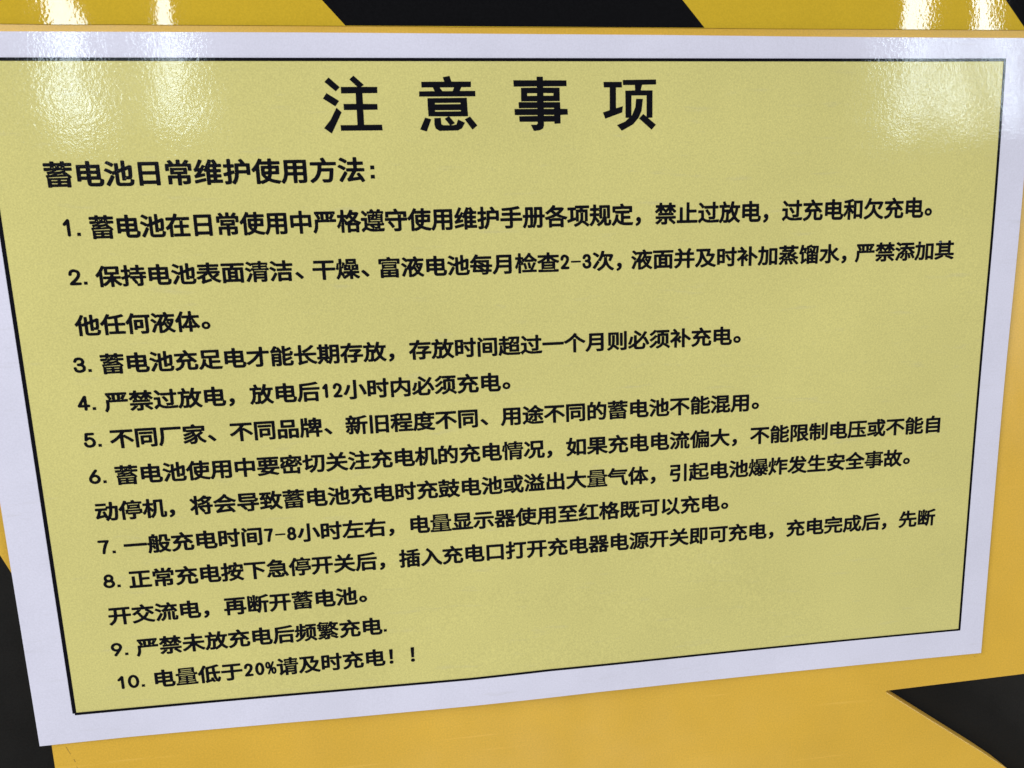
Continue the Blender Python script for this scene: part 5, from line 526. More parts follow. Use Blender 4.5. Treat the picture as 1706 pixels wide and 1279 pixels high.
燥|18,-27,24,-28,29,-24,40,-8,56,25,69,3,69,-5,83,-21,88,-23,93,-22,109,-12,144,16,145,-22,148,-26,151,-28,173,-28,178,-24,179,16,209,-10,229,-22,236,-21,250,-5,252,0,249,6,216,25,200,38,243,40,246,47,246,63,244,68,239,70,179,70,178,72,178,77,179,78,234,77,238,79,240,83,240,140,239,143,234,146,217,147,218,152,218,203,216,209,211,211,116,211,111,210,107,203,108,147,95,147,99,162,96,168,78,174,73,173,68,167,70,157,66,127,63,118,61,117,62,147,67,167,67,208,64,213,59,215,41,215,36,212,35,207,35,165,19,165,14,162,9,127,1,98,4,91,18,84,23,83,28,86,31,93,34,147,38,153,41,148,39,122,34,92,29,55,20,25,2,-7,4,-13;81,7,79,8,81,11,89,16,93,22,93,27,85,38,122,38;78,49,64,68,67,100,68,102,76,101,81,105,83,110,85,130,88,136,89,128,85,108,85,85,86,80,93,77,144,78,146,77,146,72,144,70,84,70,79,65;159,89,158,90,159,138,158,141,154,143,126,141,117,145,128,149,166,147,188,149,201,148,209,145,199,141,167,142,166,138,166,90;118,106,116,108,117,117,130,117,130,107;194,106,194,117,208,117,208,107;139,173,139,180,141,181,184,181,186,180,184,173
爆|18,-27,26,-25,38,-8,47,8,54,27,68,3,75,0,82,-15,87,-18,92,-18,117,-8,124,-23,129,-27,159,-27,170,-22,175,-17,179,2,219,-19,224,-19,228,-17,239,-5,240,0,239,3,227,12,204,23,204,25,214,36,230,26,235,26,239,27,250,40,252,45,250,50,223,65,239,66,244,68,246,73,246,90,243,93,239,96,230,96,222,93,202,93,202,100,220,100,232,98,237,100,239,103,239,122,235,126,230,128,233,135,233,203,230,208,225,211,95,210,91,203,90,167,75,172,70,171,67,167,66,140,64,125,60,117,59,118,59,125,62,155,65,163,65,210,62,215,59,216,40,217,35,214,33,208,33,167,32,165,19,166,14,162,10,128,2,98,2,95,5,91,19,86,24,85,29,88,31,93,30,102,34,148,37,154,40,150,38,113,33,93,28,55,19,25,1,-7,3,-13;132,-2,129,-1,129,1,147,8,148,-2;92,15,94,22,92,28,109,37,112,35,120,25;82,35,78,38,79,41,82,38;179,40,177,42,178,65,182,66,191,55;144,44,134,55,144,66,145,63;74,53,62,68,65,102,74,100,80,105,89,140,91,152,94,157,95,152,93,140,94,132,99,129,119,131,121,130,121,123,109,123,97,125,89,124,86,120,84,103,87,100,90,98,102,100,119,100,119,93,102,93,89,96,82,96,78,93,75,88,75,73,79,67,94,66,109,68,95,64;157,70,160,72,166,70,162,69;147,93,147,101,174,100,174,93;145,123,144,130,145,131,174,131,176,130,175,123;200,123,200,130,202,131,215,131,223,127,215,123;120,151,119,153,120,159,204,158,204,151;119,178,119,187,204,187,205,185,204,178
牌|20,-27,27,-28,32,-22,39,-1,44,23,48,63,50,64,64,64,66,63,66,-21,67,-24,70,-27,92,-27,97,-24,98,23,100,24,174,24,176,-24,182,-28,200,-28,206,-26,208,-21,209,24,240,24,244,26,247,31,247,49,244,55,239,56,210,56,208,58,208,81,234,82,238,84,240,88,240,186,238,191,232,194,182,194,187,206,184,213,160,218,155,218,151,214,144,194,109,194,103,191,101,186,101,149,92,149,91,151,90,213,84,218,64,217,60,215,58,211,58,151,57,149,50,149,49,208,47,211,42,213,25,213,20,211,17,204,17,108,15,48,10,16,1,-14,4,-21;94,37,92,41,94,45,96,41;125,51,134,54,138,53,129,50;95,53,98,61,98,88,97,93,90,96,50,96,50,117,100,117,101,89,103,84,109,82,129,81,102,66,100,63,100,59,108,54;150,57,149,58,166,73,172,81,174,81,174,56;135,112,134,114,135,123,153,123,153,119,150,112;185,112,187,123,207,123,207,113;135,153,134,154,135,163,154,163,154,153;187,153,187,163,207,163,207,154
生|10,-19,14,-20,237,-20,242,-18,245,-14,245,6,244,11,240,14,143,15,144,62,217,62,222,65,224,71,224,90,222,94,219,96,144,96,143,135,229,136,232,139,233,143,233,161,231,166,225,169,144,169,143,211,140,216,135,218,115,218,111,216,109,213,107,170,77,169,86,200,86,205,80,210,60,214,55,212,52,208,44,183,34,158,21,136,7,117,6,111,9,107,25,96,32,94,36,96,44,106,62,135,108,135,107,96,40,96,35,93,33,88,34,68,39,63,108,61,108,15,12,14,8,11,6,6,6,-14
用|18,-28,23,-29,28,-27,42,-8,51,12,61,49,108,49,109,-20,113,-25,118,-26,138,-25,143,-21,144,49,195,49,195,7,156,7,153,6,150,2,149,-1,156,-21,159,-25,163,-26,193,-26,213,-23,222,-18,227,-11,230,5,230,192,227,199,221,200,40,200,33,198,30,192,30,75,26,47,17,20,0,-8,2,-15;65,83,65,107,66,109,106,109,109,107,108,83;145,82,145,109,195,109,195,83;65,143,65,165,66,167,106,167,109,165,108,142;145,142,145,167,193,167,195,165,195,142
电|136,-22,205,-24,225,-20,239,-7,245,9,248,36,245,42,230,48,224,53,223,178,217,182,142,182,141,209,139,214,133,217,112,217,108,216,105,211,105,182,32,182,28,181,25,178,24,31,27,26,30,25,52,24,56,26,58,29,60,40,105,40,105,21,108,-1,115,-14,128,-21;143,12,141,14,141,21,142,40,213,39,210,16,207,12;60,74,60,94,105,94,105,74;142,74,142,94,187,94,189,93,188,74;60,127,60,147,105,147,105,127;142,127,142,147,187,147,189,146,188,127
的|155,-22,187,-23,202,-22,215,-16,222,-7,229,8,234,39,237,88,240,173,238,176,233,178,168,179,175,206,174,211,170,214,147,218,142,214,135,188,120,149,112,125,117,151,117,169,115,174,110,178,78,178,88,204,87,211,82,215,62,218,57,218,52,213,44,178,20,177,17,176,14,171,15,-17,20,-21,42,-21,47,-16,47,-2,48,-2,108,-2,115,1,117,6,117,106,123,102,132,101,172,41,175,39,180,40,197,51,200,57,201,46,197,21,192,10,150,11,145,8,143,1,150,-18;48,31,47,33,47,74,48,76,83,75,83,31;200,58,182,88,158,119,152,122,141,118,155,145,206,144,204,89,202,63;48,108,47,109,47,144,83,145,83,109
示|74,-26,92,-28,117,-26,132,-21,140,-13,143,-5,143,4,144,104,237,105,241,107,243,112,243,132,240,137,234,139,15,139,10,137,7,132,7,112,9,108,12,105,107,104,107,9,104,7,70,8,65,6,63,-1,71,-23;24,-5,29,-5,32,-2,47,14,62,35,75,57,85,80,85,85,82,89,60,95,53,94,31,52,17,34,2,19,1,14,3,9;212,-5,217,-5,237,4,241,9,241,14,232,34,209,72,194,93,187,95,167,87,164,84,163,79,190,37,208,-1;36,165,214,165,218,167,221,170,221,192,219,197,214,199,35,199,32,197,30,194,29,174,31,169
禁|80,-27,84,-28,119,-27,128,-25,136,-20,140,-15,143,-9,144,37,165,36,158,30,159,22,189,-2,211,-22,216,-24,220,-24,237,-12,239,-9,239,-4,226,10,193,36,238,38,242,45,242,65,238,68,234,69,208,69,193,67,59,67,46,69,13,68,9,65,8,61,8,45,11,39,16,37,52,36,36,20,9,1,6,-2,6,-7,8,-10,26,-24,32,-24,47,-14,74,11,87,26,87,31,84,37,108,36,109,5,76,4,71,0,71,-7,77,-24;68,37,63,40,68,42,78,38;41,75,46,73,61,75,213,74,216,80,216,100,211,105,196,105,195,106,195,126,196,128,212,111,226,102,233,103,246,118,247,123,245,128,231,138,209,160,211,161,233,161,236,163,239,168,238,188,233,192,195,193,194,213,192,216,188,218,169,218,164,216,161,211,161,193,124,193,119,191,113,193,86,193,86,211,83,217,79,218,61,218,56,217,53,211,53,193,18,193,11,188,11,168,13,164,18,161,38,161,39,160,18,137,4,126,1,121,3,116,16,102,23,100,36,110,53,127,53,106,43,105,38,100,37,80;68,99,64,101,68,103,75,101,71,99;176,99,172,101,176,103,183,101,179,99;86,106,86,133,106,119,117,106,114,105,88,105;136,105,134,106,161,130,161,106;126,140,123,145,103,160,119,163,124,161,144,161,146,160
程|49,-26,72,-27,76,-26,79,-23,80,64,88,52,92,50,99,51,105,59,104,35,105,32,109,29,153,27,152,11,95,11,90,9,87,4,87,-13,89,-18,92,-20,240,-21,247,-18,249,-15,249,4,247,8,244,10,187,12,187,27,189,28,230,28,237,32,238,52,234,59,230,60,189,60,187,62,187,72,189,75,239,75,242,78,243,82,243,100,240,105,235,107,209,106,105,107,99,102,97,92,79,110,80,114,104,114,109,117,115,113,230,114,235,120,235,199,232,205,227,207,115,207,110,205,107,200,95,213,90,214,52,202,9,194,4,190,3,184,9,169,12,165,17,164,44,168,45,167,45,149,44,147,12,147,7,145,5,142,4,122,7,116,12,114,39,114,24,82,13,64,0,47,-1,42,11,20,17,18,22,20,42,50,48,77,50,81,51,80,51,75,45,50,45,-20;107,58,105,59,113,69,114,74,153,74,152,60,112,60;109,126,107,132,109,137,112,132;142,145,141,147,141,174,142,175,200,175,200,145;105,147,80,147,80,176,107,185,108,147
繁|87,-26,92,-27,122,-26,132,-24,138,-21,144,-14,146,-8,145,26,147,27,164,29,172,32,197,31,211,17,209,17,187,26,170,29,165,28,151,19,150,14,154,9,189,-7,219,-23,225,-21,240,-9,242,-4,240,1,217,14,235,29,237,34,235,38,210,59,182,77,180,84,169,97,182,107,201,94,230,82,236,84,248,99,249,104,247,109,219,121,205,131,215,146,225,168,239,168,244,172,244,191,240,197,182,198,180,199,182,209,179,213,155,217,151,214,137,179,125,164,125,179,134,182,137,187,137,201,134,206,129,207,67,207,60,215,42,219,35,216,22,194,2,174,1,169,4,164,19,154,26,154,25,150,20,151,9,151,5,148,4,144,4,131,5,127,10,124,21,122,18,99,20,92,25,90,52,90,90,96,94,96,40,81,38,77,38,72,43,56,46,52,24,47,19,41,24,21,30,16,74,28,84,27,85,25,74,26,10,4,6,-1,6,-6,23,-23,29,-24,47,-17,75,-2,84,-23;95,4,88,6,98,14,98,19,97,22,110,24,111,22,110,4;102,47,114,52,142,58,157,64,158,59,162,56,144,54,115,48;55,53,54,54,55,55,62,58,77,61,89,61,65,53;99,78,97,79,104,82,114,82,104,78;117,84,120,86,124,92,130,93,136,87,132,84;144,89,149,95,157,96,152,89;92,114,91,119,82,128,96,127,95,116,94,114;50,115,49,116,50,126,52,127,55,122,66,116;132,115,122,117,123,124,139,125,142,129,143,139,150,145,159,131,159,129;120,146,120,151,122,158,132,147;52,147,54,160,58,159,60,154,72,147;95,147,94,147,93,152,85,160,99,159,98,147;182,152,173,166,174,168,191,167;42,177,47,185,109,185,118,181,109,177
红|9,-13,15,-14,94,3,96,-8,102,-12,239,-12,245,-10,247,-5,247,15,244,22,240,23,188,24,188,159,190,160,234,160,239,161,242,167,242,187,240,192,234,194,105,194,100,192,98,187,98,167,102,161,152,159,152,24,109,23,107,24,105,35,99,39,7,21,3,17,2,12,5,-8;13,39,19,38,37,43,102,54,107,57,108,60,107,80,104,85,99,86,65,82,96,122,110,142,112,147,108,154,90,165,85,165,81,162,66,139,53,137,77,179,88,202,85,209,64,218,59,217,55,215,44,190,24,154,10,135,4,131,1,127,1,122,7,104,10,100,15,98,39,102,19,79,5,70,3,67,3,62,9,44
维|112,-27,116,-28,138,-27,142,-22,143,-10,240,-10,245,-8,247,-4,247,16,243,23,201,23,200,25,200,41,231,42,236,45,238,50,238,66,236,71,231,74,200,75,200,90,201,91,230,91,235,93,237,98,237,116,235,121,231,124,201,124,200,125,200,138,201,140,240,141,243,146,243,166,241,170,236,173,207,173,203,185,194,203,187,213,183,216,178,216,161,209,138,217,133,216,129,211,121,188,105,155,103,155,85,166,80,165,75,161,61,137,51,135,49,136,71,178,81,201,80,206,76,209,58,217,53,217,49,213,40,190,23,153,13,136,2,125,8,103,11,99,16,98,36,102,38,101,18,76,4,65,4,60,10,43,12,40,16,38,96,57,99,61,100,78,96,85,91,86,63,81,85,113,96,97,103,97,108,101,108,31,110,23,108,16,108,-20;12,-12,16,-12,101,9,105,13,106,16,103,36,100,40,95,40,8,20,4,16,4,11,7,-7;143,23,142,41,166,41,166,24;143,75,143,91,166,90,166,75;88,125,89,131,93,138,98,142,101,143,101,138,97,131;143,124,143,140,166,140,166,124;151,173,160,194,161,193,171,173
能|21,-26,43,-28,47,-26,50,-23,51,23,86,23,88,22,88,7,86,5,65,6,60,4,58,0,58,-5,64,-21,68,-26,83,-27,101,-26,110,-23,119,-15,122,-6,122,2,122,120,121,125,118,129,130,134,131,112,137,102,132,99,130,94,130,9,132,-6,138,-17,153,-24,213,-26,228,-23,240,-14,246,2,248,27,245,32,226,40,221,39,217,35,213,8,171,7,164,9,165,32,216,50,235,59,237,64,236,70,223,86,218,88,186,73,164,65,165,92,211,92,225,94,236,102,239,105,244,119,246,142,243,146,225,154,220,154,215,150,211,126,170,125,164,127,165,146,213,163,233,172,235,175,234,180,220,197,216,199,212,199,165,179,164,210,162,215,156,217,138,217,133,216,130,210,130,157,132,145,131,143,127,157,120,170,98,201,91,203,78,198,80,205,76,211,53,218,46,215,25,177,17,167,10,162,7,159,7,154,15,134,21,130,33,134,98,138,102,130,100,129,35,127,25,129,18,125,17,120,17,-20;51,53,50,55,50,60,51,62,86,62,89,60,88,53;50,90,50,99,88,99,89,97,89,90,88,90;58,167,70,185,71,185,82,169
自|37,-27,41,-28,62,-28,67,-24,68,-15,69,-14,184,-14,186,-15,186,-22,191,-26,214,-27,219,-24,221,-19,221,175,219,181,214,184,136,184,143,206,142,211,137,215,114,218,109,217,106,213,97,184,41,184,35,181,33,175,33,-20;69,19,68,21,68,40,69,41,186,40,186,21,184,19;69,74,68,76,68,93,69,95,184,95,186,93,186,75,184,74;69,128,68,131,68,148,69,150,184,150,186,148,186,130,184,128
至|9,-17,14,-18,237,-18,242,-16,245,-12,245,8,244,12,240,15,144,15,142,18,142,45,144,46,217,46,223,50,224,71,220,78,215,79,144,79,142,81,142,103,144,105,192,108,207,91,212,90,234,104,235,108,234,113,221,128,204,145,173,170,233,171,236,175,237,178,237,196,235,201,229,204,20,204,14,202,11,196,11,178,15,172,69,170,42,141,24,128,23,121,31,100,37,98,69,102,107,103,107,79,32,78,28,71,29,50,35,46,107,45,107,16,10,15,7,12,6,8,6,-12;122,106,118,108,122,110,127,111,131,108,125,106;85,136,115,171,153,170,143,163,141,156,144,152,158,140,157,138
致|118,-27,125,-28,143,-17,160,-5,178,13,180,13,196,-5,210,-16,228,-27,235,-25,249,-7,250,-2,248,2,231,12,219,21,207,35,200,45,208,63,217,86,228,138,241,139,246,143,246,166,243,170,240,171,172,171,179,210,175,214,151,218,145,213,138,180,129,151,121,135,100,168,126,169,130,171,132,176,132,195,128,201,10,201,5,195,5,176,6,172,11,169,33,168,18,143,5,130,11,108,15,104,20,102,51,107,52,88,51,86,16,86,12,85,9,80,9,60,11,55,15,53,51,53,52,28,5,19,2,11,6,-10,9,-14,13,-14,105,2,103,-2,104,-7;113,4,111,5,118,9,127,10,123,6;136,21,135,23,134,35,128,40,86,33,86,53,121,53,126,54,130,60,130,78,140,93,159,45,151,35;180,83,171,103,163,138,191,138,192,136,186,103;86,86,86,110,96,112,103,101,104,95,112,86;66,110,62,111,66,115,74,113,74,111,71,110;56,141,69,163,71,170,89,171,89,170,73,164,71,161,71,155,78,142
般|21,-27,26,-29,31,-26,42,1,49,29,52,61,53,56,67,26,74,23,86,29,87,28,87,8,62,7,58,6,56,3,55,-2,61,-21,66,-25,99,-24,107,-21,116,-14,122,-24,129,-27,159,-14,179,0,199,-13,224,-24,229,-24,234,-21,247,-4,247,1,246,4,219,16,204,24,222,53,230,73,237,98,236,104,221,111,214,109,206,111,147,111,144,113,151,121,159,138,163,154,164,174,166,175,186,174,188,133,192,123,199,117,206,115,231,114,241,115,247,118,249,124,248,139,246,144,241,146,229,145,220,146,220,199,217,205,212,207,139,207,134,206,130,199,129,158,127,149,119,133,120,188,118,191,114,193,86,194,91,208,87,214,66,218,61,218,57,214,51,194,29,193,24,191,22,186,22,111,7,109,3,103,3,86,5,81,9,79,21,78,17,38,12,14,3,-12,6,-17;121,6,121,81,124,78,139,46,154,24,154,23,141,14;91,41,88,44,83,63,76,78,87,78,87,63;179,47,167,63,160,76,161,79,197,78,189,61;51,63,51,81,66,80,67,79,64,77,52,71;119,83,116,94,117,121,130,109,124,108,121,104,122,94;81,108,74,109,89,119,89,108;56,110,55,128,51,143,52,145,57,129,66,111;89,125,85,141,72,161,74,162,86,162,87,161,87,141,90,128;52,154,52,164,61,165,67,163
蒸|25,-29,33,-29,45,-18,66,13,68,18,66,23,68,24,75,23,74,18,80,-2,82,-20,85,-25,88,-27,110,-24,116,-19,113,3,107,23,110,24,129,23,129,16,139,-4,146,-22,151,-26,156,-26,173,-20,178,-15,178,-12,175,-2,162,23,163,24,178,24,178,15,200,-6,218,-27,225,-27,243,-17,245,-14,245,-9,237,1,226,14,203,35,203,46,223,40,228,41,243,60,244,66,240,71,206,80,192,86,192,88,220,110,222,115,220,120,203,131,198,132,163,106,161,105,155,111,155,113,183,130,195,140,197,143,196,148,187,156,187,168,235,168,241,171,242,176,242,193,240,199,235,201,188,201,186,213,184,216,180,218,156,217,153,213,151,201,100,201,98,201,97,213,95,216,91,218,71,218,67,216,64,213,63,201,15,201,10,198,8,193,8,176,11,170,16,168,63,168,63,161,50,161,45,156,44,136,48,131,53,130,63,133,78,133,96,131,115,131,141,136,145,135,116,127,108,121,93,127,81,124,66,124,53,128,21,128,16,125,14,121,14,105,18,98,60,96,44,83,27,73,8,66,4,61,5,55,18,37,25,37,43,45,44,43,44,35,38,30,25,11,5,-10,6,-15,8,-19;86,24,85,26,90,29,93,29,98,26,91,24;140,26,145,29,150,28,145,25;100,50,97,51,101,54,118,55,127,53,118,50;188,53,175,56,137,56,141,66,142,80,143,81,171,61,191,55,193,53;61,56,80,70,85,56;88,78,96,88,108,112,107,78;98,161,98,168,100,168,151,168,152,166,151,161
蓄|32,-27,57,-28,66,-21,184,-21,186,-21,190,-27,194,-28,216,-28,220,-25,222,-20,222,58,232,65,234,72,223,87,187,118,187,123,185,127,237,128,242,133,242,152,239,157,236,159,186,159,185,168,187,170,239,170,243,177,243,195,241,200,236,202,186,202,184,213,182,217,177,218,154,217,151,213,149,202,100,202,99,212,96,217,92,218,72,218,68,217,65,213,64,202,16,202,9,198,8,195,8,177,12,170,62,170,64,168,64,159,17,159,12,157,10,150,10,133,12,129,17,127,41,127,76,133,83,133,77,130,57,125,35,122,32,118,32,113,37,97,40,93,27,91,22,87,21,82,25,67,29,62,29,-20;62,6,62,14,109,14,110,12,109,6;141,6,141,14,187,14,189,12,187,6;61,36,61,44,111,43,111,37,109,36;139,36,139,43,141,44,189,44,190,42,189,36;46,63,41,65,44,69,94,71,196,74,203,67,201,65;107,90,121,95,147,100,161,105,164,100,169,97,149,96,121,90;49,93,48,95,51,97,57,99,77,102,89,103,92,102,59,93;92,120,119,131,164,134,176,130,164,132,142,124,111,122,97,119;79,153,76,155,81,158,88,155,84,153;164,153,161,155,167,158,174,155,169,152;97,156,97,172,105,172,103,167,108,157;144,159,138,168,149,170,150,168,150,160,149,159;116,171,112,173,117,176,122,176,124,173,119,171
补|53,-26,77,-28,83,-23,84,59,85,62,107,35,112,32,119,34,132,50,133,55,132,59,113,79,135,101,138,107,135,112,120,124,114,126,109,123,92,99,87,102,105,127,120,155,120,160,117,165,105,173,88,174,89,180,82,190,61,214,55,216,50,215,37,205,34,199,35,194,52,174,10,173,6,167,6,147,9,142,12,141,73,140,65,127,46,104,25,84,2,66,-1,60,11,39,17,35,22,36,49,58,50,57,50,-20;145,-26,169,-27,174,-25,176,-21,176,100,195,86,225,59,232,61,247,75,250,80,247,87,234,100,176,144,176,210,174,215,169,218,145,217,142,215,140,210,140,-20,141,-23
表|59,-26,66,-27,84,-19,151,2,154,5,156,10,152,29,150,32,146,34,92,19,92,59,121,83,134,55,159,23,191,-2,227,-19,232,-19,235,-16,249,2,249,7,247,10,211,26,197,35,193,40,221,60,234,72,235,77,233,80,225,87,226,88,236,89,241,93,241,112,240,117,234,120,142,120,141,122,142,127,217,127,221,130,222,134,222,154,219,157,214,158,199,157,140,157,141,165,229,164,232,168,233,172,233,189,231,194,226,196,144,196,142,197,142,212,139,216,134,218,116,218,111,217,108,214,107,197,106,196,26,196,20,192,18,170,21,166,24,164,107,165,109,164,107,156,52,157,39,158,34,156,31,150,31,134,36,128,107,127,107,120,16,120,11,119,9,115,8,95,11,91,14,89,79,89,31,63,6,53,1,47,3,40,16,25,21,23,36,28,56,37,56,10,48,2,47,-3,56,-23;169,63,154,87,156,88,197,88,200,87
要|19,-27,57,-24,87,-19,115,-11,135,-3,177,-15,215,-28,220,-26,237,-11,239,-5,235,1,173,22,182,32,194,50,237,50,242,52,245,58,245,75,242,80,237,82,118,82,122,89,124,90,222,89,228,92,230,97,230,162,229,166,222,169,170,168,168,168,168,175,235,175,239,177,240,182,240,200,238,205,232,207,19,207,12,205,9,200,9,182,14,176,79,175,79,168,30,169,26,168,23,165,22,97,24,92,30,89,82,90,84,88,80,81,10,82,7,79,6,75,6,55,9,52,14,50,57,50,39,28,39,22,44,18,62,14,101,12,62,9,12,4,8,0,7,-5,16,-23;125,33,94,40,92,42,99,50,152,50,147,44,132,32;57,120,55,122,55,137,57,138,77,138,77,120;112,120,112,138,134,138,136,137,136,120;170,120,170,138,195,138,195,120;110,168,110,175,112,176,137,175,137,168
规|100,-26,107,-27,134,-10,154,9,162,21,165,-6,172,-16,181,-21,214,-23,227,-20,232,-18,241,-9,246,9,248,35,244,41,227,49,221,48,217,44,214,9,212,8,197,9,196,74,193,79,186,82,188,102,188,160,187,164,184,167,162,168,156,164,153,84,148,65,144,54,125,27,109,14,100,10,105,17,116,27,116,34,75,82,77,85,111,86,111,64,114,59,119,57,137,57,142,59,145,64,145,172,147,173,171,174,197,173,199,62,201,59,206,57,226,57,230,59,233,65,233,197,231,202,229,204,224,206,117,205,114,204,111,199,111,173,106,176,78,177,78,209,76,212,71,215,51,215,47,214,44,209,44,177,16,176,9,172,8,152,10,147,16,143,44,142,44,119,9,118,4,114,3,92,6,87,11,85,41,85,42,84,40,69,33,44,22,22,2,0,1,-5,2,-8,19,-25,24,-25,27,-24,45,-5,56,14,67,42,91,11,99,9,86,-1,84,-6,86,-11;167,32,167,40,169,45,170,40;112,96,110,102,112,107,114,107,116,100,114,96;79,118,78,120,78,142,79,143,106,143,111,147,111,118;111,153,109,160,111,166,112,167,115,159,112,153
请|102,-26,124,-28,130,-25,131,-20,132,11,196,12,196,3,169,5,163,2,162,-5,168,-23,172,-26,207,-25,219,-21,224,-15,227,-6,228,2,228,100,226,105,227,107,242,107,247,110,248,115,247,132,245,135,241,137,224,137,212,133,177,133,176,140,177,142,212,142,226,137,230,140,233,145,233,160,228,167,237,170,240,175,240,192,237,197,232,198,181,198,180,212,177,216,172,218,154,218,150,217,146,214,146,198,96,198,91,197,88,192,88,174,91,170,98,167,94,160,94,145,96,141,102,137,114,142,149,142,149,134,114,133,101,137,87,137,82,134,80,129,81,110,86,107,99,107,100,105,98,100,98,52,97,49,94,51,89,51,76,41,74,42,74,132,72,136,66,139,11,139,7,139,4,135,3,114,6,107,11,106,39,106,40,104,40,22,37,13,29,4,29,-3,41,-21,44,-23,49,-23,97,17,98,-21;102,29,99,35,99,39,101,40,103,35;131,38,129,40,131,47,196,47,196,45,196,38;129,72,129,80,196,80,197,79,196,71;117,103,107,107,112,110,119,111,207,111,214,110,219,107,207,103;61,147,66,147,71,150,84,164,84,170,66,190,44,210,41,212,36,212,21,198,19,190;109,165,103,169,112,172,149,172,150,170,149,164;177,164,176,165,176,172,177,172,214,172,223,169,214,164
起|18,-29,25,-30,30,-25,35,-14,42,8,43,8,49,1,72,-12,102,-19,138,-21,235,-21,241,-19,251,5,249,10,245,13,227,13,217,10,200,8,178,8,160,9,147,12,108,14,90,18,90,55,123,55,128,57,131,31,138,20,148,15,197,17,225,14,230,16,239,25,246,41,248,66,245,72,227,80,222,80,217,76,215,55,212,46,168,45,163,46,163,48,163,104,200,104,204,100,208,98,228,98,234,103,234,198,232,204,227,206,133,206,128,203,127,200,127,184,126,186,120,190,87,190,86,210,84,215,78,218,60,218,55,215,53,211,52,190,18,190,13,188,11,181,11,165,13,160,18,157,52,157,52,143,52,141,8,140,4,135,4,115,7,111,12,109,33,110,57,108,57,53,61,33,60,31,56,40,49,61,50,95,49,100,45,103,25,105,18,101,17,98,13,35,8,11,-1,-14,2,-19;130,64,127,71,130,78,133,71;127,86,90,88,90,108,128,109,129,86,128,85;133,136,127,141,87,141,87,157,123,158,127,163,128,177,135,174,200,173,200,137
超|18,-27,23,-28,28,-25,42,9,48,1,70,-12,102,-20,138,-21,235,-21,241,-19,250,5,249,10,245,12,140,11,105,14,92,17,86,20,86,55,122,56,123,55,123,25,125,20,128,18,215,19,227,17,233,21,235,25,235,105,230,110,219,111,229,120,233,128,236,141,240,195,240,201,238,205,232,207,122,207,115,203,114,188,85,188,83,188,83,210,82,215,77,218,57,218,52,215,50,211,50,188,18,188,12,185,10,180,10,163,13,157,18,155,50,155,50,141,48,140,13,140,8,138,5,133,5,115,7,110,12,107,25,107,32,110,53,108,55,85,55,50,59,31,58,30,57,33,46,61,48,100,43,103,32,103,25,105,20,104,18,101,13,36,8,13,-1,-12,2,-17;157,49,157,79,200,79,200,49;123,66,121,71,123,77,125,77,127,70,125,66;122,86,118,88,87,88,86,106,117,106,123,100;188,106,181,110,190,113,205,113,216,111,217,110,205,106;148,111,167,133,174,111;127,136,120,140,85,140,83,141,83,155,117,156,121,158,123,161,123,175,147,175,146,166,139,151;172,140,171,141,177,155,182,175,205,175,203,150,200,140
足|20,-27,28,-27,43,-14,53,0,64,20,79,3,106,-13,139,-22,179,-25,234,-25,240,-22,249,0,248,5,244,9,168,10,146,11,144,13,144,48,221,48,226,50,228,53,228,75,226,79,223,81,144,82,144,83,144,105,214,105,220,108,221,113,221,197,219,203,213,206,43,206,36,202,34,197,35,110,37,107,41,105,58,105,64,106,73,105,108,105,109,103,109,27,108,24,94,35,85,47,79,60,84,90,83,96,78,99,64,100,58,102,53,101,49,97,44,68,36,41,24,18,3,-5,4,-12;69,138,69,172,186,172,186,139
过|18,-21,23,-22,28,-20,46,2,56,9,76,-4,89,-11,109,-16,128,-18,171,-18,236,-16,241,-14,249,11,248,16,243,19,189,16,173,12,153,11,144,12,140,16,151,19,189,19,198,24,203,29,206,37,207,47,207,139,234,139,238,141,241,144,242,166,239,171,234,173,209,173,207,174,207,209,204,215,199,217,179,217,174,214,172,209,172,174,171,173,83,173,76,170,61,188,38,210,31,210,14,199,12,194,13,189,34,167,50,146,54,143,61,144,74,153,76,144,79,141,83,139,171,139,172,137,172,51,133,50,128,49,125,46,125,41,132,21,137,16,136,15,114,17,99,21,88,26,74,36,73,116,70,122,66,124,13,124,8,122,5,116,5,97,6,94,11,91,38,91,39,89,39,39,14,20,2,6,3,-1;126,62,133,61,149,71,153,76,153,81,137,106,118,131,114,134,109,135,91,126,88,122,88,117
途|18,-26,23,-28,26,-26,46,-3,53,2,56,3,76,-10,90,-17,108,-22,128,-24,170,-24,235,-22,240,-20,242,-16,248,5,246,10,241,13,160,9,140,3,130,4,125,7,135,11,160,9,169,19,172,32,171,83,197,85,193,83,178,78,176,75,176,70,197,44,213,19,220,18,240,29,241,35,234,49,207,82,235,82,238,84,241,89,240,110,235,114,173,114,172,120,173,123,205,123,209,127,210,133,228,125,233,125,249,145,250,150,249,154,245,157,223,165,202,177,183,190,173,200,174,207,171,211,150,220,145,218,129,197,110,179,70,152,68,154,70,156,82,165,83,170,81,174,71,184,46,201,35,208,27,207,13,194,11,190,12,185,60,149,60,140,75,123,81,122,100,132,103,125,108,123,138,122,138,115,136,114,80,114,75,111,72,107,75,99,72,90,74,85,80,82,99,82,86,60,71,44,71,90,68,99,71,109,70,127,63,130,11,130,6,128,4,122,5,104,6,100,11,97,36,97,37,95,37,30,14,12,4,2,2,-3,3,-8;108,12,100,14,92,19,113,43,130,70,131,77,128,81,125,82,138,82,138,38,118,37,113,36,110,29,115,12,115,10;75,22,66,29,68,33,78,27,81,24,81,21;113,82,109,84,111,86,121,84,121,82;133,155,132,155,153,176,176,155
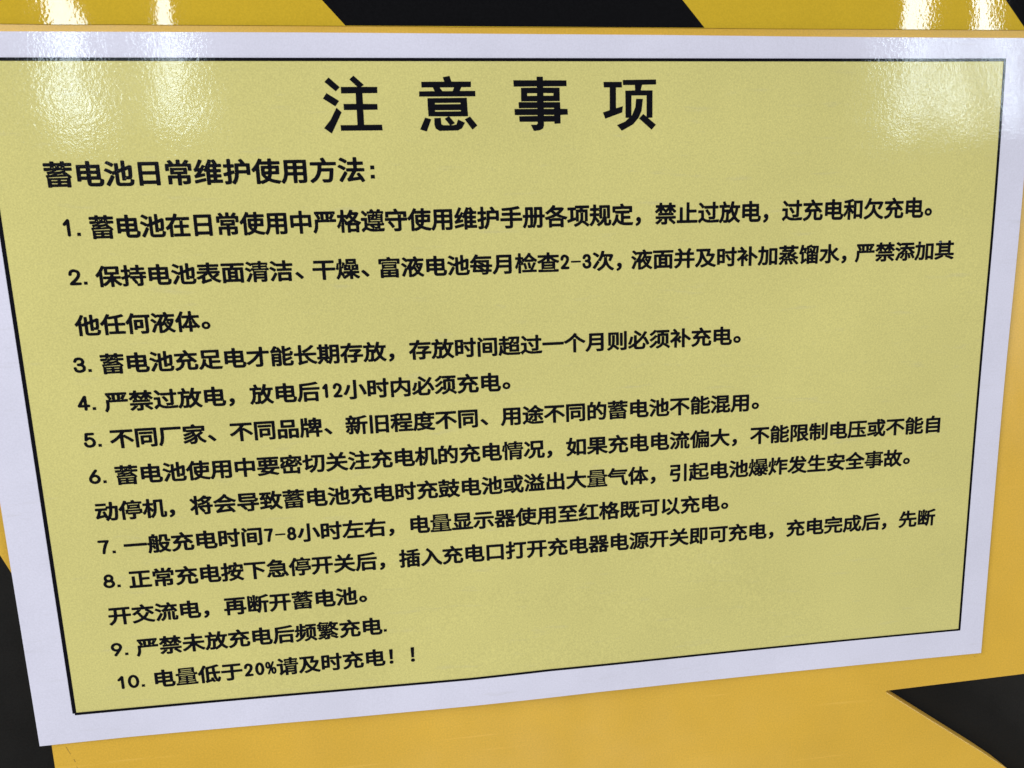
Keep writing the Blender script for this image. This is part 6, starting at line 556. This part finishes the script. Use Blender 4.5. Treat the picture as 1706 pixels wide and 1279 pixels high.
遵|19,-25,23,-26,28,-25,46,-6,56,0,90,-17,123,-23,218,-22,238,-21,243,-18,250,5,248,12,243,14,202,12,204,18,205,40,240,41,245,47,245,67,241,70,232,72,234,77,234,158,231,165,238,166,242,170,243,187,241,192,236,195,206,195,212,205,210,212,206,214,186,218,180,215,168,195,143,195,127,217,121,219,100,212,97,205,103,195,75,195,70,192,68,188,66,172,33,204,26,204,11,193,8,188,10,183,30,162,46,143,50,141,56,142,73,155,74,160,69,168,75,167,96,170,127,170,126,161,98,161,83,164,77,160,76,117,78,105,78,77,81,71,100,74,175,74,176,72,176,67,175,66,96,66,83,69,71,69,70,70,69,93,71,120,69,125,63,128,8,127,5,124,3,120,3,102,6,97,11,94,37,93,37,27,15,12,4,0,6,-7;161,4,160,5,165,7,185,8,191,7,185,4;131,8,145,17,146,17,150,8;108,12,96,14,73,27,71,28,71,41,93,41,96,37,123,12,121,10;151,30,140,40,141,41,172,40,171,30;201,66,201,74,216,74,225,70,218,67;103,91,103,99,206,99,208,97,208,92,206,91;103,113,103,120,112,113;180,113,170,117,178,119,206,120,208,118,208,113,206,113;138,120,143,125,150,138,155,138,156,128,161,120;106,131,106,141,120,140,111,133;181,137,181,144,206,143,206,137;148,161,147,170,160,170,160,162;181,161,181,170,215,170,224,167,223,165,215,162
量|8,-20,12,-22,238,-22,245,-19,247,-14,246,5,240,9,224,10,226,15,226,30,225,33,219,36,219,38,221,43,220,108,238,108,243,111,245,116,245,131,243,136,238,138,213,139,213,203,211,208,205,210,45,210,38,207,36,201,37,140,35,138,12,138,8,136,5,131,5,115,8,110,12,108,32,108,32,43,33,38,27,34,25,30,25,15,27,10,10,8,5,5,4,-15;42,4,34,8,43,12,112,11,112,4;138,4,137,6,138,12,207,12,217,8,207,4;50,31,42,35,43,37,52,40,112,40,113,38,112,31;137,31,137,40,200,40,207,38,210,35,200,31;62,57,62,65,112,65,112,57;138,57,137,58,137,63,138,65,190,65,191,63,190,57;62,82,62,90,112,90,112,82;138,82,137,85,138,90,190,90,191,88,190,82;48,107,43,111,52,115,202,115,210,111,205,108,200,107;52,133,47,136,57,140,193,140,202,136,200,134,193,132;67,155,65,161,67,163,184,163,184,156,182,155;65,180,65,188,67,188,183,188,184,186,183,180
长|55,-25,62,-26,81,-19,146,-1,151,5,149,26,144,32,91,20,89,21,89,83,91,86,116,85,132,53,156,23,189,-3,229,-21,234,-18,248,0,249,6,246,11,212,25,185,45,164,68,154,85,239,86,242,89,244,93,244,113,241,118,236,120,127,120,116,118,145,133,171,150,196,170,217,192,219,198,216,203,194,212,187,211,168,191,146,174,122,160,94,146,91,141,92,136,107,121,106,120,91,120,89,121,89,211,86,215,82,217,61,217,55,213,54,208,54,121,12,120,7,116,6,111,6,91,10,86,54,85,54,13,52,8,46,3,44,-2,52,-22
间|19,-27,43,-28,48,-25,50,-22,50,153,51,156,56,153,61,154,77,165,80,170,78,177,64,194,46,213,41,215,23,205,19,198,20,193,47,162,21,161,18,160,15,155,15,-20;182,-25,186,-27,206,-26,222,-23,229,-18,235,-7,236,198,233,202,228,204,84,203,80,197,80,178,80,175,86,171,201,170,201,7,179,6,174,3,173,-3,179,-22;77,17,173,17,179,20,180,25,180,138,178,144,173,146,78,146,72,143,70,138,70,25,71,20;103,48,103,65,104,66,147,65,146,48;103,98,103,113,104,115,144,115,147,113,146,97
限|20,-27,41,-27,47,-23,48,38,49,35,55,31,78,33,91,38,97,45,100,52,99,100,91,117,82,130,99,172,101,187,105,190,103,170,103,102,107,70,103,52,102,8,95,0,94,-5,103,-24,106,-27,111,-28,126,-22,178,-7,182,-2,181,11,197,-7,224,-25,230,-26,235,-23,248,-6,248,2,220,20,205,35,206,37,241,62,244,67,243,72,229,88,229,198,226,205,221,207,110,207,105,205,101,200,86,208,23,208,17,205,15,200,15,-20,16,-24;138,17,137,18,137,80,146,81,158,50,171,25;46,42,44,48,45,52,46,53,50,47,48,40;48,63,46,128,48,173,50,175,63,175,65,173,49,123,60,108,67,95,70,85,71,70,68,64;188,63,183,73,181,81,210,80;138,113,137,115,138,129,195,128,195,114;138,160,137,162,138,175,193,175,195,173,195,162,193,160
面|22,-27,46,-28,51,-23,53,-15,196,-15,198,-23,203,-28,225,-28,230,-26,232,-20,232,143,231,148,225,152,136,152,134,153,140,168,240,168,243,171,244,175,244,195,241,200,236,201,15,201,8,198,7,193,7,175,8,171,11,168,101,167,98,152,26,152,21,150,19,147,18,-20;53,19,52,117,53,119,71,119,72,20,71,19;106,19,106,32,142,32,142,20,141,19;176,19,175,117,176,119,196,119,197,20,195,19;106,63,106,76,142,75,142,65,141,63;106,107,106,119,141,119,142,117,141,107
项|88,-26,94,-27,137,-7,166,18,198,-5,226,-27,232,-26,246,-11,248,-6,246,-1,221,19,204,30,224,31,229,34,230,37,230,159,228,162,224,164,179,164,177,165,180,174,182,174,243,175,247,182,247,200,244,205,239,207,94,207,88,202,87,188,11,188,5,185,4,180,4,164,6,157,11,155,34,155,35,152,35,64,34,62,4,53,1,50,-1,45,4,25,9,19,14,19,96,47,97,35,101,31,122,30,127,32,130,39,130,130,149,130,147,125,147,74,145,54,136,35,116,19,74,0,72,-3,73,-8;169,28,169,32,174,36,173,32;196,36,186,42,181,42,176,37,175,39,178,45,181,72,181,125,179,130,181,131,196,130;99,58,97,64,99,68,102,62;71,73,70,154,92,155,96,156,96,79,91,79;161,130,156,132,162,135,167,135,172,132,166,129;99,162,99,174,142,174,139,164,104,164
须|94,-27,101,-28,141,-8,166,17,200,-5,228,-27,233,-27,236,-26,247,-9,249,-4,246,1,220,21,205,29,225,30,230,36,230,159,228,163,223,165,178,165,176,166,180,173,233,173,238,175,241,178,241,183,241,199,238,205,233,207,96,207,90,205,66,213,62,211,51,197,38,184,8,161,7,156,8,152,23,138,28,136,33,138,47,148,63,162,86,187,88,178,93,174,141,173,138,165,106,165,101,163,99,158,98,137,78,146,71,146,42,116,7,91,6,86,8,81,22,68,26,66,30,67,66,93,83,109,98,127,99,126,98,70,81,76,75,75,60,53,45,37,26,22,3,7,2,3,3,-1,18,-17,21,-19,26,-18,49,-4,70,14,88,34,98,50,99,36,103,31,126,30,132,33,133,38,133,131,156,131,165,134,175,131,195,131,195,38,179,44,182,71,181,125,175,131,165,127,156,131,151,129,148,123,148,73,146,54,139,36,120,17,83,1,79,-4,80,-11;170,28,169,31,173,36,173,31
频|18,-27,24,-28,64,-9,94,17,117,51,129,91,131,86,128,69,128,33,131,28,134,27,151,26,142,14,106,-2,104,-6,104,-11,115,-26,118,-28,123,-28,163,-10,181,12,226,-27,231,-28,237,-26,249,-12,249,-6,238,6,213,26,233,27,238,33,238,154,236,158,231,160,197,161,201,170,238,171,243,172,245,179,245,196,243,201,238,203,129,203,123,199,121,187,93,187,91,189,91,211,89,216,84,218,64,218,61,216,59,211,59,139,51,139,52,188,51,193,44,196,28,196,23,193,21,189,20,141,8,140,3,136,2,114,4,110,8,108,28,107,29,106,26,103,16,75,2,53,2,48,4,43,21,33,26,33,29,35,45,63,50,74,55,96,51,101,39,104,33,108,39,110,56,110,57,91,54,74,54,39,56,34,61,31,43,16,6,-2,5,-9;158,31,159,129,168,130,169,129,167,71,162,34;206,33,192,41,197,66,198,124,197,129,199,130,206,129;83,48,87,76,88,107,129,108,128,99,108,104,100,101,91,76,89,63,83,53;131,118,129,124,131,130,134,124;183,129,177,131,181,134,186,134,189,131;93,140,91,154,123,156,127,159,128,169,129,171,166,170,163,160,136,160,131,158,128,154,128,140
馏|100,-26,123,-27,127,-25,128,-18,131,-17,199,-17,202,-25,208,-27,226,-27,232,-23,233,89,232,94,228,97,232,102,235,110,238,127,240,194,236,200,164,201,154,214,148,217,96,197,93,192,93,178,86,180,58,179,62,205,61,211,56,214,39,217,34,216,31,214,19,159,11,135,0,112,3,106,18,95,24,94,29,100,31,97,31,19,28,7,21,-3,21,-8,33,-23,36,-25,41,-25,56,-12,96,18,96,-20;129,14,129,25,148,25,148,14;179,14,179,26,199,25,199,14;98,25,95,30,93,42,88,47,83,47,64,34,63,35,63,109,64,112,78,108,81,109,84,112,96,94,96,39,99,29;129,56,129,66,148,65,148,56;179,56,179,66,198,67,200,65,199,56;199,92,196,94,204,97,214,96,216,94,209,91;176,95,175,95,176,97,184,109,185,109,189,95;111,96,110,97,143,113,147,107,148,98,119,97;88,116,86,122,92,139,96,159,99,163,100,155,96,125,94,120;193,122,201,154,201,170,208,172,209,170,205,122,204,121;44,128,43,130,49,147,64,147,58,128;126,138,124,139,124,157,125,174,126,175,153,183,154,182,155,175,158,172,171,170,171,159,166,138,153,169,150,172,146,173,131,168,127,165,126,160,134,142
鼓|119,-27,126,-28,142,-21,158,-12,178,3,211,-20,230,-28,235,-26,250,-6,248,2,220,16,208,24,204,29,213,41,225,62,235,84,242,109,242,114,238,119,225,124,198,124,198,145,240,145,244,148,246,153,246,173,244,176,240,178,198,179,198,211,195,216,191,218,170,218,165,214,163,209,163,179,161,178,131,179,130,191,125,195,86,195,85,213,82,216,78,218,58,218,54,216,51,211,51,196,50,195,11,195,6,193,5,189,4,171,8,165,13,164,51,165,52,163,51,156,18,157,13,155,11,151,11,131,15,127,21,124,16,121,15,118,15,58,18,53,21,51,32,18,31,16,8,13,3,9,2,4,5,-16,8,-19,13,-20,101,-7;133,14,131,24,127,28,106,26,106,28,113,50,119,53,121,56,122,89,123,92,126,91,141,56,156,29;66,20,57,49,58,51,78,51,71,23,70,21;180,55,169,73,161,90,163,91,200,90,191,71;50,82,48,84,48,93,50,94,88,93,88,83,86,82;120,100,117,106,120,113,122,106;35,121,26,124,25,126,35,130,101,130,116,125,121,127,125,129,126,145,163,144,163,124,125,124,120,122,116,124,100,121;85,157,85,165,117,164,117,158,115,156
！|55,-8,63,-9,72,-7,80,-2,84,5,86,15,84,25,80,32,72,38,63,40,53,38,45,32,41,25,39,15,40,5,46,-3;50,54,72,53,77,55,78,59,84,187,82,192,78,195,48,195,43,193,41,189,46,60
，|35,-33,42,-34,62,-24,77,-10,87,8,90,30,89,43,84,55,74,64,62,67,52,65,43,60,37,52,34,42,37,30,43,22,55,15,50,7,27,-10,27,-17,32,-30
0|62,6,72,8,82,12,91,20,98,29,106,46,110,59,114,81,114,95,114,109,110,131,106,144,98,161,91,170,82,178,72,182,62,184,53,182,42,178,34,170,27,161,19,144,15,131,11,109,11,95,11,81,15,59,19,46,27,29,34,20,42,12,53,8;61,41,56,46,50,59,46,75,45,95,46,115,50,131,56,144,62,150,69,144,75,131,79,115,80,95,79,75,75,59,69,46,64,41
n0|62,5,74,6,85,11,95,18,102,25,108,34,114,45,118,58,123,81,124,95,123,109,118,132,114,145,108,156,102,165,95,172,85,179,74,184,62,185,51,184,40,179,30,172,23,165,17,156,11,145,7,132,2,109,1,95,2,81,7,58,11,45,17,34,23,25,30,18,40,11,51,6;60,38,54,42,49,46,41,59,36,75,34,95,36,115,42,132,45,139,52,148,56,150,62,152,69,150,73,148,80,139,83,132,89,115,91,95,89,75,87,66,81,53,76,46,71,42,65,38
1|61,8,69,6,76,9,82,15,84,23,84,169,82,174,79,179,74,182,68,184,60,182,54,178,25,140,23,131,25,123,31,116,40,114,50,116,50,21,54,13
n1|62,6,70,5,78,8,83,14,85,21,85,170,83,175,80,180,75,184,69,185,62,184,56,180,21,142,18,137,17,132,18,126,20,121,25,117,30,116,35,115,40,117,52,126,52,20,55,12
2|32,6,100,6,105,8,109,11,114,20,114,26,112,31,110,35,105,38,99,40,70,40,68,41,86,64,100,88,108,108,111,128,108,149,105,158,100,165,92,172,85,177,74,182,66,185,59,186,50,185,42,182,34,177,28,171,22,164,18,156,15,146,12,129,13,123,18,115,26,111,31,110,36,112,43,118,46,124,50,144,53,148,56,151,62,151,71,146,74,142,76,135,77,125,75,116,66,95,54,77,26,45,15,29,15,20,18,13,25,8
n2|22,5,110,5,119,10,123,18,124,24,122,30,118,35,112,37,64,39,85,59,105,85,115,106,119,124,119,136,117,146,114,155,109,164,104,169,95,175,74,184,62,187,53,187,41,184,32,180,23,174,16,167,11,159,8,150,4,131,4,125,6,120,8,116,16,112,25,112,32,117,36,124,41,145,46,150,53,153,64,153,79,147,84,142,86,132,86,124,84,116,79,106,70,93,56,77,22,46,8,29,6,20,9,13,15,7
3|58,5,68,5,81,9,92,14,100,20,106,28,110,36,113,46,114,59,114,70,111,81,106,90,99,99,106,115,109,129,108,141,104,155,97,169,89,176,79,181,65,184,54,183,44,181,35,177,29,172,24,166,21,159,15,142,14,136,16,130,21,124,28,121,35,121,41,124,45,129,54,148,64,150,69,149,70,148,73,140,75,132,74,126,71,120,61,116,53,115,45,113,40,106,38,98,40,90,46,84,53,82,66,81,77,73,79,68,80,61,78,46,74,43,64,39,57,39,51,42,48,45,42,68,38,73,31,76,24,76,18,73,13,68,11,60,16,34,24,21,30,15,38,10,48,7
n3|56,4,68,4,82,7,96,12,106,18,113,25,119,35,122,45,124,58,123,70,120,80,114,90,104,100,111,111,116,126,117,137,112,154,104,168,95,176,81,183,66,185,53,185,41,183,31,179,24,174,19,169,14,161,7,144,6,136,9,130,12,126,19,123,25,123,31,125,35,129,44,147,46,149,54,152,61,152,73,151,77,149,81,142,84,134,83,128,79,121,74,119,62,115,51,115,45,113,38,106,37,98,39,90,45,84,51,82,70,81,78,78,86,71,90,66,91,61,90,54,88,46,82,42,66,37,56,37,45,40,39,44,31,68,26,72,20,75,14,74,7,71,3,66,1,59,9,31,12,25,17,19,25,13,34,9,45,5
4|69,8,75,6,80,7,85,9,89,13,92,21,92,45,102,46,109,49,114,55,116,63,115,70,110,76,102,79,92,80,92,169,91,174,87,179,82,182,76,184,66,182,61,179,59,175,10,74,9,68,9,60,11,55,14,51,19,47,25,46,58,45,59,19,62,12;51,80,57,93,58,91,58,80
n4|73,6,79,5,84,6,89,8,93,13,95,20,96,45,111,45,118,47,124,53,126,61,124,70,118,76,111,78,96,79,95,171,94,176,90,181,85,184,80,185,70,184,63,178,1,74,-1,66,-1,59,1,54,5,49,10,46,62,45,63,18,66,11;42,79,62,113,63,79
5|51,5,62,5,71,6,82,10,93,16,99,21,105,29,109,39,112,49,114,65,114,78,109,94,101,111,91,123,79,130,66,134,55,134,56,149,94,150,100,152,105,156,109,164,108,172,104,179,96,183,38,183,29,179,24,171,18,100,18,95,20,90,24,86,29,83,34,82,39,82,46,86,56,98,62,100,69,96,72,92,78,81,80,71,80,59,75,46,69,41,60,39,54,39,49,44,47,48,43,66,40,71,36,74,30,76,22,75,16,72,12,66,11,59,13,45,16,34,20,26,27,18,34,12,41,8
n5|48,4,61,3,73,5,85,8,98,14,106,21,111,26,117,36,121,46,124,64,123,78,118,94,106,112,94,123,79,131,65,134,47,132,49,150,50,152,101,152,106,153,111,156,116,164,116,172,112,180,105,184,32,185,24,181,19,174,11,100,11,94,14,89,21,83,26,82,31,83,38,86,50,98,58,101,64,101,74,97,81,91,88,80,91,70,89,56,84,45,74,39,60,36,49,37,41,43,37,48,32,65,26,73,20,75,14,74,8,71,4,67,1,61,1,55,6,36,11,27,19,18,29,10,39,6
6|62,6,71,7,80,10,88,14,95,20,104,30,108,39,113,58,113,73,112,81,104,99,99,106,89,115,71,124,90,159,92,165,92,171,89,178,82,182,76,184,68,182,60,175,23,108,14,84,12,73,12,58,14,48,17,38,25,25,32,18,44,10,54,7;59,41,54,44,50,49,47,56,46,61,49,80,55,87,62,89,70,87,76,80,79,70,79,61,77,53,71,44,65,41
n6|62,5,73,6,82,8,96,15,104,21,111,29,116,38,120,46,122,56,122,71,120,81,116,91,111,100,99,111,90,117,81,120,68,124,92,159,95,165,95,171,92,178,88,183,81,185,74,184,68,180,44,148,15,104,6,84,3,73,3,56,5,46,9,36,19,23,27,16,36,11,51,6;58,39,50,41,43,46,38,53,36,60,39,78,43,82,54,89,62,90,68,90,79,85,85,79,89,69,90,60,85,50,79,43,68,39
7|51,8,57,6,65,8,70,13,73,19,81,70,87,95,97,126,112,164,112,170,110,176,106,180,100,183,25,184,16,179,11,171,11,165,12,159,16,154,21,151,26,150,68,150,69,149,59,121,51,91,40,25,40,20,42,14,46,10
n7|49,6,56,5,62,7,68,10,71,16,81,69,89,95,101,126,121,165,121,171,120,176,115,181,110,184,16,185,8,182,2,174,1,168,3,161,7,156,12,153,77,151,66,129,57,105,51,84,45,55,39,20,42,11
8|62,6,71,7,80,9,92,16,99,23,109,38,113,51,114,61,114,71,109,85,99,100,105,115,107,125,107,139,103,154,96,166,85,177,76,181,62,184,49,181,40,177,29,166,22,154,18,139,18,125,20,115,26,100,16,85,11,71,11,61,12,51,16,38,26,23,33,16,45,9,54,7;57,41,50,46,46,53,45,61,46,70,49,75,53,79,62,78,72,79,77,74,80,68,80,61,79,53,75,46,70,42,64,40;57,116,55,118,53,124,52,131,53,138,57,147,61,149,64,149,68,146,71,141,73,134,72,125,69,116
n8|62,5,73,6,88,10,98,15,105,20,112,28,120,41,123,51,124,60,123,70,120,80,116,88,105,101,112,115,114,130,114,141,109,156,100,169,88,178,78,183,62,185,48,183,38,178,25,169,16,156,11,141,11,130,13,115,20,101,9,88,5,80,2,70,1,60,2,51,5,41,12,28,20,20,28,15,37,10,53,6;56,39,45,43,37,51,34,60,37,70,41,75,49,80,62,78,75,80,80,78,86,73,90,66,91,58,88,51,84,46,76,41,68,38;51,116,46,122,44,129,44,135,46,142,51,148,58,151,65,152,71,150,78,144,81,137,81,129,79,122,73,115
9|43,8,49,6,55,7,60,10,64,14,102,82,109,101,113,116,114,126,112,141,104,159,95,170,88,176,79,181,70,183,61,184,48,181,39,177,31,172,25,165,20,158,14,144,12,134,11,124,13,109,21,91,26,84,36,75,54,66,35,31,33,26,33,20,35,15,39,10;60,101,54,104,49,110,46,118,45,126,47,134,51,143,56,148,62,150,69,148,73,144,77,138,79,129,75,109,69,102,65,101
n9|40,6,45,5,50,6,55,8,59,11,107,81,117,101,122,116,123,126,122,136,117,151,111,161,105,168,96,175,82,182,73,184,62,185,51,184,36,179,28,174,20,168,12,159,5,145,3,135,2,125,5,109,9,99,14,91,21,83,34,74,44,70,57,66,32,31,30,26,30,20,31,14,35,9;60,100,50,103,41,110,36,119,35,130,40,140,46,147,55,151,66,152,75,149,82,144,87,137,89,130,86,112,82,108,79,105,71,101
-|11,85,16,84,110,84,114,85,118,88,120,93,120,96,117,103,110,106,15,106,8,103,5,96,6,90
%|29,6,38,5,42,8,45,11,62,59,64,59,65,43,68,29,73,19,82,10,88,8,94,7,100,7,105,10,114,19,120,30,123,44,124,63,120,81,115,93,107,101,99,105,94,105,88,104,78,98,77,99,102,170,102,175,101,179,95,184,91,185,86,184,80,179,62,131,61,131,60,148,57,161,52,171,42,180,38,182,31,183,25,183,20,180,11,171,5,160,2,146,1,128,5,109,10,98,18,89,26,85,31,85,38,86,48,92,48,91,23,20,24,12;94,32,89,43,88,56,89,70,94,80,98,70,100,56,98,41;31,110,27,120,25,134,27,149,31,158,36,148,37,134,36,120
.|45,9,80,9,80,44,45,44
:|44,7,81,7,81,44,44,44;44,96,81,96,81,134,44,134
T|-1556,2034,-1553,2032,-1469,2186,-1505,2219,-1555,2132,-1608,2072;-1483,2052,-1170,2052,-1173,2094,-1307,2094,-1306,2202,-1199,2203,-1198,2206,-1199,2244,-1305,2246,-1305,2322,-1193,2323,-1191,2366,-1193,2367,-1313,2368,-1290,2382,-1363,2448,-1394,2422,-1394,2420,-1340,2368,-1463,2368,-1463,2321,-1357,2322,-1355,2320,-1357,2246,-1451,2246,-1451,2202,-1356,2202,-1357,2096,-1359,2093,-1483,2093,-1484,2092;-1515,2230,-1513,2229,-1482,2268,-1571,2324,-1600,2286,-1599,2284;-1504,2338,-1501,2337,-1470,2366,-1547,2435,-1581,2404/-841,2042,-836,2041,-834,2042,-796,2130,-842,2143,-885,2056;-741,2046,-736,2044,-594,2046,-562,2062,-538,2102,-539,2104,-590,2127,-604,2091,-628,2085,-646,2086,-615,2100,-657,2150,-514,2150,-512,2152,-512,2186,-513,2188,-515,2286,-817,2284,-818,2198,-816,2194,-816,2152,-662,2150,-691,2134,-691,2132,-655,2086,-658,2085,-704,2086,-720,2092,-722,2138,-724,2140,-772,2138,-774,2092,-765,2062;-483,2052,-480,2052,-442,2082,-496,2148,-538,2128;-762,2186,-764,2188,-764,2194,-762,2196,-565,2196,-565,2188,-568,2187;-762,2239,-762,2249,-568,2250,-566,2248,-566,2240,-568,2240;-879,2296,-450,2296,-448,2296,-448,2334,-450,2336,-568,2336,-554,2363,-480,2364,-478,2402,-480,2404,-626,2404,-628,2404,-640,2444,-642,2445,-693,2436,-682,2404,-858,2403,-858,2362,-772,2362,-760,2336,-762,2335,-878,2334;-700,2335,-720,2362,-609,2362,-622,2335/0,2037,2,2036,50,2042,74,2055,82,2077,82,2103,84,2105,164,2105,166,2089,214,2091,215,2155,274,2157,272,2199,215,2201,214,2250,84,2251,83,2253,84,2258,210,2258,212,2261,212,2357,84,2358,83,2361,84,2367,266,2368,268,2369,268,2411,84,2412,83,2413,83,2437,80,2438,34,2439,33,2435,33,2413,30,2412,-148,2413,-150,2411,-148,2366,30,2367,33,2365,33,2359,30,2358,-92,2357,-93,2259,-92,2257,32,2257,32,2251,-112,2252,-114,2249,-113,2209,-112,2207,32,2207,33,2201,-146,2201,-148,2199,-146,2156,33,2155,32,2149,-113,2147,-111,2107,-110,2106,32,2105,33,2093,24,2083,-22,2083;84,2149,82,2151,83,2155,84,2156,165,2155,164,2149;84,2201,83,2203,84,2208,164,2208,165,2205,164,2200;-44,2297,-45,2299,-44,2317,32,2317,33,2315,32,2298;84,2298,83,2299,83,2315,84,2318,163,2317,162,2298/706,2033,710,2032,800,2079,846,2129,870,2181,881,2271,828,2272,826,2269,819,2207,792,2148,787,2145,788,2295,790,2297,911,2297,911,2137,884,2157,850,2125,850,2123,950,2038,952,2037,986,2073,988,2075,922,2127,958,2129,959,2131,960,2335,866,2335,864,2337,874,2375,876,2377,990,2379,988,2416,718,2413,720,2375,816,2375,818,2335,738,2333,739,2307,739,2129,769,2129,736,2101,671,2075,670,2073;574,2125,576,2124,712,2170,718,2217,664,2202,662,2205,663,2357,712,2358,710,2399,563,2399,566,2358,612,2358,613,2355,611,2189,610,2187,556,2171'''.split('\n'):
    key, body_ = ln.split('|')

    def loops_(s, k):
        out = []
        for L in s.split(';'):
            q = [int(x) for x in L.split(',')]
            out.append([(q[i] / k, q[i + 1] / k) for i in range(0, len(q), 2)])
        return out
    GLYPHS[key] = [loops_(g, 20.0) for g in body_.split('/')] if key == 'T' else loops_(body_, 250.0)


def area(L):
    return 0.5 * sum(a[0] * b[1] - a[1] * b[0] for a, b in zip(L, L[1:] + L[:1]))


def in_loop(p, L):
    c = False
    for a, b in zip(L, L[1:] + L[:1]):
        if (a[1] > p[1]) != (b[1] > p[1]) and p[0] < a[0] + (p[1] - a[1]) * (b[0] - a[0]) / (b[1] - a[1]):
            c = not c
    return c


def print_glyph(bm, loops, to_uv, off=0.10):
    """fills the outlines (holes included) on the curved sheet"""
    flat = [p for L in loops for p in L]
    vs = []
    for p in flat:
        u, v = to_uv(p)
        vs.append(bm.verts.new(P(u, v, lift(u, v) + off)))
    first, k = [], 0
    for L in loops:
        first.append(k)
        k += len(L)
    shapes = []                           # every outline with the holes that lie in it
    outers = [i for i, L in enumerate(loops) if sum(in_loop(L[0], Q) for j, Q in enumerate(loops) if j != i) % 2 == 0]
    for i in outers:
        inner = [j for j, Q in enumerate(loops) if j not in outers and in_loop(Q[0], loops[i])]
        inner = [j for j in inner if i == min((o for o in outers if in_loop(loops[j][0], loops[o])), key=lambda o: abs(area(loops[o])))]
        shapes.append([i] + inner)
    tris = []
    for sh in shapes:
        ids = [first[i] + n for i in sh for n in range(len(loops[i]))]
        for tri in tessellate_polygon([[Vector((x, y, 0)) for x, y in loops[i]] for i in sh]):
            tris.append([ids[n] for n in tri])
    for tri in tris:
        a, b, c = (flat[i] for i in tri)
        ar = (b[0] - a[0]) * (c[1] - a[1]) - (c[0] - a[0]) * (b[1] - a[1])
        if abs(ar) < 1e-9:
            continue
        try:
            f = bm.faces.new([vs[i] for i in (tri if ar > 0 else tri[::-1])])
            f.smooth = True
        except ValueError:
            pass


bm = bmesh.new()
for g in GLYPHS['T']:
    print_glyph(bm, g, lambda p: p)
obj('title_text', bm, M_INK, sign, True)

#        text, start u, em pitch, v at u=0, slope, glyph width, glyph height, narrow commas
LINES = [
    ('heading_text', '蓄电池日常维护使用方法:', -182.62, 10.60, 88.23, 0.0, 10.55, 9.55, 1),
    ('text_line', '1.蓄电池在日常使用中严格遵守使用维护手册各项规定，禁止过放电，过充电和欠充电。', -182.70, 9.086, 69.02, 0.0, 9.2, 8.95, 1),
    ('text_line', '2.保持电池表面清洁、干燥、富液电池每月检查2-3次，液面并及时补加蒸馏水，严禁添加其', -182.65, 9.10, 50.85, 0.0003, 9.2, 8.3, 0.78),
    ('text_line', '他任何液体。', -178.72, 9.11, 32.60, 0.0, 9.2, 8.3, 1),
    ('text_line', '3.蓄电池充足电才能长期存放，存放时间超过一个月则必须补充电。', -185.32, 9.091, 17.74, 0.0012, 9.2, 8.3, 1),
    ('text_line', '4.严禁过放电，放电后12小时内必须充电。', -185.70, 9.14, 2.92, 0.0019, 9.2, 8.3, 1),
    ('text_line', '5.不同厂家、不同品牌、新旧程度不同、用途不同的蓄电池不能混用。', -185.38, 9.087, -11.68, 0.0026, 9.2, 8.3, 1),
    ('text_line', '6.蓄电池使用中要密切关注充电机的充电情况，如果充电电流偏大，不能限制电压或不能自', -185.4, 9.090, -26.62, 0.0021, 9.2, 8.3, 1),
    ('text_line', '动停机，将会导致蓄电池充电时充鼓电池或溢出大量气体，引起电池爆炸发生安全事故。', -181.05, 9.086, -41.18, 0.0020, 9.2, 8.3, 1),
    ('text_line', '7.一般充电时间7-8小时左右，电量显示器使用至红格既可以充电。', -185.57, 9.11, -56.02, 0.0020, 9.2, 8.3, 1),
    ('text_line', '8.正常充电按下急停开关后，插入充电口打开充电器电源开关即可充电，充电完成后，先断', -185.44, 9.086, -70.62, 0.0019, 9.2, 8.3, 1),
    ('text_line', '开交流电，再断开蓄电池。', -181.50, 9.133, -85.11, 0.0055, 9.2, 8.3, 1),
    ('text_line', '9.严禁未放充电后频繁充电.', -186.11, 9.168, -99.42, 0.0082, 9.2, 8.3, 1),
    ('text_line', '10.电量低于20%请及时充电！！', -185.86, 9.179, -113.56, 0.0124, 9.2, 8.3, 1),
]
for name, text, u0, pitch, v0, slope, gw, gh, comma in LINES:
    bm = bmesh.new()
    s = 0.0
    num = text[0].isdigit()               # still inside the list number
    for ch in text:
        half = ch.isdigit() or ch in '.:%-'
        adv = 0.5 if half else (comma if ch in '，、' else 1.0)
        cell = 0.25 if half else 0.5
        c = s + adv / 2
        dx = dy = 0.0
        key = ch
        if num and ch.isdigit():
            key, c = 'n' + ch, c + 0.43
        elif num and ch == '.':
            c += 0.33
        elif ch == '.':
            c -= 0.13
        if ch in '。':
            dx, dy = 0.05, 0.08
        elif ch in '、':
            dx, dy = 0.05, 0.06
        elif ch == '！':
            dx = 0.02
        if comma < 1 and ch in '，、':
            dx += 0.11

        def to_uv(p, c=c, cell=cell, dx=dx, dy=dy):
            u = u0 + pitch * c + (p[0] - cell + dx) * gw
            return u, v0 + slope * u + (p[1] - 0.38 + dy) * gh
        print_glyph(bm, GLYPHS[key], to_uv)
        s += adv
        if num and ch == '.':
            s += 0.5
            num = False
    obj(name, bm, M_INK, sign, True)
